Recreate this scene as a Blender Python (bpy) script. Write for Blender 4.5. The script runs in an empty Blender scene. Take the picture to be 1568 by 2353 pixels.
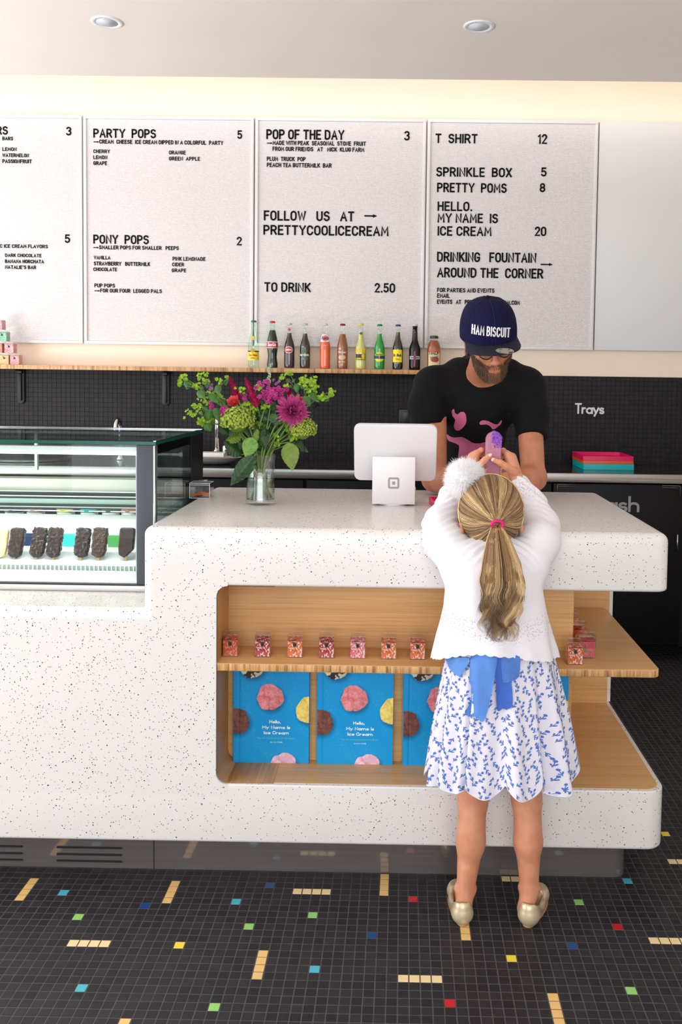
import bpy, bmesh, math, random
import numpy as np
from mathutils import Vector, Matrix
from mathutils.bvhtree import BVHTree
PI = math.pi
R_ = math.radians
C = bpy.context.scene.collection
SC = bpy.context.scene
# ------------------------------------------------------------------ camera
TILE = 0.027                      # pitch of the floor mosaic
EYE = 1.43694
_p, _y, _r = 0.05208, -0.00836, 0.013516
_F, _CX, _CY = 2020.02, 909.27, 976.94      # focal length and principal point in pixels of the 1568x2353 frame
_fw = np.array([math.sin(_y), math.cos(_y), 0.]); _rt = np.array([math.cos(_y), -math.sin(_y), 0.]); _up = np.array([0, 0, 1.])
_f2 = _fw*math.cos(_p) - _up*math.sin(_p); _d = -(_up*math.cos(_p) + _fw*math.sin(_p))
_cr, _sr = math.cos(_r), math.sin(_r)
CM = np.array([_cr*_rt - _sr*_d, _sr*_rt + _cr*_d, _f2])      # rows: right, down, forward
cam = bpy.data.cameras.new('camera'); co = bpy.data.objects.new('camera', cam); C.objects.link(co)
cam.sensor_fit = 'HORIZONTAL'; cam.sensor_width = 24.0
cam.lens = _F/1568*24.0
cam.shift_x = (784 - _CX)/1568.0; cam.shift_y = (_CY - 1176.5)/1568.0
mw = Matrix.Identity(4)
for i in range(3):
    mw[i][0] = CM[0][i]; mw[i][1] = -CM[1][i]; mw[i][2] = -CM[2][i]
mw[2][3] = EYE
co.matrix_world = mw
cam.clip_start = 0.05; cam.clip_end = 60
cam.dof.use_dof = False
SC.camera = co

def P(px, py, Y):                 # a point of the place, seen at px,py and standing at depth Y
    v = np.array([(px-_CX)/_F, (py-_CY)/_F, 1.]) @ CM
    return (float(v[0]*Y/v[1]), float(Y), float(EYE + v[2]*Y/v[1]))
def PZ(px, py, Z):
    v = np.array([(px-_CX)/_F, (py-_CY)/_F, 1.]) @ CM
    t = (Z-EYE)/v[2]
    return (float(v[0]*t), float(v[1]*t), Z)

# ------------------------------------------------------------------ world, lamps, exposure
SC.view_settings.view_transform = 'Standard'; SC.view_settings.look = 'None'
SC.view_settings.gamma = 1; SC.view_settings.use_curve_mapping = False
SC.view_settings.exposure = -0.06
SC.cycles.use_denoising = True
SC.cycles.max_bounces = 10; SC.cycles.transparent_max_bounces = 24
SC.cycles.transmission_bounces = 10; SC.cycles.caustics_reflective = False; SC.cycles.caustics_refractive = False
SC.cycles.sample_clamp_indirect = 6.0
W = bpy.data.worlds.new('world'); SC.world = W; W.use_nodes = True
W.node_tree.nodes['Background'].inputs[0].default_value = (0.92, 0.93, 1.0, 1)
W.node_tree.nodes['Background'].inputs[1].default_value = 2.2

def area(name, loc, target, sx, sy, power, col):
    L = bpy.data.lights.new(name, 'AREA'); L.shape = 'RECTANGLE'; L.size = sx; L.size_y = sy
    L.energy = power; L.color = col
    o = bpy.data.objects.new(name, L); C.objects.link(o); o.location = loc
    d = Vector(target) - Vector(loc); o.rotation_euler = d.to_track_quat('-Z', 'Y').to_euler()
    return o
# daylight entering by the street windows, on the left and behind the viewer
area('daylight_left_window', (-3.55, 1.3, 1.6), (0.0, 2.3, 2.6), 3.4, 2.3, 14, (0.93, 0.97, 1.0))
area('daylight_street_front', (0.1, -2.35, 1.7), (0.1, 3.0, 2.6), 4.1, 2.2, 66, (0.90, 0.96, 1.0))
area('daylight_work_aisle', (-3.3, 4.1, 1.9), (0.4, 4.3, 1.6), 1.0, 1.6, 10, (0.95, 0.97, 1.0))

# unseen fill lamps low by the windows, added to brighten the ceiling
area('ceiling_fill_front', (0.1, -2.35, .55), (0.1, 1.2, 3.8), 4.1, .7, 14, (1.0, .98, .95))
area('ceiling_fill_left', (-3.55, 1.6, .55), (-.4, 2.4, 3.8), 3.2, .5, 98, (1.0, .98, .97))

# ------------------------------------------------------------------ materials
def mat(name, col, rough=0.5, metal=0.0, **kw):
    m = bpy.data.materials.new(name); m.use_nodes = True
    b = m.node_tree.nodes['Principled BSDF']
    b.inputs['Base Color'].default_value = (*col, 1) if len(col) == 3 else col
    b.inputs['Roughness'].default_value = rough; b.inputs['Metallic'].default_value = metal
    for k, v in kw.items():
        b.inputs[k.replace('_', ' ')].default_value = v
    return m
def srgb(r, g, b):
    f = lambda c: (c/255/12.92) if c/255 <= 0.04045 else ((c/255+0.055)/1.055)**2.4
    return (f(r), f(g), f(b))
class NT:
    def __init__(s, m): s.m = m; s.t = m.node_tree; s.b = s.t.nodes.get('Principled BSDF')
    def n(s, typ, **kw):
        n = s.t.nodes.new(typ)
        for k, v in kw.items():
            if k[:2] == 'i_': 
                key = k[2:]; key = int(key) if key.isdigit() else key.replace('_', ' ')
                n.inputs[key].default_value = v
            else: setattr(n, k, v)
        return n
    def l(s, a, b): s.t.links.new(a, b)
    def ramp(s, fac, stops, interp='LINEAR'):
        r = s.t.nodes.new('ShaderNodeValToRGB'); r.color_ramp.interpolation = interp
        e = r.color_ramp.elements
        while len(e) < len(stops): e.new(0.5)
        for q, (p, c) in zip(e, stops):
            q.position = p; q.color = (*c, 1)
        s.l(fac, r.inputs[0]); return r.outputs[0]
    def mix(s, fac, a, b, typ='MIX'):
        n = s.t.nodes.new('ShaderNodeMix'); n.data_type = 'RGBA'; n.blend_type = typ
        for sock, v in ((n.inputs[0], fac), (n.inputs[6], a), (n.inputs[7], b)):
            if hasattr(v, 'links'): s.l(v, sock)
            elif isinstance(v, (int, float)): sock.default_value = v
            else: sock.default_value = (*v, 1)
        return n.outputs[2]
    def math(s, op, a, b=None):
        n = s.t.nodes.new('ShaderNodeMath'); n.operation = op
        for i, v in enumerate((a, b)):
            if v is None: continue
            if hasattr(v, 'links'): s.l(v, n.inputs[i])
            else: n.inputs[i].default_value = v
        return n.outputs[0]
    def coords(s, scale=(1, 1, 1), kind='Object', rot=(0, 0, 0)):
        t = s.t.nodes.new('ShaderNodeTexCoord'); mp = s.t.nodes.new('ShaderNodeMapping')
        mp.inputs['Scale'].default_value = scale; mp.inputs['Rotation'].default_value = rot
        s.l(t.outputs[kind], mp.inputs[0]); return mp.outputs[0]
    def bump(s, h, strength=0.3, dist=0.001):
        n = s.t.nodes.new('ShaderNodeBump'); n.inputs['Strength'].default_value = strength; n.inputs['Distance'].default_value = dist
        s.l(h, n.inputs['Height']); s.l(n.outputs[0], s.b.inputs['Normal'])
def noisy(name, c0, c1, scale, rough=0.5, metal=0, detail=3, bump=0, lo=0.35, hi=0.65, stretch=(1, 1, 1), bdist=0.001, **kw):
    m = mat(name, c0, rough, metal, **kw); t = NT(m)
    n = t.n('ShaderNodeTexNoise', i_Scale=scale, i_Detail=detail); t.l(t.coords(stretch), n.inputs['Vector'])
    t.l(t.ramp(n.outputs[0], [(lo, c0), (hi, c1)]), t.b.inputs['Base Color'])
    if bump: t.bump(n.outputs[0], bump, bdist)
    return m
def terrazzo():
    m = mat('terrazzo', srgb(226, 222, 220), 0.24); t = NT(m)
    co_ = t.coords()
    col = srgb(226, 222, 219)
    cur = None
    for sc, th, off, dens in ((104, 0.135, 0.0, 0.5), (200, 0.17, 3.1, 0.42), (62, 0.09, 7.7, 0.5)):
        v = t.n('ShaderNodeTexVoronoi', i_Scale=sc); v.feature = 'F1'
        mp = t.n('ShaderNodeMapping'); mp.inputs['Location'].default_value = (off, off*2, off*.5); t.l(co_, mp.inputs[0]); t.l(mp.outputs[0], v.inputs['Vector'])
        sep = t.n('ShaderNodeSeparateColor'); t.l(v.outputs['Color'], sep.inputs[0])
        rad = t.math('MULTIPLY', sep.outputs[1], th*1.6)
        inside = t.math('LESS_THAN', v.outputs['Distance'], rad)
        keep = t.math('LESS_THAN', sep.outputs[2], dens)
        fac = t.math('MULTIPLY', inside, keep)
        cc = t.ramp(sep.outputs[0], [(0, srgb(52, 48, 48)), (0.5, srgb(95, 72, 66)), (0.62, srgb(60, 74, 76)), (0.76, srgb(170, 66, 54)), (0.82, srgb(210, 140, 96)), (0.88, srgb(150, 140, 130)), (0.95, srgb(88, 120, 110))], 'CONSTANT')
        cur = t.mix(fac, cur if cur is not None else col, cc)
    t.l(cur, t.b.inputs['Base Color'])
    return m
def bamboo(name, end=False):
    m = mat(name, srgb(205, 160, 105), 0.38); t = NT(m)
    if end:
        n = t.n('ShaderNodeTexNoise', i_Scale=1.0, i_Detail=2); t.l(t.coords((75, 75, 3)), n.inputs['Vector'])
        n2 = t.n('ShaderNodeTexNoise', i_Scale=1.0, i_Detail=1); t.l(t.coords((300, 300, 20)), n2.inputs['Vector'])
        c = t.ramp(n.outputs[0], [(0.36, srgb(120, 78, 38)), (0.46, srgb(184, 132, 78)), (0.6, srgb(214, 166, 108))])
        c = t.mix(0.3, c, t.ramp(n2.outputs[0], [(0.3, srgb(110, 70, 34)), (0.6, srgb(226, 186, 130))]))
    else:
        n = t.n('ShaderNodeTexNoise', i_Scale=1.0, i_Detail=3); t.l(t.coords((3.5, 260, 260)), n.inputs['Vector'])
        n2 = t.n('ShaderNodeTexNoise', i_Scale=1.0, i_Detail=1); t.l(t.coords((1.2, 26, 26)), n2.inputs['Vector'])
        c = t.ramp(n.outputs[0], [(0.3, srgb(202, 150, 92)), (0.5, srgb(216, 167, 108)), (0.7, srgb(224, 180, 122))])
        c = t.mix(0.3, c, t.ramp(n2.outputs[0], [(0.35, srgb(190, 138, 84)), (0.65, srgb(222, 174, 116))]))
    t.l(c, t.b.inputs['Base Color'])
    return m
def thin_glass(name, tint=(0.93, 0.97, 0.96), refl=1.0, rough=0.0):
    m = bpy.data.materials.new(name); m.use_nodes = True; t = NT(m); t.t.nodes.remove(t.b)
    tr = t.n('ShaderNodeBsdfTransparent'); tr.inputs[0].default_value = (*tint, 1)
    gl = t.n('ShaderNodeBsdfGlossy'); gl.inputs[0].default_value = (1, 1, 1, 1); gl.inputs['Roughness'].default_value = rough
    fr = t.n('ShaderNodeLayerWeight'); fr.inputs[0].default_value = .5
    k = t.math('MULTIPLY', t.math('ADD', t.math('MULTIPLY', t.math('POWER', fr.outputs['Facing'], 5.0), .55), .035), refl)
    mx = t.n('ShaderNodeMixShader'); t.l(k, mx.inputs[0]); t.l(tr.outputs[0], mx.inputs[1]); t.l(gl.outputs[0], mx.inputs[2])
    t.l(mx.outputs[0], t.t.nodes['Material Output'].inputs[0]); return m
def emit(name, col, s):
    m = mat(name, col, 0.5); b = m.node_tree.nodes['Principled BSDF']
    b.inputs['Emission Color'].default_value = (*col, 1); b.inputs['Emission Strength'].default_value = s; return m

TERR = terrazzo(); WOOD = bamboo('bamboo_face'); WOODE = bamboo('bamboo_edge', True)
WHITE = mat('white_paint', srgb(236, 233, 230), 0.55)
ALU = mat('white_aluminium', srgb(226, 226, 226), 0.35)
BLACK = mat('black_plastic', srgb(20, 19, 20), 0.35)
BLACKM = mat('black_iron', srgb(26, 25, 26), 0.45, 0.3)
STEEL = noisy('brushed_steel', srgb(150, 146, 142), srgb(176, 172, 168), 1.0, 0.28, 1.0, stretch=(2, 300, 300))
DSTEEL = noisy('dark_steel_kick', srgb(136, 128, 125), srgb(146, 138, 135), 1.0, 0.10, .65, stretch=(2, 200, 200))
CHROME = mat('chrome', (0.75, 0.75, 0.75), 0.08, 1.0)
PAPER = mat('paper', srgb(232, 226, 214), 0.8)
LETTER = mat('black_letter_plastic', srgb(12, 11, 12), .7, Specular_IOR_Level=.15)
ACRYL = thin_glass('clear_acrylic', (0.95, 0.95, 0.95), 1.3)
GLASS = thin_glass('clear_glass', (0.95, 0.985, 0.975), 1.0)
GROUT = mat('floor_grout', srgb(84, 79, 76), 0.8)
WGROUT = mat('wall_grout', srgb(22, 21, 22), 0.8)

# ------------------------------------------------------------------ mesh helpers
class MB:
    def __init__(s): s.v = []; s.f = []; s.m = []; s.n = 0
    def add(s, v, f, mi=0):
        v = np.asarray(v, float).reshape(-1, 3)
        s.v.append(v); s.f += [tuple(int(i)+s.n for i in q) for q in f]; s.m += [mi]*len(f); s.n += len(v); return s
    def verts(s): return np.concatenate(s.v) if s.v else np.zeros((0, 3))
    def xf(s, M):
        M = np.array(M); V = s.verts(); s.v = [V @ M[:3, :3].T + M[:3, 3]]; return s
    def mesh(s, name, mats, smooth=True):
        me = bpy.data.meshes.new(name); me.from_pydata(s.verts().tolist(), [], s.f)
        for m in (mats if isinstance(mats, (list, tuple)) else [mats]): me.materials.append(m)
        if any(s.m): me.polygons.foreach_set('material_index', s.m)
        me.polygons.foreach_set('use_smooth', [smooth]*len(me.polygons)); me.update(); return me
def box(mb, c, sz, mi=0, rz=0.0, M=None):
    x, y, z = [q/2 for q in sz]
    v = np.array([(-x, -y, -z), (x, -y, -z), (x, y, -z), (-x, y, -z), (-x, -y, z), (x, -y, z), (x, y, z), (-x, y, z)])
    if rz: v = v @ np.array([[math.cos(rz), math.sin(rz), 0], [-math.sin(rz), math.cos(rz), 0], [0, 0, 1]])
    if M is not None: v = v @ np.array(M)[:3, :3].T
    v = v + np.array(c)
    return mb.add(v, [(0, 3, 2, 1), (4, 5, 6, 7), (0, 1, 5, 4), (1, 2, 6, 5), (2, 3, 7, 6), (3, 0, 4, 7)], mi)
def bx(mb, x0, x1, y0, y1, z0, z1, mi=0):
    return box(mb, ((x0+x1)/2, (y0+y1)/2, (z0+z1)/2), (abs(x1-x0), abs(y1-y0), abs(z1-z0)), mi)
def rrect(x0, x1, y0, y1, r, n=5):
    """rounded rectangle, counter-clockwise; r one radius or four (x0y0, x1y0, x1y1, x0y1)"""
    r = [r]*4 if not isinstance(r, (list, tuple)) else r
    out = []
    for (cx, cy, a0), q in zip(((x0+r[0], y0+r[0], 180), (x1-r[1], y0+r[1], 270), (x1-r[2], y1-r[2], 0), (x0+r[3], y1-r[3], 90)), r):
        if q <= 1e-6: out.append((cx, cy)); continue
        for k in range(n+1):
            a = R_(a0 + 90*k/n); out.append((cx + q*math.cos(a), cy + q*math.sin(a)))
    return out
def inset(poly, d):
    p = np.array(poly); a = np.roll(p, 1, 0); b = np.roll(p, -1, 0)
    t1 = p-a; t2 = b-p
    t1 /= np.maximum(np.linalg.norm(t1, axis=1, keepdims=True), 1e-9); t2 /= np.maximum(np.linalg.norm(t2, axis=1, keepdims=True), 1e-9)
    n1 = np.stack([-t1[:, 1], t1[:, 0]], 1); n2 = np.stack([-t2[:, 1], t2[:, 0]], 1)
    n = n1+n2; n /= np.maximum(np.linalg.norm(n, axis=1, keepdims=True), 1e-9)
    k = 1/np.clip((n*n1).sum(1), 0.5, 1)
    return p + n*(d*k)[:, None]
def slab(mb, poly, z0, z1, rt=0.0, rb=0.0, n=5, mi=0, axes=(0, 1, 2)):
    """poly (ccw) raised from z0 to z1 with its upper and lower edges rounded"""
    rings = []
    if rb > 0:
        for k in range(n):
            a = R_(90*k/n); rings.append((rb*(1-math.sin(a)), z0 + rb*(1-math.cos(a))))
    rings.append((0, z0+rb))
    if z1-rt > z0+rb+1e-6: rings.append((0, z1-rt))
    if rt > 0:
        for k in range(1, n+1):
            a = R_(90*k/n); rings.append((rt*(1-math.cos(a)), z1-rt+rt*math.sin(a)))
    N = len(poly); V = []
    for d, z in rings:
        q = inset(poly, d) if d > 0 else np.array(poly)
        V.append(np.c_[q, np.full(N, z)])
    V = np.concatenate(V); F = []
    for r in range(len(rings)-1):
        for i in range(N):
            j = (i+1) % N; F.append((r*N+i, r*N+j, (r+1)*N+j, (r+1)*N+i))
    F.append(tuple(range(N-1, -1, -1))); F.append(tuple((len(rings)-1)*N+i for i in range(N)))
    if axes != (0, 1, 2):
        W_ = np.zeros_like(V)
        for s_, d_ in enumerate(axes): W_[:, d_] = V[:, s_]
        V = W_
        if axes in ((0, 2, 1), (2, 1, 0), (1, 0, 2)): F = [tuple(reversed(q)) for q in F]
    return mb.add(V, F, mi)
def rbox(mb, x0, x1, y0, y1, z0, z1, r=0.003, n=3, mi=0, rv=None):
    return slab(mb, rrect(x0, x1, y0, y1, rv if rv is not None else r, n), z0, z1, r, r, n, mi)
def tube(mb, pts, rad, seg=10, caps=True, mi=0, flat=1.0, upv=None):
    pts = np.asarray(pts, float); n = len(pts); rad = np.broadcast_to(np.asarray(rad, float), (n,)).copy()
    T = np.gradient(pts, axis=0); T /= np.maximum(np.linalg.norm(T, axis=1, keepdims=True), 1e-9)
    u = np.array(upv if upv is not None else ((0, 0, 1.) if abs(T[0][2]) < 0.9 else (1., 0, 0)))
    u = u - T[0]*(u@T[0]); u /= np.linalg.norm(u)
    V = []; a = np.linspace(0, 2*PI, seg, endpoint=False)
    for i in range(n):
        u = u - T[i]*(u@T[i]); u /= max(np.linalg.norm(u), 1e-9); w = np.cross(T[i], u)
        V.append(pts[i] + rad[i]*(np.cos(a)[:, None]*u*flat + np.sin(a)[:, None]*w))
    V = np.concatenate(V); F = []
    for r in range(n-1):
        for i in range(seg):
            j = (i+1) % seg; F.append((r*seg+i, r*seg+j, (r+1)*seg+j, (r+1)*seg+i))
    if caps: F.append(tuple(range(seg-1, -1, -1))); F.append(tuple((n-1)*seg+i for i in range(seg)))
    return mb.add(V, F, mi)
def lathe(mb, prof, seg=24, c=(0, 0, 0), mi=0, close=False):
    V = []; a = np.linspace(0, 2*PI, seg, endpoint=False); F = []
    for r, z in prof: V.append(np.c_[r*np.cos(a)+c[0], r*np.sin(a)+c[1], np.full(seg, z+c[2])])
    n = len(prof)
    for q in range(n-1 + (1 if close else 0)):
        q2 = (q+1) % n
        for i in range(seg):
            j = (i+1) % seg; F.append((q*seg+i, q*seg+j, q2*seg+j, q2*seg+i))
    if not close:
        if prof[0][0] > 1e-5: F.append(tuple(range(seg-1, -1, -1)))
        if prof[-1][0] > 1e-5: F.append(tuple((n-1)*seg+i for i in range(seg)))
    return mb.add(np.concatenate(V), F, mi)
def ball(mb, c, r, seg=12, rings=8, mi=0):
    r = (r, r, r) if not isinstance(r, (tuple, list)) else r
    b2 = MB(); lathe(b2, [(max(math.sin(PI*k/rings), 1e-6), -math.cos(PI*k/rings)) for k in range(rings+1)], seg)
    return mb.add(b2.verts()*np.array(r)+np.array(c), b2.f, mi)
def grid(mb, P3, closed_u=False, mi=0, flip=False):
    """P3 [nu, nv, 3] -> quads"""
    nu, nv = P3.shape[:2]; F = []
    for i in range(nu if closed_u else nu-1):
        i2 = (i+1) % nu
        for j in range(nv-1):
            q = (i*nv+j, i2*nv+j, i2*nv+j+1, i*nv+j+1)
            F.append(q[::-1] if flip else q)
    return mb.add(P3.reshape(-1, 3), F, mi)

def thing(name, label, cat, group=None, loc=(0, 0, 0), rz=0.0):
    o = bpy.data.objects.new(name, None); C.objects.link(o); o.empty_display_size = 0.05
    o.location = loc; o.rotation_euler = (0, 0, rz); return tag(o, label, cat, group)
def tag(o, label=None, cat=None, group=None, kind=None):
    for k, v in (('label', label), ('category', cat), ('group', group), ('kind', kind)):
        if v: o[k] = v
    return o
def obj(name, mb, mats, parent=None, smooth=True, loc=None, kind=None, label=None, angle=None, world=False):
    me = mb.mesh(name, mats, smooth) if isinstance(mb, MB) else mb
    o = bpy.data.objects.new(name, me); C.objects.link(o)
    if parent is not None:
        o.parent = parent
        if world: o.location = -parent.location if parent.parent is None else Vector((0, 0, 0))
    if loc is not None: o.location = loc
    if kind: o['kind'] = kind
    if label: o['label'] = label
    if smooth and angle is not None and isinstance(mb, MB): sharp(me, angle)
    return o
def sharp(me, deg=35):
    try: me.set_sharp_from_angle(angle=R_(deg))
    except Exception: pass
def dup(root, loc, rz=None, label=None, group=None):
    r = root.copy(); C.objects.link(r); r.location = loc
    if rz is not None: r.rotation_euler = (0, 0, rz)
    if label: r['label'] = label
    if group: r['group'] = group
    def kids(a, b):
        for ch in KIDS.get(a.name, []):
            c = ch.copy(); C.objects.link(c); c.parent = b; KIDS.setdefault(b.name, []).append(c)
            kids(ch, c)
    kids(root, r); return r
KIDS = {}
def reg(*roots):
    for r in roots:
        def w(a):
            KIDS[a.name] = [c for c in C.objects if c.parent == a]
            for c in KIDS[a.name]: w(c)
        w(r)

# ------------------------------------------------------------------ a single-stroke alphabet, swept to ribbons
def arc(cx, cy, rx, ry, a0, a1, n=9): return [(cx+rx*math.cos(R_(a0+(a1-a0)*k/(n-1))), cy+ry*math.sin(R_(a0+(a1-a0)*k/(n-1)))) for k in range(n)]
def lin(*p): return list(p)
_w = .5
GL = {
 'A': (.56, [lin((0, 0), (.28, 1), (.56, 0)), lin((.1, .34), (.46, .34))]),
 'B': (.5, [[(0, .52), (.26, .52)]+arc(.26, .27, .24, .25, 88, -88)+[(0, .02), (0, 1), (.24, 1)]+arc(.24, .76, .22, .24, 88, -88)]),
 'C': (.5, [arc(.25, .7, .25, .3, 10, 180)+arc(.25, .3, .25, .3, 180, 350)]),
 'D': (.52, [[(0, 0), (0, 1), (.2, 1)]+arc(.2, .66, .3, .34, 88, 0)+arc(.2, .34, .3, .34, 0, -88)+[(0, 0)]]),
 'E': (.42, [lin((.42, 1), (0, 1), (0, 0), (.42, 0)), lin((0, .52), (.36, .52))]),
 'F': (.42, [lin((.42, 1), (0, 1), (0, 0)), lin((0, .52), (.36, .52))]),
 'G': (.5, [arc(.25, .7, .25, .3, 15, 180)+arc(.25, .3, .25, .3, 180, 360)+[(.5, .46), (.28, .46)]]),
 'H': (.5, [lin((0, 0), (0, 1)), lin((.5, 0), (.5, 1)), lin((0, .52), (.5, .52))]),
 'I': (.0, [lin((0, 0), (0, 1))]),
 'J': (.4, [[(.4, 1), (.4, .25)]+arc(.2, .22, .2, .22, 0, -170)]),
 'K': (.5, [lin((0, 0), (0, 1)), lin((.48, 1), (.02, .42)), lin((.16, .58), (.5, 0))]),
 'L': (.42, [lin((0, 1), (0, 0), (.42, 0))]),
 'M': (.62, [lin((0, 0), (.03, 1), (.31, .3), (.59, 1), (.62, 0))]),
 'N': (.5, [lin((0, 0), (0, 1), (.5, 0), (.5, 1))]),
 'O': (.5, [arc(.25, .7, .25, .3, 0, 180)+arc(.25, .3, .25, .3, 180, 360)+[(.5, .7)]]),
 'P': (.48, [[(0, 0), (0, 1), (.24, 1)]+arc(.24, .73, .24, .27, 88, -88)+[(0, .46)]]),
 'Q': (.5, [arc(.25, .7, .25, .3, 0, 180)+arc(.25, .3, .25, .3, 180, 360)+[(.5, .7)], lin((.3, .25), (.5, 0))]),
 'R': (.5, [[(0, 0), (0, 1), (.24, 1)]+arc(.24, .74, .24, .26, 88, -88)+[(0, .48)], lin((.26, .48), (.5, 0))]),
 'S': (.48, [arc(.24, .76, .23, .24, 25, 180, 7)+arc(.24, .76, .23, .24, 180, 265, 5)+arc(.24, .27, .24, .27, 80, 0, 5)+arc(.24, .27, .24, .27, 0, -160, 8)]),
 'T': (.5, [lin((0, 1), (.5, 1)), lin((.25, 1), (.25, 0))]),
 'U': (.5, [[(0, 1), (0, .27)]+arc(.25, .26, .25, .26, 180, 360)+[(.5, 1)]]),
 'V': (.54, [lin((0, 1), (.27, 0), (.54, 1))]),
 'W': (.72, [lin((0, 1), (.17, 0), (.36, .85), (.55, 0), (.72, 1))]),
 'X': (.5, [lin((0, 0), (.5, 1)), lin((0, 1), (.5, 0))]),
 'Y': (.54, [lin((0, 1), (.27, .46), (.54, 1)), lin((.27, .46), (.27, 0))]),
 'Z': (.5, [lin((0, 1), (.5, 1), (0, 0), (.5, 0))]),
 '0': (.48, [arc(.24, .7, .24, .3, 0, 180)+arc(.24, .3, .24, .3, 180, 360)+[(.48, .7)]]),
 '1': (.2, [lin((0, .82), (.17, 1), (.17, 0))]),
 '2': (.46, [arc(.23, .75, .23, .25, 170, -20)+[(0, 0), (.46, 0)]]),
 '3': (.46, [arc(.22, .76, .22, .24, 150, -80)+arc(.22, .27, .24, .27, 80, -150)]),
 '4': (.5, [lin((.38, 0), (.38, 1), (0, .28), (.5, .28))]),
 '5': (.46, [[(.42, 1), (.06, 1), (.02, .54)]+arc(.22, .32, .24, .31, 120, -150)]),
 '8': (.46, [arc(.23, .76, .2, .24, -90, 270, 15), arc(.23, .27, .23, .26, 90, 450, 15)]),
 '.': (.06, [lin((0.03, 0), (0.03, .05))]), ',': (.08, [lin((0.06, .05), (0.0, -.16))]), "'": (.06, [lin((.03, 1), (.03, .8))]),
 '-': (.3, [lin((0, .45), (.3, .45))]), '&': (.5, [lin((.5, 0), (.1, .75), (.25, 1), (.38, .78), (0, .3), (.2, 0), (.5, .4))]),
 '>': (1.3, [lin((0, .38), (1.25, .38)), lin((1.0, .5), (1.25, .38), (1.0, .26))]),
 # lower case, drawn on circles
 'a': (.5, [arc(.25, .27, .25, .27, 0, 360, 17), lin((.5, .55), (.5, 0))]),
 'b': (.5, [arc(.25, .27, .25, .27, 0, 360, 17), lin((0, 1), (0, 0))]),
 'c': (.46, [arc(.27, .27, .27, .27, 45, 315, 13)]),
 'd': (.5, [arc(.25, .27, .25, .27, 0, 360, 17), lin((.5, 1), (.5, 0))]),
 'e': (.5, [[(.02, .27), (.5, .27)]+arc(.26, .27, .25, .27, 5, 310, 14)]),
 'f': (.26, [lin((.26, 1), (.12, .92), (.1, .75), (.1, 0)), lin((0, .56), (.24, .56))]),
 'h': (.42, [lin((0, 0), (0, 1)), [(0, .33)]+arc(.21, .33, .21, .23, 170, 0)+[(.42, 0)]]),
 'i': (.0, [lin((0, 0), (0, .55)), lin((0, .74), (0, .8))]),
 'l': (.0, [lin((0, 0), (0, 1))]),
 'm': (.7, [lin((0, 0), (0, .56)), [(0, .36)]+arc(.175, .38, .175, .18, 170, 0)+[(.35, 0)], [(.35, .36)]+arc(.525, .38, .175, .18, 170, 0)+[(.7, 0)]]),
 'n': (.42, [lin((0, 0), (0, .56)), [(0, .33)]+arc(.21, .33, .21, .23, 170, 0)+[(.42, 0)]]),
 'o': (.54, [arc(.27, .27, .27, .28, 0, 360, 17)]),
 'r': (.28, [lin((0, 0), (0, .56)), [(0, .3)]+arc(.22, .3, .22, .25, 175, 80, 6)]),
 's': (.34, [arc(.17, .41, .16, .14, 35, 260, 8)+arc(.17, .14, .17, .14, 80, -150, 8)]),
 't': (.3, [lin((.12, .85), (.12, 0)), lin((0, .56), (.28, .56))]),
 'u': (.42, [[(0, .56), (0, .22)]+arc(.21, .22, .21, .22, 180, 360)+[(.42, .56)], lin((.42, .3), (.42, 0))]),
 'y': (.46, [lin((0, .56), (.24, .02)), lin((.46, .56), (.1, -.28))]),
 'k': (.42, [lin((0, 0), (0, 1)), lin((.36, .56), (.02, .22)), lin((.14, .34), (.42, 0))]),
}
def ribbon(mb, pts, w, t, mi=0):
    """stroke of width w and thickness t in the x/z plane, its face towards -y"""
    p = np.array(pts, float)
    keep = [0]+[i for i in range(1, len(p)) if np.linalg.norm(p[i]-p[i-1]) > 1e-6]; p = p[keep]
    if len(p) < 2: return
    d = np.diff(p, axis=0); d /= np.linalg.norm(d, axis=1, keepdims=True)
    if len(p) < 6 or np.linalg.norm(p[0]-p[-1]) > w*.6: p[0] -= d[0]*w*.42; p[-1] += d[-1]*w*.42
    n = np.stack([-d[:, 1], d[:, 0]], 1)
    nn = np.concatenate([n[:1], n[:-1]+n[1:], n[-1:]]); nn /= np.maximum(np.linalg.norm(nn, axis=1, keepdims=True), 1e-6)
    ref = np.concatenate([n[:1], n]); k = np.clip((nn*ref).sum(1), .72, 1)
    off = nn*(w/2/k)[:, None]; L, Rr = p+off, p-off; N = len(p)
    V = np.concatenate([np.c_[L[:, 0], np.full(N, -t), L[:, 1]], np.c_[Rr[:, 0], np.full(N, -t), Rr[:, 1]],
                        np.c_[L[:, 0], np.zeros(N), L[:, 1]], np.c_[Rr[:, 0], np.zeros(N), Rr[:, 1]]])
    F = []
    for i in range(N-1):
        F += [(i, i+N, i+N+1, i+1), (i, i+1, i+1+2*N, i+2*N), (i+N, i+3*N, i+3*N+1, i+N+1)]
    F += [(0, 2*N, 3*N, N), (N-1, 2*N-1, 4*N-1, 3*N-1)]
    mb.add(V, F, mi)
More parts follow.
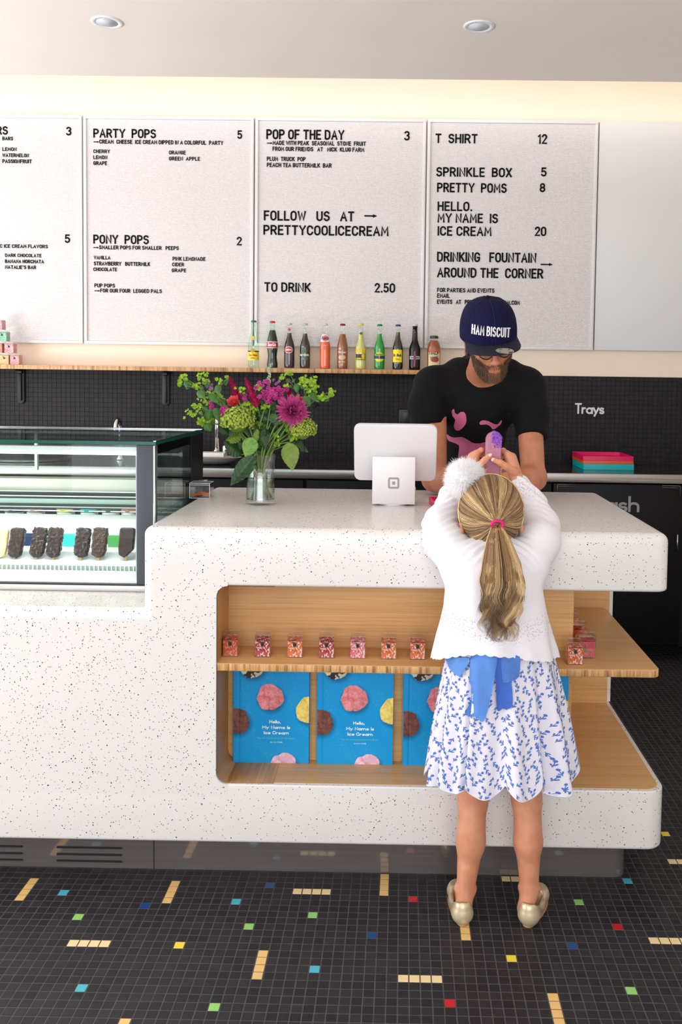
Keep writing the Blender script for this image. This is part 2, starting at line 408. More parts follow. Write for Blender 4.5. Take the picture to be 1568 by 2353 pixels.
def text(s, x0, x1, z0, h, y, wt=.13, t=.001, gap=.24, per=False, slant=0.0):
    """text from x0 to x1 (x1 None: natural width), baseline z0, cap height h, on the plane y. per: one MB a letter"""
    pen = 0; items = []
    for ch in s:
        if ch == ' ': pen += .34; continue
        g = GL.get(ch)
        if g is None: continue
        items.append((pen, g)); pen += g[0]+gap
    W_ = pen-gap; e = wt/2
    sx = h if x1 is None else (x1-x0)/(W_+2*e)
    out = []; mb = MB()
    for pen, g in items:
        q = MB() if per else mb
        for si, st in enumerate(g[1]):
            ribbon(q, [(x0+(e+pen+a+slant*b)*sx, z0+(e+b*(1-2*e))*h) for a, b in st], wt*h, t*(1+.12*si))
        if per: q.v = [q.verts()+np.array([0, y, 0])]; out.append(q)
    if not per: mb.v = [mb.verts()+np.array([0, y, 0])] if mb.n else []
    return out if per else mb
# ------------------------------------------------------------------ the room
WY = 5.05                      # face of the back wall
wallm = noisy('cream_wall', srgb(246, 228, 208), srgb(248, 231, 212), 3, 0.75)
ceilm = noisy('ceiling_paint', srgb(246, 237, 228), srgb(248, 240, 232), 2, 0.8)
def st(name, mb, m, **kw):
    o = obj(name, mb, m, None, False, **kw); o['kind'] = 'structure'; return o
m = MB(); bx(m, -3.6, 2.4, WY+.006, WY+.12, 0, 3.45); wall_back = st('wall_back', m, [wallm])
m = MB(); bx(m, -3.6, 2.4, -2.6, 4.52, 2.95, 2.972); ceiling = st('ceiling', m, [ceilm])
m = MB(); bx(m, -3.6, 2.4, 4.0, WY+.12, 3.45, 3.5); st('ceiling.001', m, [ceilm])
dark = mat('dark_wall_paint', srgb(70, 66, 64), 0.7)
m = MB(); bx(m, 2.3, 2.4, -2.6, 5.1, 0, 3.45); st('wall_right', m, [mat('right_wall_paint', srgb(226, 218, 208), 0.7)])
m = MB()
bx(m, -3.7, -3.6, -2.6, 5.17, 0, .35); bx(m, -3.7, -3.6, -2.6, 5.17, 2.85, 3.45); bx(m, -3.7, -3.6, -2.6, -.5, .35, 2.85); bx(m, -3.7, -3.6, 3.1, 3.5, .35, 2.85); bx(m, -3.7, -3.6, 4.8, 5.17, .35, 2.85)
st('wall_left', m, [WHITE])
m = MB()
bx(m, -3.6, 2.4, -2.6, -2.5, 0, .4); bx(m, -3.6, 2.4, -2.6, -2.5, 2.85, 3.0); bx(m, -3.6, -2.95, -2.6, -2.5, .4, 2.85); bx(m, 1.75, 2.4, -2.6, -2.5, .4, 2.85)
st('wall_front', m, [WHITE])
# the light strip hidden on top of the lowered ceiling, shining on the wall
for i, (x, pw) in enumerate(((-2.4, .5), (-.9, .65), (.6, .8), (1.9, .95))):
    L = bpy.data.lights.new('cove_strip', 'AREA'); L.shape = 'RECTANGLE'; L.size = 1.5; L.size_y = .03; L.energy = pw; L.color = (1.0, .80, .50)
    o = bpy.data.objects.new('cove_strip', L); C.objects.link(o); o.location = (x, 4.42, 3.0)
    o.rotation_euler = (Vector((0, .63, .16))).to_track_quat('-Z', 'Y').to_euler()

# floor: bed of grout, then tiles with joints and bevelled rims
FX0, FY0 = -.278, -2.425
m = MB(); bx(m, -3.6, 2.4, -2.6, 5.1, -.03, -.0009); floor = st('floor', m, [GROUT])
def tile_mats(cols, rough):
    return [mat('tile_glaze', c, rough) for c in cols]
tdark = [noisy('charcoal_tile_%d' % i, c, tuple(q*1.12 for q in c), 60, 0.50, bump=.08, Specular_IOR_Level=.28) for i, c in enumerate((srgb(37, 35, 39), srgb(33, 31, 35), srgb(42, 39, 43)))]
acc = {'o': mat('sand_tile', srgb(232, 190, 118), .35), 'w': mat('cream_tile', srgb(240, 214, 160), .35), 'c': mat('turquoise_tile', srgb(66, 178, 196), .3),
       'n': mat('navy_tile', srgb(8, 64, 128), .3), 'g': mat('lime_tile', srgb(146, 204, 108), .3), 'y': mat('yellow_tile', srgb(240, 214, 60), .3), 'r': mat('red_tile', srgb(196, 24, 30), .3)}
def tile_geo(mb, cx, cy, a=.0123, b=.0118, z=0.0, mi=0, tilt=(0, 0)):
    v = [(cx-a, cy-a, z-.002), (cx+a, cy-a, z-.002), (cx+a, cy+a, z-.002), (cx-a, cy+a, z-.002)]
    v += [(cx+sx*b, cy+sy*b, z+tilt[0]*sx+tilt[1]*sy) for sx, sy in ((-1, -1), (1, -1), (1, 1), (-1, 1))]
    mb.add(v, [(4, 5, 6, 7), (0, 1, 5, 4), (1, 2, 6, 5), (2, 3, 7, 6), (3, 0, 4, 7)], mi)
accent = {}
def put(k, *cells):
    for c in cells: accent[c] = k
put('o', *[(-38, r) for r in range(89, 93)], *[(-23, r) for r in range(89, 93)], *[(-12, r) for r in range(78, 82)], *[(-22, r) for r in range(69, 73)],
    *[(-1, r) for r in range(91, 95)], *[(7, r) for r in range(84, 88)], *[(14, r) for r in range(73, 77)])
put('w', *[(c, 91) for c in range(-10, -6)], *[(c, 82) for c in range(-30, -26)], *[(c, 78) for c in range(1, 5)], *[(c, 94) for c in range(12, 16)], *[(c, 84) for c in range(25, 29)], *[(c, 98) for c in range(31, 35)])
put('c', (-34, 90), (-16, 89), (-7, 79), (-27, 76), (25, 94)); put('n', (-25, 88), (-13, 92), (-2, 84), (17, 83))
put('g', (-31, 86), (-14, 85), (-8, 87), (-15, 74), (19, 90), (21, 77)); put('y', (-20, 82), (11, 81), (32, 104)); put('r', (2, 90), (5, 75), (22, 86))
put('c', (-4, 62), (12, 66), (-30, 60)); put('g', (-18, 64), (25, 68)); put('r', (-9, 58)); put('o', *[(-2, r) for r in range(60, 64)]); put('w', *[(c, 66) for c in range(-14, -10)])
rng = random.Random(4)
def cell(c, r): return ((c+FX0)*TILE, (r+FY0)*TILE)
def px_of(x, y, z=0):
    v = CM @ (np.array([x, y, z])-np.array([0, 0, EYE])); return _CX+_F*v[0]/v[2], _CY+_F*v[1]/v[2]
cand = [(r, c) for r in range(68, 96) for c in range(-50, 40) if (c, r) not in accent]
vis = sorted(rc for rc in cand if 0 < px_of(*cell(rc[1], rc[0]))[0] < 1568 and px_of(*cell(rc[1], rc[0]))[1] < 2353)
solo = set(vis[:300])
base_tiles = []
for k in range(3):
    m = MB(); tile_geo(m, 0, 0); base_tiles.append(m.mesh('tile', [tdark[k]], False))
m = MB()
for r in range(48, 182):
    for c in range(-60, 80):
        if r > 97 and c < 22: continue
        if (c, r) in accent or (r, c) in solo: continue
        x, y = cell(c, r); j = rng.random()*.0003
        tile_geo(m, x+rng.gauss(0, .00018), y+rng.gauss(0, .00018), z=-j, mi=rng.randrange(3), tilt=(rng.gauss(0, .00007), rng.gauss(0, .00007)))
obj('tile_field', m, tdark, floor, False, kind='stuff')
for r, c in sorted(solo):
    x, y = cell(c, r); o = bpy.data.objects.new('tile', base_tiles[rng.randrange(3)]); C.objects.link(o); o.parent = floor
    o.location = (x+rng.gauss(0, .00018), y+rng.gauss(0, .00018), -rng.random()*.0003); o.rotation_euler = (rng.gauss(0, .005), rng.gauss(0, .005), rng.gauss(0, .004))
ames = {}
for k, mm in acc.items():
    m = MB(); tile_geo(m, 0, 0); ames[k] = m.mesh('tile', [mm], False)
lab = {'o': 'sand coloured tile', 'w': 'cream tile', 'c': 'turquoise tile', 'n': 'navy tile', 'g': 'lime green tile', 'y': 'yellow tile', 'r': 'red tile'}
for (c, r), k in accent.items():
    x, y = cell(c, r); o = bpy.data.objects.new('coloured_tile', ames[k]); C.objects.link(o); o.parent = floor; o.location = (x, y, 0); o['label'] = lab[k]

# back wall mosaic
wt = [noisy('dark_wall_tile_%d' % i, c, tuple(q*1.15 for q in c), 30, 0.5, Specular_IOR_Level=.25) for i, c in enumerate((srgb(27, 24, 26), srgb(22, 20, 22), srgb(31, 27, 30), srgb(31, 24, 25)))]
m = MB(); bx(m, -2.7, 2.3, WY+.001, WY+.006, .9, 1.468); obj('mosaic_backing', m, [WGROUT], wall_back, False)
def wtile(mb, cx, cz, mi=0, a=.0125, b=.012, t=0.0):
    v = [(cx-a, WY+.001, cz-a), (cx+a, WY+.001, cz-a), (cx+a, WY+.001, cz+a), (cx-a, WY+.001, cz+a)]
    v += [(cx+sx*b, WY-.0008+t*sx, cz+sz*b) for sx, sz in ((-1, -1), (1, -1), (1, 1), (-1, 1))]
    mb.add(v, [(4, 5, 6, 7), (0, 1, 5, 4), (1, 2, 6, 5), (2, 3, 7, 6), (3, 0, 4, 7)], mi)
m = MB(); n_solo = 0; wb = []
for k in range(4):
    q = MB(); wtile(q, 0, 0, 0); q.v = [q.verts()-np.array([0, WY, 0])]; wb.append(q.mesh('tile', [wt[k]], False))
for i in range(-98, 85):
    for j in range(19):
        x = (i+.5)*TILE; z = 1.470-.0135-j*TILE
        if -2.30 < x < -1.50 and 1 <= j < 11 and n_solo < 300:
            o = bpy.data.objects.new('tile', wb[rng.choice((0, 0, 1, 2, 3))]); C.objects.link(o); o.parent = wall_back; o.location = (x, WY+rng.random()*.0004, z); o.rotation_euler = (rng.gauss(0, .006), 0, rng.gauss(0, .008)); n_solo += 1
        else: wtile(m, x, z, rng.choice((0, 0, 1, 2, 3)), t=rng.gauss(0, .0001))
obj('tile_field', m, wt, wall_back, False, kind='stuff')

# ------------------------------------------------------------------ downlights
trimm = mat('downlight_white', srgb(238, 240, 242), .4); lens_m = emit('downlight_lens', srgb(225, 230, 235), .12)
for i, (px, py) in enumerate(((246, 50), (1101, 60))):
    x, y, z = PZ(px, py, 2.95)
    t = thing('ceiling_light', ('round white recessed ceiling light, left one above the menu boards', 'round white recessed ceiling light, right one above the man')[i], 'light', 'recessed ceiling lights', (x, y, 2.95))
    m = MB(); lathe(m, [(.044, .004), (.046, -.004), (.06, -.006), (.066, -.004), (.067, .0)], 40); obj('trim_ring', m, trimm, t)
    m = MB(); lathe(m, [(.0, .028), (.034, .028), (.046, -.004)][::-1], 40); obj('reflector', m, mat('reflector', srgb(215, 220, 228), .3), t)
    m = MB(); lathe(m, [(.0, .0262), (.033, .0262)], 32); obj('lens', m, lens_m, t)

# ------------------------------------------------------------------ main counter
FYc = 2.395; ZT = 1.0225; ZS = .8610; ZR = .3015; ZB = .1325
XL = -.7135; XRL = -.5085; XR = .741; XB = .749; SH0, SH1 = .6215, .6435
cnt = thing('service_counter', 'long white terrazzo service counter with a wood lined open shelf recess', 'counter', None, (0, 2.8, 0))
m = MB()
slab(m, rrect(XL, XR, FYc, 3.31, [.0275, .036, .04, .028], 8), ZS, ZT, .026, .009, 7)
obj('countertop', m, TERR, cnt, angle=50, world=True)
m = MB()
slab(m, rrect(-1.9, XB, FYc, 3.105, [.01, .052, .03, .01], 10), ZB, ZR, .004, .010, 5)            # base
slab(m, rrect(-1.95, XRL-.03, FYc, 3.31, .0285, 4), .60, .7915, .028, .001, 7)                            # lower deck on the left
# upright wall left of the recess, with the rounded corners of the opening
r = .031; pts = [(-1.9, ZR-.03), (XRL+r+.001, ZR-.03), (XRL+r+.001, ZR+.0003)] + [(XRL+r-r*math.sin(R_(a)), ZR+r-r*math.cos(R_(a))) for a in range(0, 91, 10)]
pts += [(XRL+r-r*math.cos(R_(a)), ZS-r+r*math.sin(R_(a))) for a in range(0, 91, 10)] + [(XRL+r+.001, ZS+.012), (XL+.04, ZS+.012), (XL+.04, .7632), (-1.9, .7632)]
slab(m, [(x, z) for x, z in pts], FYc-.0004, 2.62, 0, 0, axes=(0, 2, 1))
slab(m, rrect(XL, XL+.1, FYc, 3.3, [.0275, .001, .001, .02], 8), .74, .8698, 0, 0)
bx(m, .51, XB+.003, 3.081, 3.105, ZR, ZS+.002)                                                   # spine seen beyond the end shelf
obj('body', m, TERR, cnt, angle=50, world=True)
# wood lining
m = MB()
BY = 2.560
bx(m, XRL-.02, .5105, BY, BY+.02, ZR, ZS); bx(m, .4905, .5105, BY+.0201, 3.066, ZR, ZS)
obj('back_lining', m, WOOD, cnt, False, world=True)
m = MB(); r = .031; q_ = r-.0014
prof = [(XRL+.16, ZR+.0016), (XRL+r, ZR+.0016)] + [(XRL+r-q_*math.sin(R_(a)), ZR+r-q_*math.cos(R_(a))) for a in range(0, 91, 9)] + [(XRL+r-q_*math.cos(R_(a)), ZS-r+q_*math.sin(R_(a))) for a in range(0, 91, 9)] + [(XRL+.16, ZS-.0014)]
grid(m, np.array([[[x, y, z] for y in (FYc+.0075, BY)] for x, z in prof])); obj('side_lining', m, noisy('bamboo_side', srgb(182, 134, 80), srgb(204, 156, 100), 1, .4, stretch=(200, 3, 4)), cnt, world=True)
m = MB(); bx(m, .5, XB-.012, 3.066, 3.081, ZR, ZS); obj('spine_lining', m, WOOD, cnt, False, world=True)
m = MB(); slab(m, rrect(XRL, XB-.014, FYc+.013, 3.075, [.02, .042, .001, .001], 8), ZR-.004, ZR+.0012, 0, 0); obj('base_lining', m, WOOD, cnt, False, world=True)
m = MB(); bx(m, XRL-.004, .52, FYc+.02, BY, ZS-.004, ZS-.0005); obj('ceiling_lining', m, WOOD, cnt, False, world=True)
m = MB()
pl = rrect(XRL-.003, XR-.018, FYc+.0025, 3.07, [.001, .024, .03, .001], 8); slab(m, pl, SH0, SH1, .003, .003, 3)
me = m.mesh('shelf', [WOOD, WOODE])
for p in me.polygons:
    if abs(p.normal.z) < .45: p.material_index = 1
sharp(me, 40)
obj('shelf', me, None, cnt, world=True)
# kick plate
m = MB(); slab(m, rrect(-1.9, .668, 2.49, 3.0, [.001, .035, .03, .001], 8), 0.0, ZB+.004, 0, 0); obj('kick_plate', m, DSTEEL, cnt, angle=40, world=True)
m = MB(); bx(m, -.7098, -.7082, 2.4885, 2.492, 0.001, ZB); obj('kick_seam', m, BLACK, cnt, False, world=True)
slotm = mat('vent_slot_dark', (.004, .004, .004), .7)
for x0, x1 in ((-1.36, -1.093), (-.994, -.802)):
    m = MB()
    for z, mi in ((.0605, 0), (.0400, 0), (.0205, 0)):
        slab(m, rrect(x0, x1, z-.0026, z+.0026, .0025, 4), 2.4875, 2.492, 0, 0, axes=(0, 2, 1), mi=mi)
    v = obj('vent', m, [slotm], cnt, False, world=True)

# ------------------------------------------------------------------ back counter with cupboards
ZC = .973; CYF = 4.45
bc = thing('back_counter', 'long black back counter with a steel front edge under the tiled wall', 'counter', None, (0, 4.7, 0))
gloss = noisy('black_worktop', srgb(30, 28, 29), srgb(38, 35, 36), 40, .09)
m = MB(); bx(m, -2.7, 2.28, CYF+.004, WY-.002, ZC-.03, ZC); obj('worktop', m, gloss, bc, False, world=True)
m = MB(); rbox(m, -2.7, 2.28, CYF-.012, CYF+.008, ZC-.046, ZC+.001, .003); obj('steel_edge', m, STEEL, bc, angle=40, world=True)
cabm = noisy('black_cabinet', srgb(9, 8, 9), srgb(12, 11, 12), 20, .45, Specular_IOR_Level=.2)
m = MB(); bx(m, -2.7, .765, CYF+.03, WY-.002, .08, ZC-.03); bx(m, 1.435, 2.28, CYF+.03, WY-.002, .08, ZC-.03); bx(m, .765, 1.435, CYF+.2, WY-.002, .08, ZC-.03); obj('carcass', m, cabm, bc, False, world=True)
for i, (x0, x1) in enumerate(((-2.66, -2.1), (-2.09, -1.3), (-1.29, -.5), (-.49, .25), (.26, .765))):
    m = MB(); rbox(m, x0+.004, x1-.004, CYF+.008, CYF+.03, .1, ZC-.055, .002); d = obj('door', m, cabm, bc, angle=40, world=True)
    m = MB(); tube(m, [(x1-.06, CYF+.01, .70), (x1-.06, CYF-.018, .70), (x1-.06, CYF-.018, .84), (x1-.06, CYF+.01, .84)], .005, 8); h = obj('handle', m, STEEL, d)
tb = thing('trash_cabinet', 'black waste cabinet lettered Trash below the coloured trays', 'cabinet', None, (1.1, CYF, 0))
m = MB(); rbox(m, .77, 1.43, CYF-.002, CYF+.03, .1, ZC-.052, .003); obj('front_panel', m, cabm, tb, angle=40, world=True)
frm = mat('bronze_edge', srgb(150, 122, 98), .3, .8)
for x0, s in ((.79, 1), (1.41, -1)):
    m = MB(); tube(m, [(x0, CYF-.006, .86), (x0, CYF-.006, .912), (x0+s*.004, CYF-.006, .917), (x0+s*.09, CYF-.006, .917)], .0022, 6); tube(m, [(x0+s*.008, CYF-.006, .895), (x0+s*.008, CYF-.006, .907), (x0+s*.09, CYF-.006, .908)], .0012, 6)
    obj('flap_trim', m, frm, tb, world=True)
m = MB(); tube(m, [(1.4, CYF-.01, .585), (1.4, CYF-.022, .59), (1.4, CYF-.022, .668), (1.4, CYF-.01, .674)], .004, 8); obj('handle', m, STEEL, tb, world=True)
greyl = mat('grey_vinyl_letter', srgb(150, 147, 148), .5); whl = mat('white_vinyl_letter', srgb(226, 220, 224), .5)
x1 = P(1470, 1178, CYF)[0]; xa = P(1338, 1178, CYF)[0]; zb = P(1470, 1177, CYF)[2]; zt_ = P(1470, 1140, CYF)[2]
obj('lettering', text('Trash', xa, x1, zb, zt_-zb, CYF-.003, .15, .001, .14), greyl, tb, False, world=True)
a, b = P(1321, 951, WY), P(1389, 955, WY); zt_ = P(1325, 926, WY)[2]
o = obj('wall_lettering', text('Trays', a[0], b[0], a[2], zt_-a[2], WY-.001, .16, .0025, .14), whl, None, False); tag(o, 'white word Trays lettered on the dark tiled wall', 'lettering')

# black switch box on the wall behind the man
a, b = P(918, 942, WY), P(952, 975, WY)
t = thing('switch_box', 'black outlet box on the tiled wall behind the tablet stand', 'outlet', None, ((a[0]+b[0])/2, WY, a[2]-.04))
m = MB(); rbox(m, -.045, .045, -.012, 0, -.045, .045, .004); obj('cover_plate', m, BLACK, t, angle=40)
m = MB(); rbox(m, -.018, .018, -.016, -.011, -.03, .03, .002); obj('socket', m, mat('socket_black', srgb(34, 33, 34), .3), t, angle=40)
# ------------------------------------------------------------------ menu boards
felt = mat('letterboard_panel', srgb(226, 221, 220), .7)
BF = 5.022                                     # face of the frames
divx = [P(x, 270, BF)[0] for x in (189, 585.3, 982, 1378.3)]
pitch = (divx[3]-divx[0])/3
ztop = P(784, 271, BF)[2]; zbot = P(784, 797.5, BF)[2]
edges = [divx[0]-pitch] + divx
BT = [[], [], [], []]
def T(b, s, x0, x1, y0, y1, big=False): BT[b].append((s, x0, x1, y0, y1, big))
def z1(b, s, x0, x1, y0, y1, big=False): T(b, s, x0/2, x1/2, 240+y0/2, 240+y1/2, big)
z1(0, 'RS', -19, 33, 98, 137, True); z1(0, '3', 301, 326, 101, 141, True); z1(0, 'BARS', 8, 57, 146, 163)
z1(0, 'LEMON', 8, 73, 195, 212); z1(0, 'WATERMELON', 8, 130, 223, 240); z1(0, 'PASSIONFRUIT', 8, 143, 250, 268)
z1(0, '5', 295, 320, 596, 636, True); z1(0, 'C ICE CREAM FLAVORS', -4, 217, 641, 658)
z1(0, 'DARK CHOCOLATE', 20, 188, 684, 700); z1(0, 'BANANA HORCHATA', 20, 199, 711, 728); z1(0, "NATALIE'S BAR", 20, 163, 738, 755)
z1(1, 'PARTY  POPS', 427, 715, 109, 151, True); z1(1, '5', 1090, 1112, 117, 157, True)
z1(1, '>CREAM  CHEESE  ICE CREAM DIPPED IN A COLORFUL  PARTY', 428, 1025, 159, 178)
z1(1, 'CHERRY', 427, 503, 205, 222); z1(1, 'LEMON', 427, 491, 232, 250); z1(1, 'GRAPE', 427, 490, 259, 277)
z1(1, 'ORANGE', 775, 852, 210, 228); z1(1, 'GREEN  APPLE', 775, 918, 238, 256)
z1(1, 'PONY  POPS', 427, 682, 597, 639, True); z1(1, '2', 1087, 1110, 607, 647, True)
z1(1, '>SMALLER POPS FOR SMALLER   PEEPS', 427, 820, 646, 664); z1(1, 'VANILLA', 429, 505, 694, 711)
z1(1, 'STRAWBERRY   BUTTERMILK', 429, 688, 721, 739); z1(1, 'CHOCOLATE', 427, 536, 748, 765)
z1(1, 'PINK LEMONADE', 792, 943, 699, 717); z1(1, 'CIDER', 790, 844, 726, 743); z1(1, 'GRAPE', 788, 854, 753, 770)
z1(1, 'PUP POPS', 432, 526, 822, 840); z1(1, '>FOR OUR FOUR  LEGGED PALS', 432, 742, 845, 863)
T(2, 'POP OF THE DAY', 612, 791, 296, 319, True); T(2, '3', 929, 942, 300, 322, True)
T(2, '>MADE WITH PEAK  SEASONAL  STONE  FRUIT', 613, 841, 322, 332); T(2, 'FROM OUR FRIENDS   AT   MICK  KLUG FARM', 626, 837, 336, 346)
T(2, 'PLUM  TRUCK  POP', 613, 702, 359, 369); T(2, 'PEACH TEA BUTTERMILK  BAR', 613, 762, 373, 383)
T(2, 'FOLLOW   US   AT', 606, 814, 483, 506, True); T(2, 'PRETTYCOOLICECREAM', 605, 893, 516, 539, True)
T(2, '>', 837, 866, 484, 503, True); T(2, 'TO DRINK', 607, 714, 648, 670, True); T(2, '2.50', 861, 908, 650, 672, True)
T(3, 'T  SHIRT', 1001, 1098, 306, 328, True); T(3, '12', 1237, 1258, 307, 330, True); T(3, 'SPRINKLE  BOX', 1003, 1177, 383, 405, True)
T(3, '5', 1244, 1257, 384, 405, True); T(3, 'PRETTY  POMS', 1005, 1165, 419, 441, True); T(3, '8', 1241, 1254, 420, 441, True)
T(3, 'HELLO.', 1006, 1086, 462, 484, True); T(3, 'MY NAME  IS', 1006, 1145, 489, 511, True); T(3, 'ICE CREAM', 1006, 1130, 519, 541, True); T(3, '20', 1230, 1256, 520, 542, True)
T(3, 'DRINKING   FOUNTAIN', 1005, 1233, 578, 601, True); T(3, '>', 1243, 1271, 597, 614, True); T(3, 'AROUND THE  CORNER', 1005, 1249, 614, 637, True)
T(3, 'FOR PARTIES AND EVENTS', 1005, 1137, 661, 671); T(3, 'EMAIL', 1005, 1034, 674, 684); T(3, 'EVENTS   AT   PRETTYCOOLICECREAM.COM', 1005, 1195, 688, 698)
labs = ['white ridged letter board cut off by the left edge, priced 3 and 5', 'white ridged letter board headed PARTY POPS and PONY POPS', 'white ridged letter board headed POP OF THE DAY', 'white ridged letter board headed T SHIRT behind the man in the cap']
for b in range(4):
    x0, x1 = edges[b]+.004, edges[b+1]-.004
    t = thing('letter_board', labs[b], 'sign', 'letter boards on the wall', ((x0+x1)/2, BF, (ztop+zbot)/2))
    fw = .017; m = MB()
    for a in ((x0, x1, ztop-fw, ztop), (x0, x1, zbot, zbot+fw), (x0, x0+fw, zbot+fw, ztop-fw), (x1-fw, x1, zbot+fw, ztop-fw)):
        rbox(m, a[0], a[1], BF, WY+.004, a[2], a[3], .0015, 2)
    obj('frame', m, ALU, t, angle=40, world=True)
    pit = .0068; n = int((ztop-zbot-2*fw)/pit); zz = []; yy = []
    for k in range(n):
        z = zbot+fw+k*pit; zz += [z, z+.0012, z+.0026, z+pit-.0012]; yy += [.0022, .0, .0, .0]
        yy[-3:] = [.0022, .0, .0]
    zz.append(ztop-fw); yy.append(.0022)
    G3 = np.array([[[x, BF+.009+y, z] for z, y in zip(zz, yy)] for x in (x0+fw, x1-fw)])
    m = MB(); grid(m, G3, flip=False); obj('ridged_panel', m, felt, t, False, world=True)
    for s, ax, bx_, y0, y1, big in BT[b]:
        A = P(ax, y1, BF); B = P(bx_, y1, BF); h = P(ax, y0, BF)[2]-A[2]
        if big:
            ms = text(s, A[0], B[0], A[2], h, BF+.0088, .165, .0022, .27, per=True)
            o = None
            e = bpy.data.objects.new('lettering', None); C.objects.link(e); e.parent = t; e.location = -t.location; e.empty_display_size = .01
            for q in ms: obj('letter', q, LETTER, e, False)
        else:
            obj('lettering', text(s, A[0], B[0], A[2], h, BF+.0088, .185, .0018, .3), LETTER, t, False, world=True, kind='stuff')
x0 = divx[3]+.004; zt5 = P(1470, 279, BF)[2]; zb5 = P(1450, 805.5, BF+.006)[2]
t = thing('blank_board', 'smooth blank white board at the right end of the menu wall', 'sign', None, (x0+.5, BF, 2.3))
m = MB(); rbox(m, x0, 2.25, BF+.006, WY+.004, zb5, zt5, .0015, 2); obj('panel', m, mat('blank_board_white', srgb(222, 222, 221), .45), t, angle=40, world=True)

# ------------------------------------------------------------------ wall shelf
sh = thing('wall_shelf', 'long bamboo wall shelf under the menu boards holding soda bottles', 'shelf', None, (-1.2, WY, 1.466))
m = MB(); rbox(m, -2.9, .30, 4.86, WY-.002, 1.4655, 1.4895, .002, 2); me = m.mesh('shelf_board', [WOOD, WOODE])
for p in me.polygons:
    if abs(p.normal.z) < .45: p.material_index = 1
sharp(me); obj('shelf_board', me, None, sh, world=True)
for x in (-2.2, -1.364, -.515, .2):
    m = MB()
    slab(m, [(x-.007+q[0], q[1]) for q in rrect(-.016, .03, 1.268, 1.4655, [.02, .02, 0, 0], 6)][:] if False else rrect(x-.021, x+.021, 1.268, 1.465, [.0205, .0205, .001, .001], 7), WY-.014, WY-.001, .002, .002, 2, axes=(0, 2, 1))
    slab(m, rrect(x-.007, x+.007, 1.285, 1.44, .0068, 4), WY-.026, WY-.012, .001, .001, 2, axes=(0, 2, 1))
    rbox(m, x-.017, x+.017, 4.93, WY-.003, 1.4585, 1.4655, .002, 2)
    rbox(m, x-.017, x+.017, WY-.035, WY-.003, 1.44, 1.462, .006, 3)
    obj('bracket', m, BLACKM, sh, angle=40, world=True)

# ------------------------------------------------------------------ soda bottles
def g_glass(name, tint): return thin_glass(name, tint, 1.2)
def liquid(name, c, rough=.12, tr=0.0): return mat(name, c, rough, Transmission_Weight=tr, Specular_IOR_Level=.7)
GC = g_glass('bottle_clear', (.93, .97, .95)); GG = g_glass('bottle_pale_green', (.80, .93, .86))
HG = .262
std = [(0, 0), (.027, 0), (.0295, .004), (.0305, .02), (.0305, .115), (.029, .130), (.024, .150), (.0165, .172), (.0135, .19), (.0125, .225), (.0145, .228), (.0145, .236), (.0128, .24), (.0128, .252), (0, .252)]
coke = [(0, 0), (.028, 0), (.031, .006), (.0315, .022), (.0285, .045), (.0262, .066), (.0285, .092), (.031, .11), (.031, .145), (.0285, .165), (.022, .192), (.0165, .212), (.0135, .232), (.0150, .238), (.0150, .246), (.0130, .25), (.013, .262), (0, .262)]
tall = [(0, 0), (.029, 0), (.0315, .005), (.0318, .02), (.0315, .12), (.0295, .14), (.0245, .165), (.0175, .195), (.014, .22), (.0135, .238), (.015, .242), (.015, .248), (.013, .252), (.013, .264), (0, .264)]
slim = [(0, 0), (.028, 0), (.0305, .004), (.0305, .02), (.0305, .13), (.028, .145), (.0215, .172), (.0165, .198), (.0135, .215), (.0130, .225), (.0145, .228), (.0145, .236), (.0128, .24), (.0128, .252), (0, .252)]
long_ = [(0, 0), (.0285, 0), (.0315, .004), (.0318, .02), (.0318, .112), (.029, .132), (.0205, .152), (.016, .17), (.0145, .205), (.0128, .236), (.0145, .238), (.0145, .243), (.0128, .246), (.0128, .255), (0, .255)]
squat = [(0, 0), (.036, 0), (.039, .005), (.039, .11), (.038, .13), (.033, .15), (.024, .165), (.0205, .172), (.0205, .192), (0, .192)]
def rad_at(prof, z):
    q = [p for p in prof if p[0] > 0]
    return float(np.interp(z, [p[1] for p in q], [p[0] for p in q]))
def wrap(mb, prof, off=.0006):
    """lay flat geometry (x along the width, z height, y thickness) round a bottle, facing -y"""
    v = mb.verts(); out = v.copy()
    for i, (x, y, z) in enumerate(v):
        r = rad_at(prof, z); a = max(-1.5, min(1.5, x/r)); rr = r+off-y
        out[i] = (rr*math.sin(a), -rr*math.cos(a), z)
    mb.v = [out]; return mb
def band(prof, x0, x1, z0, z1, off=.0004, nx=16, nz=6, shape=None):
    m = MB(); G = np.zeros((nx+1, nz+1, 3))
    for i in range(nx+1):
        for j in range(nz+1):
            u, v = i/nx*2-1, j/nz*2-1
            x = (x0+x1)/2+(x1-x0)/2*u; z = (z0+z1)/2+(z1-z0)/2*v
            if shape == 'oval': x = (x0+x1)/2+(x1-x0)/2*u; z = (z0+z1)/2+(z1-z0)/2*v*math.sqrt(max(1-u*u, .0))
            G[i, j] = (x, 0, z)
    grid(m, G); return wrap(m, prof, off)
LC = {}
def lm(c, r=.4):
    k = tuple(c)
    if k not in LC: LC[k] = mat('label_print', c, r)
    return LC[k]
white_ = srgb(236, 234, 230)
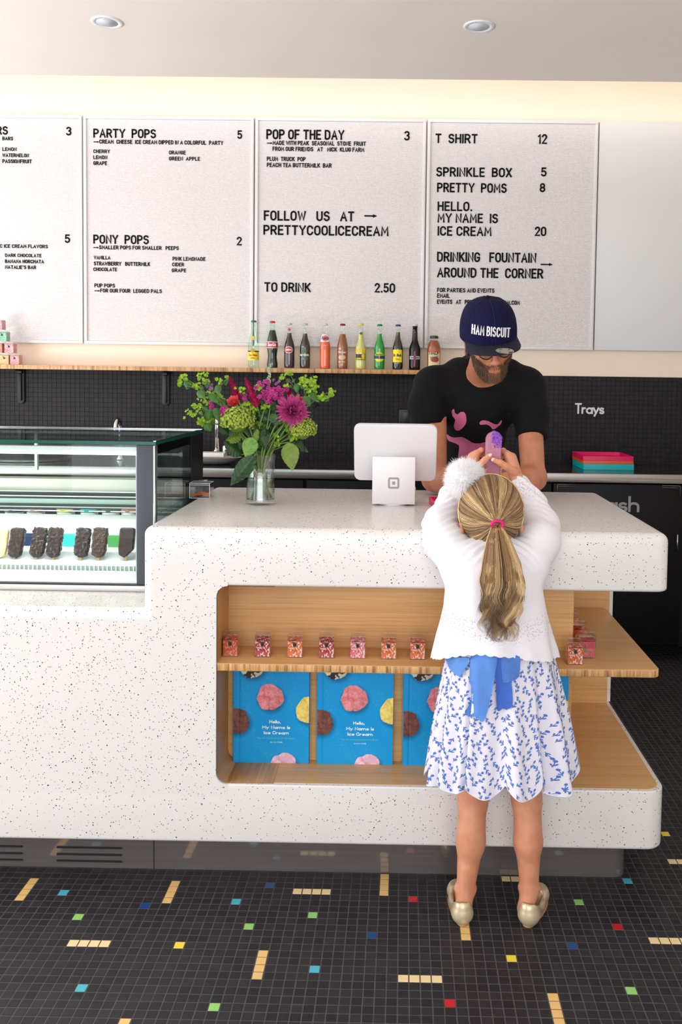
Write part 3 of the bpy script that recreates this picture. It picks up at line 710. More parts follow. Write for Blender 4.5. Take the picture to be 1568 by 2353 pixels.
def bottle(px, base, prof, glass, liq, fill, cap, label, dec, Y=4.93, sc=1.0, name='soda_bottle', capr=.0152, caph=.009, opaque=False):
    top = prof[-1][1]
    x = P(px, 845, Y)[0]
    t = thing(name, label, 'bottle', 'soda bottles in a row on the wall shelf', (x, Y, 1.4896), random.Random(px).uniform(-.1, .1)*0)
    m = MB(); lathe(m, prof, 28); g = obj('glass', m, glass, t, angle=60)
    if liq:
        q = [(max(r-.0016, 0), z) for r, z in prof if z <= fill and z > 0]; q = [(0, .002), (q[0][0]*.96, .003)]+q[1:]+[(rad_at(prof, fill)-.0016, fill), (0, fill)]
        m = MB(); lathe(m, q, 28); obj('drink', m, liq, t, angle=50)
    m = MB(); lathe(m, [(0, top+.001), (capr*.82, top+.001), (capr, top-.002), (capr*1.04, top-caph), (capr*.9, top-caph-.0005)][::-1], 26); obj('cap', m, mat('cap_enamel', cap, .3, .3), t, angle=40)
    for mb, col in dec:
        if isinstance(mb, tuple):
            s, x0, x1, z0, h = mb[:5]; w = mb[5] if len(mb) > 5 else .15
            q = text(s, x0, x1, z0, h, 0, w, .0002, .2, slant=(mb[6] if len(mb) > 6 else 0)); wrap(q, prof, .0008)
            obj('lettering', q, lm(col), t, False, kind='stuff')
        else: obj('label', mb, lm(col), t)
    return t
YEL = srgb(250, 214, 40)
bottle(583, 0, tall, GG, None, 0, srgb(60, 110, 90), 'clear mineral water bottle with a yellow label, leftmost on the shelf',
       [(band(tall, -.04, .04, .043, .095), YEL), (band(tall, -.04, .04, .089, .096, .0006), srgb(30, 30, 30)), (band(tall, -.012, .012, .085, .108, .0008, shape='oval'), srgb(186, 150, 20)), (band(tall, -.011, .011, .155, .177, .0005, shape='oval'), srgb(240, 190, 30)),
        (('Topo Chico', -.025, .025, .066, .013, .2), srgb(190, 60, 30)), (('MINERAL', -.014, .014, .052, .006, .2), srgb(120, 90, 20))])
bottle(626, 0, coke, GG, liquid('cola', srgb(34, 14, 12)), .212, srgb(206, 40, 38), 'curved cola bottle with a red label and red cap',
       [(band(coke, -.045, .045, .112, .148), white_), (band(coke, -.045, .045, .115, .145, .0007), srgb(204, 36, 40)), (('Coca-Cola', -.023, .025, .122, .02, .15, .15), white_)])
bottle(665, 0, std, GC, liquid('dark_cherry', srgb(52, 12, 20)), .198, srgb(190, 190, 190), 'dark cherry soda bottle with a small red oval label',
       [(band(std, -.025, .025, .085, .122, .0005, shape='oval'), white_), (band(std, -.023, .023, .088, .119, .0008, shape='oval'), srgb(196, 48, 52)), (('CHEERWINE', -.017, .017, .099, .009, .2), white_), (band(std, -.008, .008, .208, .224, .0005, shape='oval'), srgb(200, 40, 50))])
bottle(701, 0, std, GC, liquid('dark_root', srgb(36, 12, 16)), .196, srgb(186, 186, 182), 'dark soda bottle printed with green leaves and white lettering, left of the orange bottle',
       [(band(std, -.018, .014, .086, .112, .0005, shape='oval'), srgb(70, 110, 76)), (band(std, -.004, .020, .044, .066, .0005, shape='oval'), srgb(60, 104, 60)), (('ROOTBEER', -.029, .026, .07, .011, .2), srgb(214, 220, 214)), (('SODA', -.02, .004, .05, .008, .15), srgb(170, 180, 176)), (('BLACK', -.017, -.002, .118, .006, .2), srgb(180, 180, 170))])
bottle(747, 0, slim, GC, liquid('orange_soda', srgb(246, 96, 22)), .19, srgb(206, 200, 196), 'bright orange soda bottle with a blue and white neck label',
       [(band(slim, -.04, .04, .15, .192, .0005), white_), (band(slim, -.015, .017, .153, .187, .0008, shape='oval'), srgb(240, 110, 40)), (('Fanta', -.02, .022, .162, .021, .2, .4), srgb(28, 52, 130)), (('-', -.02, .02, .128, .006, .2), white_)], sc=1)
bottle(787, 0, slim, GC, liquid('amber_ginger', srgb(150, 76, 22), .12), .195, srgb(130, 30, 50), 'amber ginger soda bottle with white printing and a dark red cap',
       [(('Ginger', -.024, .026, .088, .014, .2), srgb(235, 215, 195)), (('ALE', -.022, -.004, .108, .012, .2), srgb(235, 215, 195)), (band(slim, -.024, .022, .052, .078, .0005, shape='oval'), srgb(220, 180, 150)), (('BREWED', -.02, .016, .036, .009, .2), srgb(230, 205, 180)), (('12', -.012, .006, .018, .012, .2), srgb(230, 205, 180))])
bottle(829, 0, long_, GC, liquid('lemon_soda', srgb(222, 212, 128), .12), .21, srgb(226, 206, 60), 'pale lemon soda bottle with a black and yellow label',
       [(band(long_, -.030, .030, .052, .085, .0005), srgb(40, 44, 40)), (('LEMMY', -.026, .028, .093, .024, .24), YEL), (band(long_, .006, .026, .062, .088, .0008, shape='oval'), YEL), (('LEMONADE', -.026, .026, .055, .01, .24), YEL), (band(long_, -.008, .008, .193, .208, .0005, shape='oval'), srgb(90, 100, 40))])
bottle(872, 0, std, GC, liquid('green_soda', srgb(0, 150, 34), .1), .20, srgb(30, 130, 80), 'bright green soda bottle with a yellow and blue oval label',
       [(band(std, -.031, .031, .044, .096, .0005, shape='oval'), srgb(226, 222, 40)), (band(std, -.04, .04, .060, .078, .0009), srgb(20, 56, 96)), (('GREEN RIVER', -.022, .022, .08, .008, .22), srgb(10, 110, 50)), (('T', -.003, .003, .062, .014, .2), YEL)])
bottle(914, 0, std, GC, liquid('dark_cola', srgb(26, 14, 16)), .21, srgb(70, 64, 120), 'black soda bottle with a square yellow label and purple cap',
       [(band(std, -.032, .027, .042, .112, .0005), srgb(250, 226, 20)), (('Dr. Bob', -.028, .022, .074, .015, .24, .1), srgb(20, 30, 60)), (('Dry', -.01, .01, .055, .011, .15), srgb(20, 30, 60)), (('---', -.02, .012, .034, .004, .3), white_)])
bottle(953, 0, long_, g_glass('bottle_dark', (.16, .09, .05)), liquid('stout', srgb(14, 10, 10)), .17, srgb(206, 206, 208), 'dark brown glass bottle with a silver bar label beside the man',
       [(band(long_, -.032, .032, .06, .078, .0005), srgb(176, 190, 206)), (band(long_, -.007, .007, .034, .104, .0008, shape='oval'), srgb(150, 40, 40)), (('STEWARTS', -.024, .024, .064, .009, .22), srgb(60, 60, 90))])
bottle(997, 0, squat, GC, liquid('amber_tea', srgb(156, 74, 20), .12), .166, srgb(44, 54, 46), 'wide amber juice bottle with a HALF label, half behind the shoulder of the man',
       [(band(squat, -.036, .036, .02, .115, .0005), srgb(216, 196, 150)), (band(squat, -.036, .036, .1, .118, .0009), srgb(196, 90, 60)), (('HALF', -.030, .030, .086, .020, .2), srgb(40, 60, 40)), (('HALF', -.022, .022, .065, .013, .2), srgb(60, 60, 40)), (band(squat, -.02, .03, .045, .075, .001, shape='oval'), srgb(150, 50, 60))], capr=.0235, caph=.014)

# ------------------------------------------------------------------ acrylic boxes of sprinkles
def sprinkle_mat(name, cols, sc=1.0):
    m = mat(name, cols[0][1], .45); t = NT(m)
    v = t.n('ShaderNodeTexVoronoi', i_Scale=420*sc); t.l(t.coords((1, 1, .45), rot=(.5, .4, .9)), v.inputs['Vector'])
    sep = t.n('ShaderNodeSeparateColor'); t.l(v.outputs['Color'], sep.inputs[0])
    t.l(t.ramp(sep.outputs[0], cols, 'CONSTANT'), t.b.inputs['Base Color']); t.bump(v.outputs['Distance'], .5, .001); return m
wh = srgb(246, 226, 214)
SPR = {'orange': sprinkle_mat('orange_sprinkles', [(0, srgb(226, 92, 22)), (.45, srgb(240, 116, 34)), (.72, wh)]),
       'salmon': sprinkle_mat('salmon_sprinkles', [(0, srgb(196, 66, 32)), (.4, srgb(222, 96, 58)), (.8, srgb(240, 160, 120))]),
       'crimson': sprinkle_mat('crimson_sprinkles', [(0, srgb(170, 14, 44)), (.5, srgb(196, 28, 56)), (.72, wh)]),
       'pink': sprinkle_mat('pink_sprinkles', [(0, srgb(232, 84, 122)), (.4, srgb(240, 130, 152)), (.66, wh)]),
       'coral': sprinkle_mat('coral_sprinkles', [(0, srgb(214, 60, 80)), (.5, srgb(232, 90, 110)), (.8, srgb(90, 120, 60))]),
       'yellow': sprinkle_mat('yellow_sprinkles', [(0, srgb(240, 196, 80)), (.5, srgb(250, 220, 130)), (.8, srgb(220, 150, 60))]),
       'mint': sprinkle_mat('mint_sprinkles', [(0, srgb(80, 170, 120)), (.4, srgb(130, 210, 170)), (.7, srgb(180, 230, 200))]),
       'rose': sprinkle_mat('rose_sprinkles', [(0, srgb(226, 110, 120)), (.5, srgb(240, 160, 160)), (.8, wh)]),
       'purple': sprinkle_mat('purple_sprinkles', [(0, srgb(110, 40, 170)), (.5, srgb(150, 80, 200)), (.8, srgb(190, 140, 220))])}
blackp = mat('black_hanger', (.01, .01, .01), .4)
def sprinkle_box(loc, kind, label, group, w=.044, d=.046, h=.062, fill=.8, rz=0, tag_=True, sc=1.0):
    t = thing('sprinkle_box', label, 'box', group, loc, rz)
    m = MB(); th = .0014
    bx(m, -w/2, w/2, -d/2, d/2, 0, th); bx(m, -w/2, -w/2+th, -d/2, d/2, th, h); bx(m, w/2-th, w/2, -d/2, d/2, th, h)
    bx(m, -w/2+th, w/2-th, -d/2, -d/2+th, th, h); bx(m, -w/2+th, w/2-th, d/2-th, d/2, th, h)
    obj('acrylic_shell', m, ACRYL, t, False)
    m = MB(); rbox(m, -w/2-.0005, w/2+.0005, -d/2-.0005, d/2+.0005, h, h+.0025, .001, 2); obj('lid', m, ACRYL, t, angle=40)
    m = MB(); rr = random.Random(hash(kind)%97+int(loc[0]*1000))
    nx = 7; G = np.zeros((nx, nx, 3)); q = th+.0004
    for i in range(nx):
        for j in range(nx): G[i, j] = (-w/2+q+(w-2*q)*i/(nx-1), -d/2+q+(d-2*q)*j/(nx-1), h*fill+rr.uniform(-.002, .0025))
    grid(m, G)
    bx(m, -w/2+q, w/2-q, -d/2+q, d/2-q, q, h*fill-.002)
    obj('sprinkles', m, SPR[kind], t, False)
    if tag_:
        m = MB(); slab(m, rrect(-.0045, .0045, h*.62-.006, h*.62+.0035, .002, 3), -d/2-.0016, -d/2-.0002, 0, 0, axes=(0, 2, 1)); slab(m, [(-.008, h*.8), (-.004, h*.74), (.001, h*.64), (-.002, h*.64), (-.006, h*.72)], -d/2-.0012, -d/2-.0002, 0, 0, axes=(0, 2, 1))
        obj('hook_mark', m, blackp, t, False)
    return t
G1 = 'sprinkle boxes on the counter shelf'
for px, k, lb in ((528, 'salmon', 'acrylic box of dull orange sprinkles, leftmost on the recess shelf'), (602.5, 'crimson', 'acrylic box of crimson and white sprinkles, second from the left on the recess shelf'),
                  (677, 'orange', 'acrylic box of orange sprinkles between the two crimson boxes'), (750, 'crimson', 'acrylic box of crimson and white sprinkles left of the pink box'),
                  (822, 'pink', 'acrylic box of pink and white sprinkles on the recess shelf'), (893, 'orange', 'acrylic box of orange sprinkles just right of the pink box'),
                  (960, 'orange', 'acrylic box of orange sprinkles nearest the left side of the girl')):
    x = P(px, 1520, 2.45)[0]; sprinkle_box((x, 2.478, SH1+.0002), k, lb, G1)
x = P(1323, 1527, 2.43)[0]; sprinkle_box((x, 2.455, SH1+.0002), 'orange', 'acrylic box of orange sprinkles on the shelf to the right of the girl', G1, tag_=True)
for i, (px, Y, k, lb) in enumerate(((1347, 2.515, 'coral', 'acrylic box of coral and green sprinkles behind the orange box at the shelf end'), (1338, 2.635, 'salmon', 'acrylic box of orange sprinkles, third back in the column at the shelf end'), (1326, 2.77, 'orange', 'acrylic box of orange sprinkles, farthest back at the shelf end'))):
    x = P(px, 1500, Y-.023)[0]; sprinkle_box((.541, Y, SH1+.0002), k, lb, G1, rz=PI/2)
# pyramid on the wall shelf
G2 = 'stacked sprinkle boxes on the wall shelf'
W2 = .0475; zb0 = 1.4896; Yp = 4.93
pyr = [(-11, 0, 'pink', 'acrylic box of pink sprinkles at the left frame edge, bottom of the pyramid'), (12.5, 0, 'yellow', 'acrylic box of yellow sprinkles in the bottom row of the pyramid'), (36, 0, 'rose', 'acrylic box of pale pink sprinkles at the right end of the bottom row'),
       (-2, 1, 'salmon', 'acrylic box of orange red sprinkles in the second row of the pyramid'), (23.5, 1, 'pink', 'acrylic box of pink sprinkles at the right end of the second row'),
       (8, 2, 'mint', 'acrylic box of mint green sprinkles in the pyramid'), (-2, 3, 'rose', 'acrylic box of rose sprinkles on top of the pyramid')]
for px, row, k, lb in pyr:
    x = P(px, 830, Yp)[0]; sprinkle_box((x+.004, Yp, zb0+row*.0645), k, lb, G2, w=.052, d=.05, h=.0605, fill=.88)

# open acrylic box beside the glass case
a = P(456, 1149, 2.97)
t = thing('acrylic_scoop_box', 'open clear acrylic box with a little orange sprinkles beside the glass case', 'box', None, (a[0]+.0045, 3.0, ZT+.0004), 0)
m = MB(); w, d, h, th = .068, .06, .052, .0025
ring = [(-d/2, 0), (d/2+.008, 0), (d/2+.014, .02), (d/2, h), (-d/2, h)]
for x0 in (-w/2, w/2-th): slab(m, [(q[0], q[1]) for q in ring], x0, x0+th, 0, 0, axes=(1, 2, 0))
bx(m, -w/2+th, w/2-th, -d/2, d/2+.006, 0, th); bx(m, -w/2+th, w/2-th, -d/2, -d/2+th, th, h); bx(m, -w/2+th, w/2-th, -d/2, d/2, h-th, h)
obj('acrylic_shell', m, thin_glass('acrylic_thick', (.985, .985, .985), 1.4), t, False)
m = MB()
for xx in (-w/2, w/2):
    for yy in (-d/2,): bx(m, xx-.0009, xx+.0009, yy-.0009, yy+.0009, 0, h)
    for zz in (.0009, h): bx(m, xx-.0009, xx+.0009, -d/2, d/2, zz-.0009, zz+.0009)
for zz in (.0009, h, h-.006): bx(m, -w/2, w/2, -d/2-.0009, -d/2+.0009, zz-.0008, zz+.0008)
bx(m, -w/2, w/2, d/2-.0009, d/2+.0009, h-.0008, h+.0008)
obj('acrylic_edge_glint', m, mat('acrylic_edge_glint', srgb(226, 224, 222), .2), t, False)  # whitish bars put the gleam of the clear edges into colour
m = MB(); rbox(m, -.008, .022, d/2-.04, d/2-.03, h+.0002, h+.010, .002, 2); obj('lid_handle', m, thin_glass('acrylic_white', (.7, .7, .7), 2.0), t, angle=40)
m = MB(); G = np.zeros((14, 10, 3)); rr = random.Random(2)
for i in range(14):
    for j in range(10):
        u, v = i/13, j/9; G[i, j] = (-w/2+.003+(w-.006)*u, -d/2+.003+(d-.006)*v, .003+.004*rr.random()+.012*math.exp(-((u-.6)**2*6+(v-.3)**2*6)))
grid(m, G); b = MB()
for k in range(150):
    x, y = rr.uniform(-w/2+.005, w/2-.005), rr.uniform(-d/2+.005, d/2-.006); a2 = rr.uniform(0, 3)
    u, v = (x+w/2)/w, (y+d/2)/d; z = .007+.012*math.exp(-((u-.6)**2*6+(v-.3)**2*6)); tube(m, [(x, y, z), (x+.004*math.cos(a2), y+.004*math.sin(a2), z+rr.uniform(-.001, .002))], .0009, 4)
obj('sprinkles', m, noisy('orange_heap', srgb(226, 84, 30), srgb(246, 140, 60), 300, .5), t)

# ------------------------------------------------------------------ serving trays
mag = mat('magenta_tray', srgb(226, 0, 96), .35); org = mat('orange_tray', srgb(234, 84, 10), .35); tea = mat('teal_tray', srgb(14, 182, 186), .35)
def tray(loc, w, d, h, mm, label, group=None, rz=0):
    t = thing('serving_tray', label, 'tray', group, loc, rz)
    m = MB(); o_ = rrect(-w/2, w/2, -d/2, d/2, .004, 3); i_ = rrect(-w/2+.004, w/2-.004, -d/2+.004, d/2-.004, .002, 3); N = len(o_)
    V = [(x, y, 0) for x, y in o_]+[(x, y, h) for x, y in o_]+[(x, y, h) for x, y in i_]+[(x, y, .004) for x, y in i_]; F = []
    for r_ in range(3):
        for i in range(N): j = (i+1) % N; F.append((r_*N+i, r_*N+j, (r_+1)*N+j, (r_+1)*N+i))
    F.append(tuple(range(N-1, -1, -1))); F.append(tuple(3*N+i for i in range(N))); m.add(V, F)
    obj('tray_shell', m, mm, t, angle=40); return t
pl_ = P(1345, 1066, 4.62); pr_ = P(1449, 1066, 4.62); w = pr_[0]-pl_[0]+.03
xc = (P(1326, 1060, 4.8)[0]+pr_[0])/2+.01; 
tray((xc+.003, 4.78, ZC+.0008), w, .30, .032, tea, 'turquoise tray at the bottom of the stack under the word Trays', 'stacked trays')
tray((xc, 4.78, ZC+.034), w, .30, .016, org, 'orange tray in the middle of the stack under the word Trays', 'stacked trays')
tray((xc, 4.78, ZC+.051), w, .30, .022, mag, 'magenta tray on top of the stack under the word Trays', 'stacked trays')
a = PZ(1005, 1155, ZT+.02)
tray((a[0]+.085, a[1]+.06, ZT+.0005), .20, .15, .022, mag, 'magenta tray lying on the counter behind the girl and tablet stand', None, .12)

# ------------------------------------------------------------------ tablet stand
whp = mat('white_tablet_plastic', srgb(226, 223, 224), .35)
a = P(905, 1160, 2.86); sx = a[0]
t = thing('tablet_stand', 'white point of sale tablet on a white stand with a grey square emblem', 'tablet', None, (sx, 2.92, ZT))
zt0, zt1 = P(905, 1105, 2.93)[2], P(905, 977, 2.86)[2]
w0 = (P(1003, 1090, 2.95)[0]-P(815, 1090, 2.95)[0]); hh = math.hypot(zt1-zt0, .075)
m = MB(); slab(m, rrect(-w0/2, w0/2, 0, hh, .022, 8), -.010, .012, .007, .004, 5, axes=(0, 2, 1))
lean = math.atan2(.07, zt1-zt0); Rm = Matrix.Rotation(lean, 4, 'X')
b = MB(); b.v = [m.verts()]; b.f = m.f; b.m = m.m; b.n = m.n; b.xf(np.array(Matrix.Translation((P(909, 1040, 2.92)[0]-sx, .045, zt0-ZT)) @ Rm))
obj('tablet', b, whp, t, angle=45)
m = MB(); b = MB(); slab(b, rrect(-w0/2+.008, w0/2-.008, .008, hh-.008, .014, 6), .0118, .0128, 0, 0, axes=(0, 2, 1)); b.xf(np.array(Matrix.Translation((P(909, 1040, 2.92)[0]-sx, .045, zt0-ZT)) @ Rm)); obj('screen', b, mat('screen_glass', srgb(30, 32, 36), .1), t, angle=45)
l, r_ = P(856, 1100, 2.86)[0]-sx, P(954.5, 1100, 2.86)[0]-sx; ztp = P(905, 1050, 2.86)[2]-ZT
m = MB(); slab(m, [(-.062, .006), (-.05, .006), (-.045, .03), (.02, .035), (.02, .042), (-.038, .09), (-.046, ztp), (-.062, ztp)] if False else [(-.060, .006), (.03, .006), (.03, .018), (-.045, .09), (-.045, ztp), (-.060, ztp)], l, r_, .0008, .0008, 2, axes=(1, 2, 0))
m2 = MB(); rbox(m2, l, r_, -.060, -.048, .006, ztp, .0015, 3); rbox(m2, l+.002, r_-.002, -.055, .05, .006, .014, .002, 3); rbox(m2, l+.02, r_-.02, -.05, .03, ztp-.055, ztp-.012, .004, 3)
obj('stand', m2, whp, t, angle=45)
m = MB(); lathe(m, [(0, 0), (.048, 0), (.05, .002), (.049, .0058), (0, .0058)], 36, (( l+r_)/2, -.012, 0)); obj('turntable', m, whp, t, angle=45)
m = MB(); rbox(m, r_, r_+.003, -.02, .02, .028, .055, .001, 2); obj('card_reader', m, whp, t, angle=45)
gr = mat('grey_emblem', srgb(150, 148, 148), .5)
cx_, cz_ = (l+r_)/2, P(904, 1110, 2.86)[2]-ZT
m = MB(); q = .0185; o_ = rrect(cx_-q, cx_+q, cz_-q, cz_+q, .006, 6); i_ = rrect(cx_-q+.0062, cx_+q-.0062, cz_-q+.0062, cz_+q-.0062, .0022, 6); N = len(o_)
m.add([(x, -.0604, z) for x, z in o_]+[(x, -.0604, z) for x, z in i_], [(i, (i+1) % N, N+(i+1) % N, N+i) for i in range(N)])
q = .0052; m.add([(x, -.0604, z) for x, z in rrect(cx_-q, cx_+q, cz_-q, cz_+q, .0006, 2)], [tuple(range(12))]); obj('emblem', m, gr, t, False)

# ------------------------------------------------------------------ cookbooks
NX, NZ = 148, 190
def cover_colors():
    X, Z = np.meshgrid(np.linspace(0, 1, NX+1), np.linspace(0, 1, NZ+1), indexing='ij')       # x, z up; aspect .775
    x = X*.775; base = np.zeros(X.shape+(3,)); base[:] = srgb(0, 152, 218)
    nr = np.random.default_rng(5)
    def vnoise(fr, seed):
        g = np.random.default_rng(seed).random((80, 80)); u = x*fr; v = Z*fr; i = u.astype(int) % 79; j = v.astype(int) % 79; fu = u-np.floor(u); fv = v-np.floor(v)
        fu = fu*fu*(3-2*fu); fv = fv*fv*(3-2*fv)
        return (g[i, j]*(1-fu)+g[i+1, j]*fu)*(1-fv)+(g[i, j+1]*(1-fu)+g[i+1, j+1]*fu)*fv
    sc = [(.19, 1.02, .135, srgb(222, 214, 190), srgb(52, 36, 32), 1), (.375, .685, .135, srgb(238, 152, 156), srgb(206, 104, 110), 2), (.775, .555, .135, srgb(238, 216, 120), srgb(214, 184, 80), 3),
          (.035, .43, .13, srgb(132, 82, 70), srgb(86, 50, 42), 4), (.52, -.03, .135, srgb(232, 196, 214), srgb(196, 150, 176), 5)]
    # printed frost crystals
    flake = np.zeros(X.shape)
    for cx_, cz_ in ((.38, .85), (.12, .72), (.62, .72), (.14, .56), (.6, .62), (.7, .36), (.2, .32), (.5, .14), (.42, .56), (.33, .1), (.65, .95), (.25, .2)):
        for a in range(6):
            th = a*PI/3+cx_*9; L_ = .05+.02*nr.random()
            for s_ in np.linspace(0, L_, 9):
                dx, dz = x-(cx_+s_*math.cos(th)), Z-(cz_+s_*math.sin(th)); flake = np.maximum(flake, (dx*dx+dz*dz < .0032**2)*(.55+.4*nr.random()))
                if s_ > L_*.55:
                    for e in (-1, 1):
                        dx, dz = x-(cx_+s_*math.cos(th)+.012*math.cos(th+e)), Z-(cz_+s_*math.sin(th)+.012*math.sin(th+e)); flake = np.maximum(flake, (dx*dx+dz*dz < .0028**2)*.5)
    base = base*(1-flake[..., None]*.28)+np.array(srgb(90, 200, 230))*flake[..., None]*.28
    for cx_, cz_, r, c1, c2, sd in sc:
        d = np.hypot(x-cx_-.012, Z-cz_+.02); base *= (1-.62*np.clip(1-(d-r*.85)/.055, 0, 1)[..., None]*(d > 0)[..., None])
    for cx_, cz_, r, c1, c2, sd in sc:
        ang = np.arctan2(Z-cz_, x-cx_); d = np.hypot(x-cx_, Z-cz_); rr = r*(1+.05*np.sin(ang*3+sd)+.03*np.sin(ang*7+sd*2)+.06*(vnoise(30, sd)-.5))
        n = vnoise(22, sd+10)*.55+vnoise(60, sd+20)*.45; k = np.clip((n-.36)/.3, 0, 1) if sd != 1 else (vnoise(26, 33)*.7+vnoise(60, 35)*.3 > .5).astype(float)
        if sd != 1: k = np.clip(k*.6+.4*(1-np.abs(vnoise(18, sd+40)-.5)*5 > .6), 0, 1)
        col = np.array(c1)*(1-k[..., None])+np.array(c2)*k[..., None]
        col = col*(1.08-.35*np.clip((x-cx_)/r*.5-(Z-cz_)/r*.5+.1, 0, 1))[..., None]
        msk = (d < rr)[..., None]; base = np.where(msk, col, base)
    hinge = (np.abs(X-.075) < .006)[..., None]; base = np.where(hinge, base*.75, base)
    return base
CC = cover_colors()
def book_mesh(w, h):
    m = MB(); G = np.zeros((NX+1, NZ+1, 3)); G[..., 0] = np.linspace(0, w, NX+1)[:, None]; G[..., 2] = np.linspace(0, h, NZ+1)[None]; G[..., 1] = 0
    X = np.linspace(0, 1, NX+1); G[..., 1] += (.0012*np.exp(-((X-.075)/.012)**2))[:, None]
    grid(m, G); return m
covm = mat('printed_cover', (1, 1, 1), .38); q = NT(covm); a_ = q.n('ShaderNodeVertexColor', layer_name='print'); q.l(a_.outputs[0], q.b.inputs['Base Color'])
blueb = mat('book_cloth_blue', srgb(0, 140, 204), .45)
def book(x0, label, Y=2.533, w=.2225, h=None):
    zb = ZR+.0015
    h = .287
    t = thing('cookbook', label, 'book', 'cookbooks under the recess shelf', (x0, Y, zb))
    m = book_mesh(w, h); me = m.mesh('front_cover', covm)
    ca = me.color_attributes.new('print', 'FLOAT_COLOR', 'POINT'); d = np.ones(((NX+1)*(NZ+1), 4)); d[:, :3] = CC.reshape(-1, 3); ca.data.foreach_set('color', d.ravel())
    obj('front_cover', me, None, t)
    m = MB(); bx(m, 0, w, .0012, .003, 0, h); bx(m, 0, w, .0205, .023, 0, h); slab(m, rrect(-.002, .004, .001, .023, .0025, 3), 0, h, 0, 0); obj('boards', m, blueb, t, False)
    m = MB(); bx(m, .005, w-.004, .003, .0205, .004, h-.004); obj('pages', m, PAPER, t, False)
    m = MB(); k = w
    for s, xa, xb, z, hh_ in (('Hello,', .475, .63, .415, .034), ('My Name Is', .38, .755, .357, .034), ('Ice Cream', .40, .735, .300, .034)):
        q = text(s, xa*k, xb*k, z*h, hh_*h, -.0003, .19, .0003, .16); m.add(q.verts(), q.f)
    obj('title', m, mat('white_print', srgb(244, 244, 244), .4), t, False)
    m = MB(); q = text('The Art and Science of the Scoop', .31*k, .81*k, .252*h, .016*h, -.0003, .14, .0002, .2); m.add(q.verts(), q.f); obj('subtitle', m, mat('lime_print', srgb(120, 210, 150), .4), t, False)
    q = text('DANA CREE', .49*k, .65*k, .212*h, .0115*h, -.0003, .2, .0002, .3); obj('author_line', q, mat('white_print', srgb(214, 234, 240), .4), t, False)
    return t
xa = P(537, 1660, 2.533)[0]
for px, lb in ((536.5, 'bright blue ice cream cookbook, leftmost in the recess'), (729, 'bright blue ice cream cookbook, middle one fully in view'), (927, 'bright blue ice cream cookbook half hidden by the floral skirt'), (1130, 'bright blue ice cream cookbook mostly hidden behind the girl, at the right end')):
    book(P(px, 1700, 2.533)[0], lb)
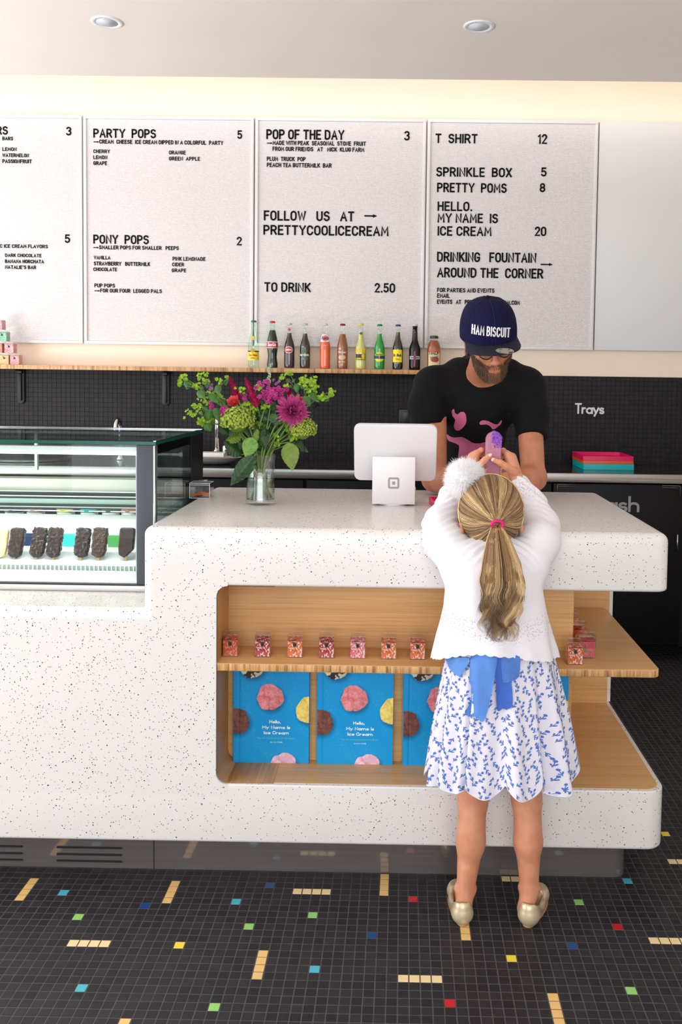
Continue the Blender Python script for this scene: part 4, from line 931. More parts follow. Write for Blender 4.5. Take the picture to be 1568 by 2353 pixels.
# ------------------------------------------------------------------ implicit surfaces for bodies
class SDF:
    def __init__(s, lo, hi, h):
        s.h = h; s.lo = np.array(lo, float); n = np.ceil((np.array(hi)-s.lo)/h).astype(int)+1; s.n = n
        s.ax = [s.lo[i]+h*np.arange(n[i]) for i in range(3)]; s.F = np.full(n, .06, np.float32)
    def sub(s, lo, hi):
        a = np.maximum(np.floor((np.array(lo)-s.lo)/s.h).astype(int), 0); b = np.minimum(np.ceil((np.array(hi)-s.lo)/s.h).astype(int)+1, s.n)
        if (b <= a).any(): return None, None
        sl = tuple(slice(a[i], b[i]) for i in range(3))
        X = s.ax[0][sl[0]][:, None, None]; Y = s.ax[1][sl[1]][None, :, None]; Z = s.ax[2][sl[2]][None, None, :]
        return sl, (X, Y, Z)
    def comb(s, sl, d, k, op):
        F = s.F[sl]
        if op == 'sub':
            d = -d; hh = np.clip(.5-.5*(F-d)/max(k, 1e-6), 0, 1) if k > 0 else None
            s.F[sl] = np.maximum(F, d) if k <= 0 else F*(1-hh)+d*hh+k*hh*(1-hh)
        elif k > 0:
            hh = np.clip(.5+.5*(F-d)/k, 0, 1); s.F[sl] = F*(1-hh)+d*hh-k*hh*(1-hh)
        else: s.F[sl] = np.minimum(F, d)
    def cone(s, a, b, ra, rb, k=.01, op='add', sq=None):
        a = np.array(a, float); b = np.array(b, float); r = max(ra, rb)+k+.03
        sl, g = s.sub(np.minimum(a, b)-r, np.maximum(a, b)+r)
        if sl is None: return s
        ab = b-a; L = max(ab@ab, 1e-9); t = np.clip(((g[0]-a[0])*ab[0]+(g[1]-a[1])*ab[1]+(g[2]-a[2])*ab[2])/L, 0, 1)
        d = np.sqrt((g[0]-a[0]-t*ab[0])**2+(g[1]-a[1]-t*ab[1])**2+(g[2]-a[2]-t*ab[2])**2)-(ra+(rb-ra)*t)
        s.comb(sl, d.astype(np.float32), k, op); return s
    def chain(s, pts, rs, k=.01):
        for i in range(len(pts)-1): s.cone(pts[i], pts[i+1], rs[i], rs[i+1], k)
        return s
    def ell(s, c, r, k=.01, op='add', R=None):
        c = np.array(c, float); r = np.array(r, float); q = r.max()+k+.03
        sl, g = s.sub(c-q, c+q)
        if sl is None: return s
        p = [g[i]-c[i] for i in range(3)]
        if R is not None:
            R = np.array(R)[:3, :3]; p = [p[0]*R[0][i]+p[1]*R[1][i]+p[2]*R[2][i] for i in range(3)]
        k0 = np.sqrt((p[0]/r[0])**2+(p[1]/r[1])**2+(p[2]/r[2])**2); k1 = np.sqrt((p[0]/r[0]**2)**2+(p[1]/r[1]**2)**2+(p[2]/r[2]**2)**2)
        d = k0*(k0-1)/np.maximum(k1, 1e-6)
        s.comb(sl, d.astype(np.float32), k, op); return s
    def func(s, lo, hi, fn, k=.01, op='add'):
        sl, g = s.sub(lo, hi)
        if sl is not None: s.comb(sl, fn(*g).astype(np.float32), k, op)
        return s
    def mesh(s):
        F = s.F; n = F.shape; cn = [(i, j, k) for i in (0, 1) for j in (0, 1) for k in (0, 1)]
        v = {c: F[c[0]:n[0]-1+c[0], c[1]:n[1]-1+c[1], c[2]:n[2]-1+c[2]] for c in cn}
        cnt = sum((v[c] < 0).astype(np.int8) for c in cn); act = (cnt > 0) & (cnt < 8)
        ii = np.argwhere(act); idx = np.full(act.shape, -1, int); idx[act] = np.arange(len(ii))
        pos = np.zeros((len(ii), 3)); w = np.zeros(len(ii)); va = {c: v[c][act] for c in cn}
        for a in cn:
            for ax in range(3):
                if a[ax]: continue
                b = list(a); b[ax] = 1; b = tuple(b); fa, fb = va[a], va[b]; m = (fa < 0) != (fb < 0)
                t = fa[m]/(fa[m]-fb[m]); p = np.array(a, float)[None].repeat(m.sum(), 0); p[:, ax] += t; pos[m] += p; w[m] += 1
        pos = (pos/w[:, None]+ii)*s.h+s.lo
        Q = []
        for ax in range(3):
            o = [q for q in range(3) if q != ax]
            A = [slice(None)]*3; B = [slice(None)]*3; A[ax] = slice(0, -1); B[ax] = slice(1, None)
            fa, fb = F[tuple(A)] < 0, F[tuple(B)] < 0
            e = np.argwhere(fa != fb); e = e[(e[:, o[0]] > 0) & (e[:, o[1]] > 0) & (e[:, o[0]] < n[o[0]]-1) & (e[:, o[1]] < n[o[1]]-1)]
            if not len(e): continue
            q = []
            for d0, d1 in ((0, 0), (1, 0), (1, 1), (0, 1)):
                c = e.copy(); c[:, o[0]] -= d0; c[:, o[1]] -= d1; q.append(idx[c[:, 0], c[:, 1], c[:, 2]])
            q = np.stack(q, 1); ins = fa[e[:, 0], e[:, 1], e[:, 2]]
            if ax == 1: ins = ~ins
            q[~ins] = q[~ins][:, ::-1]; Q.append(q)
        Q = np.concatenate(Q); Q = Q[(Q >= 0).all(1)]
        mb = MB(); mb.v = [pos]; mb.n = len(pos); mb.f = [tuple(r) for r in Q.tolist()]; mb.m = [0]*len(mb.f); return mb
def vnorm(V, F):
    V = np.asarray(V); N = np.zeros_like(V); Q = np.array([f[:4] if len(f) >= 4 else (*f, f[-1]) for f in F]); n = np.cross(V[Q[:, 2]]-V[Q[:, 0]], V[Q[:, 3]]-V[Q[:, 1]])
    for i in range(4): np.add.at(N, Q[:, i], n)
    return N/np.maximum(np.linalg.norm(N, axis=1, keepdims=True), 1e-12)
def smooth(mb, it=2, lam=.5):
    V = mb.verts(); E = np.array([(f[i], f[(i+1) % len(f)]) for f in mb.f for i in range(len(f))])
    for _ in range(it):
        S = np.zeros_like(V); c = np.zeros(len(V)); np.add.at(S, E[:, 0], V[E[:, 1]]); np.add.at(c, E[:, 0], 1); np.add.at(S, E[:, 1], V[E[:, 0]]); np.add.at(c, E[:, 1], 1)
        V = V+(S/np.maximum(c, 1)[:, None]-V)*lam
    mb.v = [V]; return mb
_ng = np.random.default_rng(11).random((34, 34, 34)).astype(np.float32)
def n3(P_, sc, seed=0):
    p = np.asarray(P_)*sc+seed*7.31; i = np.floor(p).astype(int); f = p-i; f = f*f*(3-2*f); i = i % 33
    g = lambda a, b, c: _ng[(i[:, 0]+a) % 34, (i[:, 1]+b) % 34, (i[:, 2]+c) % 34]
    x0 = g(0, 0, 0)*(1-f[:, 0])+g(1, 0, 0)*f[:, 0]; x1 = g(0, 1, 0)*(1-f[:, 0])+g(1, 1, 0)*f[:, 0]; x2 = g(0, 0, 1)*(1-f[:, 0])+g(1, 0, 1)*f[:, 0]; x3 = g(0, 1, 1)*(1-f[:, 0])+g(1, 1, 1)*f[:, 0]
    y0 = x0*(1-f[:, 1])+x1*f[:, 1]; y1 = x2*(1-f[:, 1])+x3*f[:, 1]
    return (y0*(1-f[:, 2])+y1*f[:, 2])*2-1
def curves(name, paths, radius, mats, parent, tone=None, taper=True, world=True, label=None, basew=1.0):
    """hair: paths [n, k, 3]"""
    paths = np.asarray(paths, np.float32); n, k = paths.shape[:2]
    hc = bpy.data.hair_curves.new(name); hc.add_curves([k]*n)
    hc.attributes['position'].data.foreach_set('vector', paths.reshape(-1)) if 'position' in hc.attributes else hc.position_data.foreach_set('vector', paths.reshape(-1))
    ra = hc.attributes.get('radius') or hc.attributes.new('radius', 'FLOAT', 'POINT')
    t = np.linspace(0, 1, k); pr = np.ones(k)*basew
    if taper: pr = pr*np.clip((1-t)*2.2, .12, 1)
    ra.data.foreach_set('value', (np.tile(pr, n)*radius).astype(np.float32))
    if tone is not None:
        ta = hc.attributes.new('tone', 'FLOAT', 'CURVE'); ta.data.foreach_set('value', np.asarray(tone, np.float32))
    hc.materials.append(mats)
    o = bpy.data.objects.new(name, hc); C.objects.link(o); o.parent = parent
    if world: o.location = -parent.location
    if label: o['label'] = label
    return o
def tone_mat(name, stops, rough=.42):
    m = mat(name, stops[0][1], rough); t = NT(m); a = t.n('ShaderNodeAttribute', attribute_name='tone')
    t.l(t.ramp(a.outputs['Fac'], stops), t.b.inputs['Base Color']); return m
def camray(px, py):
    v = np.array([(px-_CX)/_F, (py-_CY)/_F, 1.]) @ CM; return Vector((0, 0, EYE)), Vector(v).normalized()
def project(mb2, bvh, lift=.0012):
    """mb2: flat geometry whose x is px and z is -py: lay it on the surface as a thin print"""
    V = mb2.verts(); out = np.zeros_like(V); ok = np.ones(len(V), bool)
    for i, (x, y, z) in enumerate(V):
        o, d = camray(x, -z); h = bvh.ray_cast(o, d)
        if h[0] is None: ok[i] = False; continue
        n = h[1]
        if n.dot(d) > 0: n = -n
        out[i] = np.array(h[0]+n*(lift - (y*.001)))
    mb2.v = [out]; mb2.f = [f for f in mb2.f if all(ok[j] for j in f)]; mb2.m = [0]*len(mb2.f); return mb2
def fill2(poly, step):
    """triangulated polygon with inner points: returns MB with x, z=-y"""
    from mathutils.geometry import delaunay_2d_cdt
    p = np.array(poly, float); n = len(p)
    # densify by a closed catmull-rom
    q = []
    for i in range(n):
        a, b, c, d = p[i-1], p[i], p[(i+1) % n], p[(i+2) % n]; m_ = max(2, int(np.linalg.norm(c-b)/step))
        for k in range(m_):
            t = k/m_; q.append(.5*((2*b)+(-a+c)*t+(2*a-5*b+4*c-d)*t*t+(-a+3*b-3*c+d)*t**3))
    q = np.array(q); lo, hi = q.min(0), q.max(0); inn = []
    def inside(x, y):
        r = False; j = len(q)-1
        for i in range(len(q)):
            if (q[i][1] > y) != (q[j][1] > y) and x < (q[j][0]-q[i][0])*(y-q[i][1])/(q[j][1]-q[i][1]+1e-12)+q[i][0]: r = not r
            j = i
        return r
    for x in np.arange(lo[0], hi[0], step*1.5):
        for y in np.arange(lo[1], hi[1], step*1.5):
            if inside(x, y): inn.append((x, y))
    vs = [Vector(v) for v in q]+[Vector(v) for v in inn]; N = len(q)
    r = delaunay_2d_cdt(vs, [], [list(range(N))], 1, 1e-4)
    mb = MB(); mb.add([(v[0], 0, -v[1]) for v in r[0]], [tuple(f) for f in r[2]]); return mb
def bvh_of(*mbs):
    V = []; F = []; n = 0
    for m in mbs: v = m.verts(); V += [tuple(x) for x in v]; F += [tuple(i+n for i in f) for f in m.f]; n += len(v)
    return BVHTree.FromPolygons(V, F)
skin_m = None
def skin_mat(name, c, c2):
    m = mat(name, c, .46, Subsurface_Weight=.12, Subsurface_Scale=.012); t = NT(m); m.node_tree.nodes['Principled BSDF'].inputs['Subsurface Radius'].default_value = (1, .35, .2)
    n = t.n('ShaderNodeTexNoise', i_Scale=28, i_Detail=3); t.l(t.coords(), n.inputs['Vector'])
    t.l(t.ramp(n.outputs[0], [(.35, c), (.7, c2)]), t.b.inputs['Base Color']); return m
# ------------------------------------------------------------------ the girl at the counter
A3 = lambda *q: np.array(P(*q))
gskin = skin_mat('child_skin', srgb(214, 150, 116), srgb(202, 134, 102))
girl = thing('person', 'blonde girl seen from behind in white cardigan and floral skirt reaching over the counter', 'person', None, (.26, 2.28, 0))
HC = A3(1129, 1174, 2.345)                       # middle of the head
b = SDF((.02, 2.06, .0), (.50, 2.66, 1.26), .0045)
# head and neck
b.ell(HC+[0, 0, .004], (.078, .088, .088), .01); b.ell(HC+[0, .045, -.045], (.055, .05, .05), .03)
b.cone(HC+[0, .01, -.06], A3(1133, 1290, 2.325), .030, .032, .02)
ear = A3(1060, 1218, 2.345); b.ell(ear, (.010, .017, .023), .006); b.ell(ear+[-.004, -.004, 0], (.007, .01, .014), .004, 'sub')
ear2 = A3(1198, 1216, 2.352); b.ell(ear2, (.008, .015, .02), .006)
# trunk
sh = A3(1134, 1300, 2.31); hip = A3(1140, 1560, 2.27)
b.cone(sh+[0, .005, -.03], hip, .070, .085, .03); b.cone(A3(1065, 1310, 2.32), A3(1205, 1310, 2.32), .032, .032, .03)
# legs
def leg(hp, kn, ca, an, hl, to):
    b.chain([hp, kn], [.060, .039], .02); b.chain([kn, ca, an], [.0360, .0350, .0240], .02)
    b.ell(ca+(kn-ca)*.35+np.array([0, -.012, 0]), (.031, .031, .07), .02)
    b.chain([an, hl], [.0245, .020], .012); b.chain([hl+[0, .01, 0], to], [.020, .013], .015)
    for s in (-1, 1): b.ell(an+[s*.022, 0, .006], (.009, .010, .010), .008)
    b.cone(an+[0, -.018, .07], hl+[0, .004, .01], .010, .013, .012)
aL = A3(1070, 2046, 2.285); aR = A3(1217, 2044, 2.288)
hL = np.array([.180, 2.273, .03]); hR = np.array([.3455, 2.273, .03]); tL = np.array([.172, 2.365, .020]); tR = np.array([.382, 2.36, .020])
leg(A3(1096, 1640, 2.28), A3(1087, 1838, 2.30), A3(1082, 1935, 2.288), aL, hL, tL)
leg(A3(1190, 1640, 2.28), A3(1211, 1838, 2.30), A3(1214, 1935, 2.288), aR, hR, tR)
# arms
shL, shR = A3(1048, 1300, 2.315), A3(1224, 1300, 2.315); elL, elR = A3(1012, 1206, 2.425), A3(1248, 1208, 2.43)
wrL, wrR = A3(1083, 1088, 2.535), A3(1187, 1094, 2.535)
for s_, e_, w_ in ((shL, elL, wrL), (shR, elR, wrR)): b.chain([s_, e_, w_], [.034, .027, .0185], .015)
body = smooth(b.mesh(), 2)
# hands, finer
h = SDF((.14, 2.47, 1.12), (.36, 2.64, 1.27), .002)
def hand(w, k1, k2, fingers, thumb):
    h.cone(w, (k1+k2)/2, .0165, .017, .006); h.cone(w, k1, .0135, .0105, .008); h.cone(w, k2, .0135, .0095, .008)
    for f in fingers: h.chain(f[0], f[1], .0035)
    h.chain(thumb[0], thumb[1], .006)
pr = lambda *L: [A3(*q) for q in L]
hand(wrR, A3(1166, 1043, 2.552), A3(1184, 1062, 2.566), [
    (pr((1167, 1044, 2.552), (1157, 1035, 2.566), (1147, 1041, 2.577)), [.0088, .0078, .0068]),
    (pr((1173, 1049, 2.560), (1158, 1047, 2.582), (1146, 1056, 2.585)), [.0088, .0078, .0068]),
    (pr((1179, 1056, 2.565), (1163, 1062, 2.586), (1149, 1070, 2.586)), [.0083, .0075, .0066]),
    (pr((1184, 1064, 2.566), (1170, 1075, 2.584), (1156, 1083, 2.583)), [.0077, .0068, .006])],
    (pr((1184, 1084, 2.522), (1164, 1072, 2.508), (1150, 1063, 2.507), (1135, 1057, 2.511)), [.0125, .0098, .009, .0078]))
hand(wrL, A3(1096, 1042, 2.552), A3(1080, 1060, 2.564), [
    (pr((1094, 1042, 2.552), (1107, 1034, 2.556), (1115, 1037, 2.574)), [.0088, .0078, .0068]),
    (pr((1090, 1049, 2.560), (1108, 1044, 2.576), (1121, 1053, 2.584)), [.0088, .0078, .0068]),
    (pr((1084, 1056, 2.565), (1102, 1060, 2.586), (1118, 1068, 2.586)), [.0083, .0075, .0066]),
    (pr((1080, 1064, 2.566), (1096, 1074, 2.584), (1112, 1082, 2.583)), [.0077, .0068, .006])],
    (pr((1090, 1080, 2.522), (1104, 1068, 2.508), (1114, 1058, 2.507), (1125, 1047, 2.511)), [.0125, .0098, .009, .0078]))
hm = smooth(h.mesh(), 1); body.add(hm.verts(), hm.f)
obj('body', body, gskin, girl, world=True)
nail = mat('finger_nail', srgb(240, 196, 184), .25)
for a_, n_ in ((A3(1133, 1056, 2.5035), (-.2, -1, .3)), (A3(1127, 1046, 2.5035), (.2, -1, .3))):
    m = MB(); ball(m, (0, 0, 0), (.0048, .0016, .0060), 10, 8); q = Matrix.Rotation(.7 if a_[0] > .23 else -.5, 4, 'Y'); m.xf(np.array(Matrix.Translation(a_) @ q)); obj('nail', m, nail, girl, world=True)
# ear ring
m = MB(); ball(m, A3(1066, 1231, 2.328), .0042, 12, 8); obj('earring', m, mat('pearl', srgb(240, 236, 232), .2), girl, world=True)

# cardigan
knit = mat('white_knit', srgb(232, 229, 234), .85, Sheen_Weight=.25); q = NT(knit)
co_ = q.coords(); nz = q.n('ShaderNodeTexNoise', i_Scale=1, i_Detail=3); q.l(q.coords((90, 90, 420)), nz.inputs['Vector'])
vr = q.n('ShaderNodeTexVoronoi', i_Scale=1); q.l(q.coords((230, 40, 200)), vr.inputs['Vector'])
gn = q.n('ShaderNodeNewGeometry'); sp = q.n('ShaderNodeSeparateXYZ'); q.l(gn.outputs['Position'], sp.inputs[0])
def bump01(v, a, b_, soft=.012):      # 1 between a and b
    m1 = q.n('ShaderNodeMapRange'); q.l(v, m1.inputs[0]); m1.inputs[1].default_value = a; m1.inputs[2].default_value = a+soft; m1.inputs[3].default_value = 0; m1.inputs[4].default_value = 1
    m2 = q.n('ShaderNodeMapRange'); q.l(v, m2.inputs[0]); m2.inputs[1].default_value = b_-soft; m2.inputs[2].default_value = b_; m2.inputs[3].default_value = 1; m2.inputs[4].default_value = 0
    return q.math('MULTIPLY', m1.outputs[0], m2.outputs[0])
dx = q.math('SUBTRACT', sp.outputs[0], .262); arcz = q.math('SUBTRACT', sp.outputs[2], q.math('MULTIPLY', q.math('MULTIPLY', dx, dx), 1.1))
lace = q.math('ADD', q.math('MULTIPLY', bump01(arcz, .775, .835), 1.0), q.math('MULTIPLY', bump01(sp.outputs[2], 1.105, 1.165), bump01(sp.outputs[1], 2.44, 2.56)))
hole = q.math('MULTIPLY', q.math('LESS_THAN', vr.outputs['Distance'], .30), lace)
q.l(q.mix(q.math('MULTIPLY', hole, .55), srgb(232, 229, 234), srgb(140, 128, 148)), q.b.inputs['Base Color'])
q.bump(q.math('ADD', nz.outputs[0], q.math('MULTIPLY', hole, -2.0)), .35, .0015)
ZK = [.62, .69, .72, .755, .79, .845, .88, .91, .95, .985, 1.02]
AK = [.180, .170, .164, .155, .147, .134, .129, .126, .118, .085, .04]
BK = [.125, .122, .119, .115, .111, .102, .098, .095, .085, .068, .04]
XK = [.2600, .2600, .2595, .259, .2585, .2575, .257, .2565, .2560, .256, .256]
YK = [2.262, 2.264, 2.266, 2.268, 2.272, 2.28, 2.286, 2.292, 2.302, 2.31, 2.318]
def gcx(px_, Y): return P(px_, 1400, Y)[0]
XK = [P(px_, 1400, 2.27)[0] for px_ in (1139, 1139, 1139, 1138.5, 1138, 1137.5, 1136, 1135, 1134, 1134, 1134)]
def disp(V, N, amp=.0028):
    V = np.asarray(V); arm = np.clip((V[:, 2]-.93)/.06, 0, 1)
    f = n3(V*[1, .5, .45], 26, 1)*.7+n3(V*[1, .6, .5], 55, 2)*.3
    # diagonal drag lines on the sleeves
    side = np.sign(V[:, 0]-.257); s_ = (V[:, 2]*1.0+side*(V[:, 0]-.257)*.9+(V[:, 1]-2.3)*.6)
    g = np.sin(s_*210+n3(V, 14, 5)*3.2); g = g*np.clip(.5+n3(V, 11, 6), 0, 1)
    return V+N*(f*amp*(1.2-.4*arm)+g*arm*.0032)[:, None]
c = SDF((.02, 2.1, .80), (.50, 2.62, 1.19), .004)
def torso(X, Y, Z):
    a_ = np.interp(Z, ZK, AK); b_ = np.interp(Z, ZK, BK); cx_ = np.interp(Z, ZK, XK); cy_ = np.interp(Z, ZK, YK)
    return (np.sqrt(((X-cx_)/a_)**2+((Y-cy_)/b_)**2)-1)*np.minimum(a_, b_)*.98+np.clip(Z-1.0, 0, 1)*2
c.func((0, 2.1, .80), (.5, 2.5, 1.03), torso, .01)
c.chain([A3(1055, 1290, 2.312), A3(1022, 1245, 2.36), elL+[.0, -.004, 0], A3(1040, 1145, 2.487), A3(1070, 1106, 2.522)], [.056, .052, .044, .036, .0255], .028)
c.chain([A3(1218, 1290, 2.312), A3(1240, 1245, 2.36), elR+[-.004, -.004, 0], A3(1222, 1155, 2.487), A3(1196, 1113, 2.522)], [.056, .052, .045, .036, .0265], .028)
c.cone(A3(1095, 1283, 2.305), A3(1174, 1283, 2.305), .047, .047, .03); c.ell(A3(1134, 1283, 2.315), (.062, .05, .044), .02); c.ell(A3(1132, 1262, 2.322), (.066, .050, .040), .02)
cm = smooth(c.mesh(), 2)
V = cm.verts(); keep = V[:, 2] > .8555; cm.f = [f for f in cm.f if all(keep[i] for i in f)]; cm.m = [0]*len(cm.f)
V2 = disp(V, vnorm(V, cm.f)); cm.v = [V2]
nu, nv = 220, 46; G = np.zeros((nu, nv, 3)); th = np.linspace(0, 2*PI, nu, endpoint=False)
ns = 84
for i, a_ in enumerate(th):
    back = (1-math.sin(a_))/2                      # 1 at the back (towards the viewer)
    zh = .700+.052*back**1.6+.012*math.cos(2*a_)*0 - .004*abs(math.sin(a_*ns/4))
    zh += .006*math.sin(a_*3+1)
    for j in range(nv):
        z = zh+(.868-zh)*j/(nv-1); fl = np.clip((.84-z)/.1, 0, 1)
        ra, rb = np.interp(z, ZK, AK), np.interp(z, ZK, BK); fold = 1+fl*.035*math.sin(a_*7+.8)+fl*.02*math.sin(a_*12+2)
        G[i, j] = (np.interp(z, ZK, XK)+ra*fold*math.cos(a_), np.interp(z, ZK, YK)+rb*fold*math.sin(a_), z)
hemm = MB(); grid(hemm, G, closed_u=True); Vh = hemm.verts(); hemm.v = [disp(Vh, vnorm(Vh, hemm.f))]
# inner face of the hem
G2_ = G[:, :12].copy(); cxy = np.array([.2595, 2.266]); G2_[..., :2] = cxy+(G2_[..., :2]-cxy)*.975; hemm2 = MB(); grid(hemm2, G2_, closed_u=True, flip=True)
card = MB(); card.add(cm.verts(), cm.f); card.add(hemm.verts(), hemm.f); card.add(hemm2.verts(), hemm2.f)
# scalloped cuffs
for w_, e_, r in ((A3(1069, 1107, 2.523), A3(1040, 1145, 2.487), .0268), (A3(1195, 1114, 2.523), A3(1222, 1155, 2.487), .0278)):
    d = (w_-e_)/np.linalg.norm(w_-e_); u = np.cross(d, [0, 0, 1.]); u /= np.linalg.norm(u); v = np.cross(d, u); G = np.zeros((48, 5, 3))
    for i in range(48):
        a_ = 2*PI*i/48
        for j in range(5): G[i, j] = w_+d*(-.012+.0045*j+(.0035*abs(math.sin(a_*4.5)) if j == 4 else 0))+(u*math.cos(a_)+v*math.sin(a_))*(r-.0008*j)
    grid(card, G, closed_u=True)
obj('cardigan', card, knit, girl, world=True)

# skirt: scalloped petals and pleats
cloth = mat('skirt_cloth', srgb(226, 222, 232), .75, Sheen_Weight=.1)
SX, SY = P(1150, 1700, 2.26)[0], 2.258
NP = 12; ph0 = 0.0
def skirt(a_, t, inner=0.0):
    """a_: angle (-90 deg faces the viewer), t: 0 waist .. 1 hem"""
    rx = .122+(.196-.122)*t**.85; ry = .088+(.140-.088)*t**.7
    pet = abs(math.sin(NP*(a_+ph0)/2)); zh = .424+.016*((1-math.sin(a_))/2)**3-.040*pet**.65
    fold = 0
    for c0, wd, dp in ((-2.18, .07, .055), (-.86, .10, .022), (-1.32, .10, .012), (-1.72, .10, .012), (-.4, .12, .0), (-2.75, .12, .03)):
        dd = (a_-c0+PI) % (2*PI)-PI; fold -= dp*math.exp(-(dd/wd)**2)*(.35+.65*t)*(min(1, t*2.2))
    fold += (.012*math.sin(a_*9+1.1)+.007*math.sin(a_*17+.4))*min(1, t*1.6)
    if a_ > 0: fold = max(fold, -.05)*.5
    k = 1+fold/.17-inner
    z = .79+(zh-.79)*t
    cx_ = SX+(.2597-SX)*(1-t)*.9+.0*t
    y = SY+.012*(1-t)+ry*k*math.sin(a_)
    return (cx_+rx*k*math.cos(a_), min(y, 2.386), z)
nu, nv = 390, 40; G = np.zeros((nu, nv, 3)); Gi = np.zeros((nu, nv, 3))
for i in range(nu):
    a_ = -PI+2*PI*i/nu
    for j in range(nv): G[i, j] = skirt(a_, 1-j/(nv-1)); Gi[i, j] = skirt(a_, 1-j/(nv-1), .018)
m = MB(); grid(m, G, closed_u=True); grid(m, Gi, closed_u=True, flip=True)
rim = np.stack([Gi[:, 0], G[:, 0]], 1); grid(m, rim, closed_u=True)
skm = m; obj('skirt', m, cloth, girl, world=True)
# printed sprigs, laid on the cloth
ink = mat('blue_flower_print', srgb(74, 112, 186), .7); rr = random.Random(8)
motif = MB()
def strokes(ang, sc):
    out = []; ca, sa = math.cos(ang), math.sin(ang)
    def tr(L): return [((x*ca-y*sa)*sc, (x*sa+y*ca)*sc) for x, y in L]
    out.append((tr([(0, -1.05), (.07, -.5), (0, .35)]), .15)); out.append((tr([(.02, -.55), (.22, -.38), (.42, -.02), (.46, .1)]), .30)); out.append((tr([(0, -.7), (-.2, -.55), (-.38, -.25)]), .26))
    out.append((tr([(.34*math.cos(k), .66+.34*math.sin(k)) for k in np.linspace(.4, 6.68, 9)[:-1]]), 0))
    return out
sk_bvh = None
rows = 21
for r_ in range(rows):
    t = (r_+.5)/rows; per = 2*PI*(.126+.07*t); n_ = int(per/.0235)
    for i in range(n_):
        a0 = -PI+2*PI*(i+.5*(r_ % 2)+rr.uniform(-.25, .25))/n_; t0 = t+rr.uniform(-.014, .014)
        if a0 > .45 and a0 < PI-.45: continue
        ang = rr.choice((.5, -.6, 2.7, -.3, -2.6, -.9, .3))
        for L, w in strokes(ang, .0094):
            pts = np.array(L); seg = []
            if w == 0:
                vs = []
                for X, Zz in pts:
                    p = np.array(skirt(a0+X/(.126+.07*t0), min(max(t0-Zz/.38, 0), .992))); n_v = p-np.array([SX, SY, p[2]]); n_v /= np.linalg.norm(n_v); vs.append(p+n_v*.0012)
                motif.add(vs, [tuple(range(len(vs)))]); continue
            d = np.gradient(pts, axis=0); d /= np.maximum(np.linalg.norm(d, axis=1, keepdims=True), 1e-9); nn = np.stack([-d[:, 1], d[:, 0]], 1)*w*.0094/2
            vs = []
            for (x, z), (nx_, nz_) in zip(pts, nn):
                for s_ in (1, -1):
                    X, Zz = x+s_*nx_, z+s_*nz_; aa = a0+X/(.126+.07*t0); tt = min(max(t0-Zz/.38, 0), .992)
                    p = np.array(skirt(aa, tt)); c_ = np.array([SX, SY, p[2]]); n_v = p-c_; n_v /= np.linalg.norm(n_v); vs.append(p+n_v*.0011)
            motif.add(vs, [(2*k, 2*k+1, 2*k+3, 2*k+2) for k in range(len(pts)-1)])
obj('flower_print', motif, ink, girl, world=True, kind='stuff')
# sash
bv = bvh_of(skm)
def z7(L): return [(940+x/3.267, 1480+y/3.267) for x, y in L]
for nm, L, col, lift in (('sash_bow', [(296, 92), (380, 98), (462, 104), (436, 180), (388, 240), (330, 185)], srgb(86, 140, 214), .006), ('sash_tail', [(498, 84), (652, 76), (645, 200), (610, 380), (565, 572), (500, 540), (425, 520), (465, 370), (478, 250)], srgb(80, 134, 212), .008),
                         ('sash_tail', [(650, 80), (765, 78), (772, 280), (776, 470), (716, 478), (655, 492), (648, 300)], srgb(44, 92, 184), .005), ('sash_bow', [(704, 84), (818, 92), (816, 180), (812, 240), (768, 276), (718, 280), (702, 200)], srgb(64, 112, 192), .007)):
    m = fill2(z7(L), 7); top = project(m, bv, lift+.004); V = top.verts(); d = V-np.array([0, 0, EYE]); d /= np.linalg.norm(d, axis=1, keepdims=True)
    V = V-d*(.003*np.sin(V[:, 0]*160+V[:, 2]*30))[:, None]
    q2 = MB(); q2.add(V, m.f); q2.add(V+d*.002, [f[::-1] for f in m.f])
    obj(nm, q2, noisy('blue_sash', col, tuple(k*.88 for k in col), 30, .6), girl, world=True)

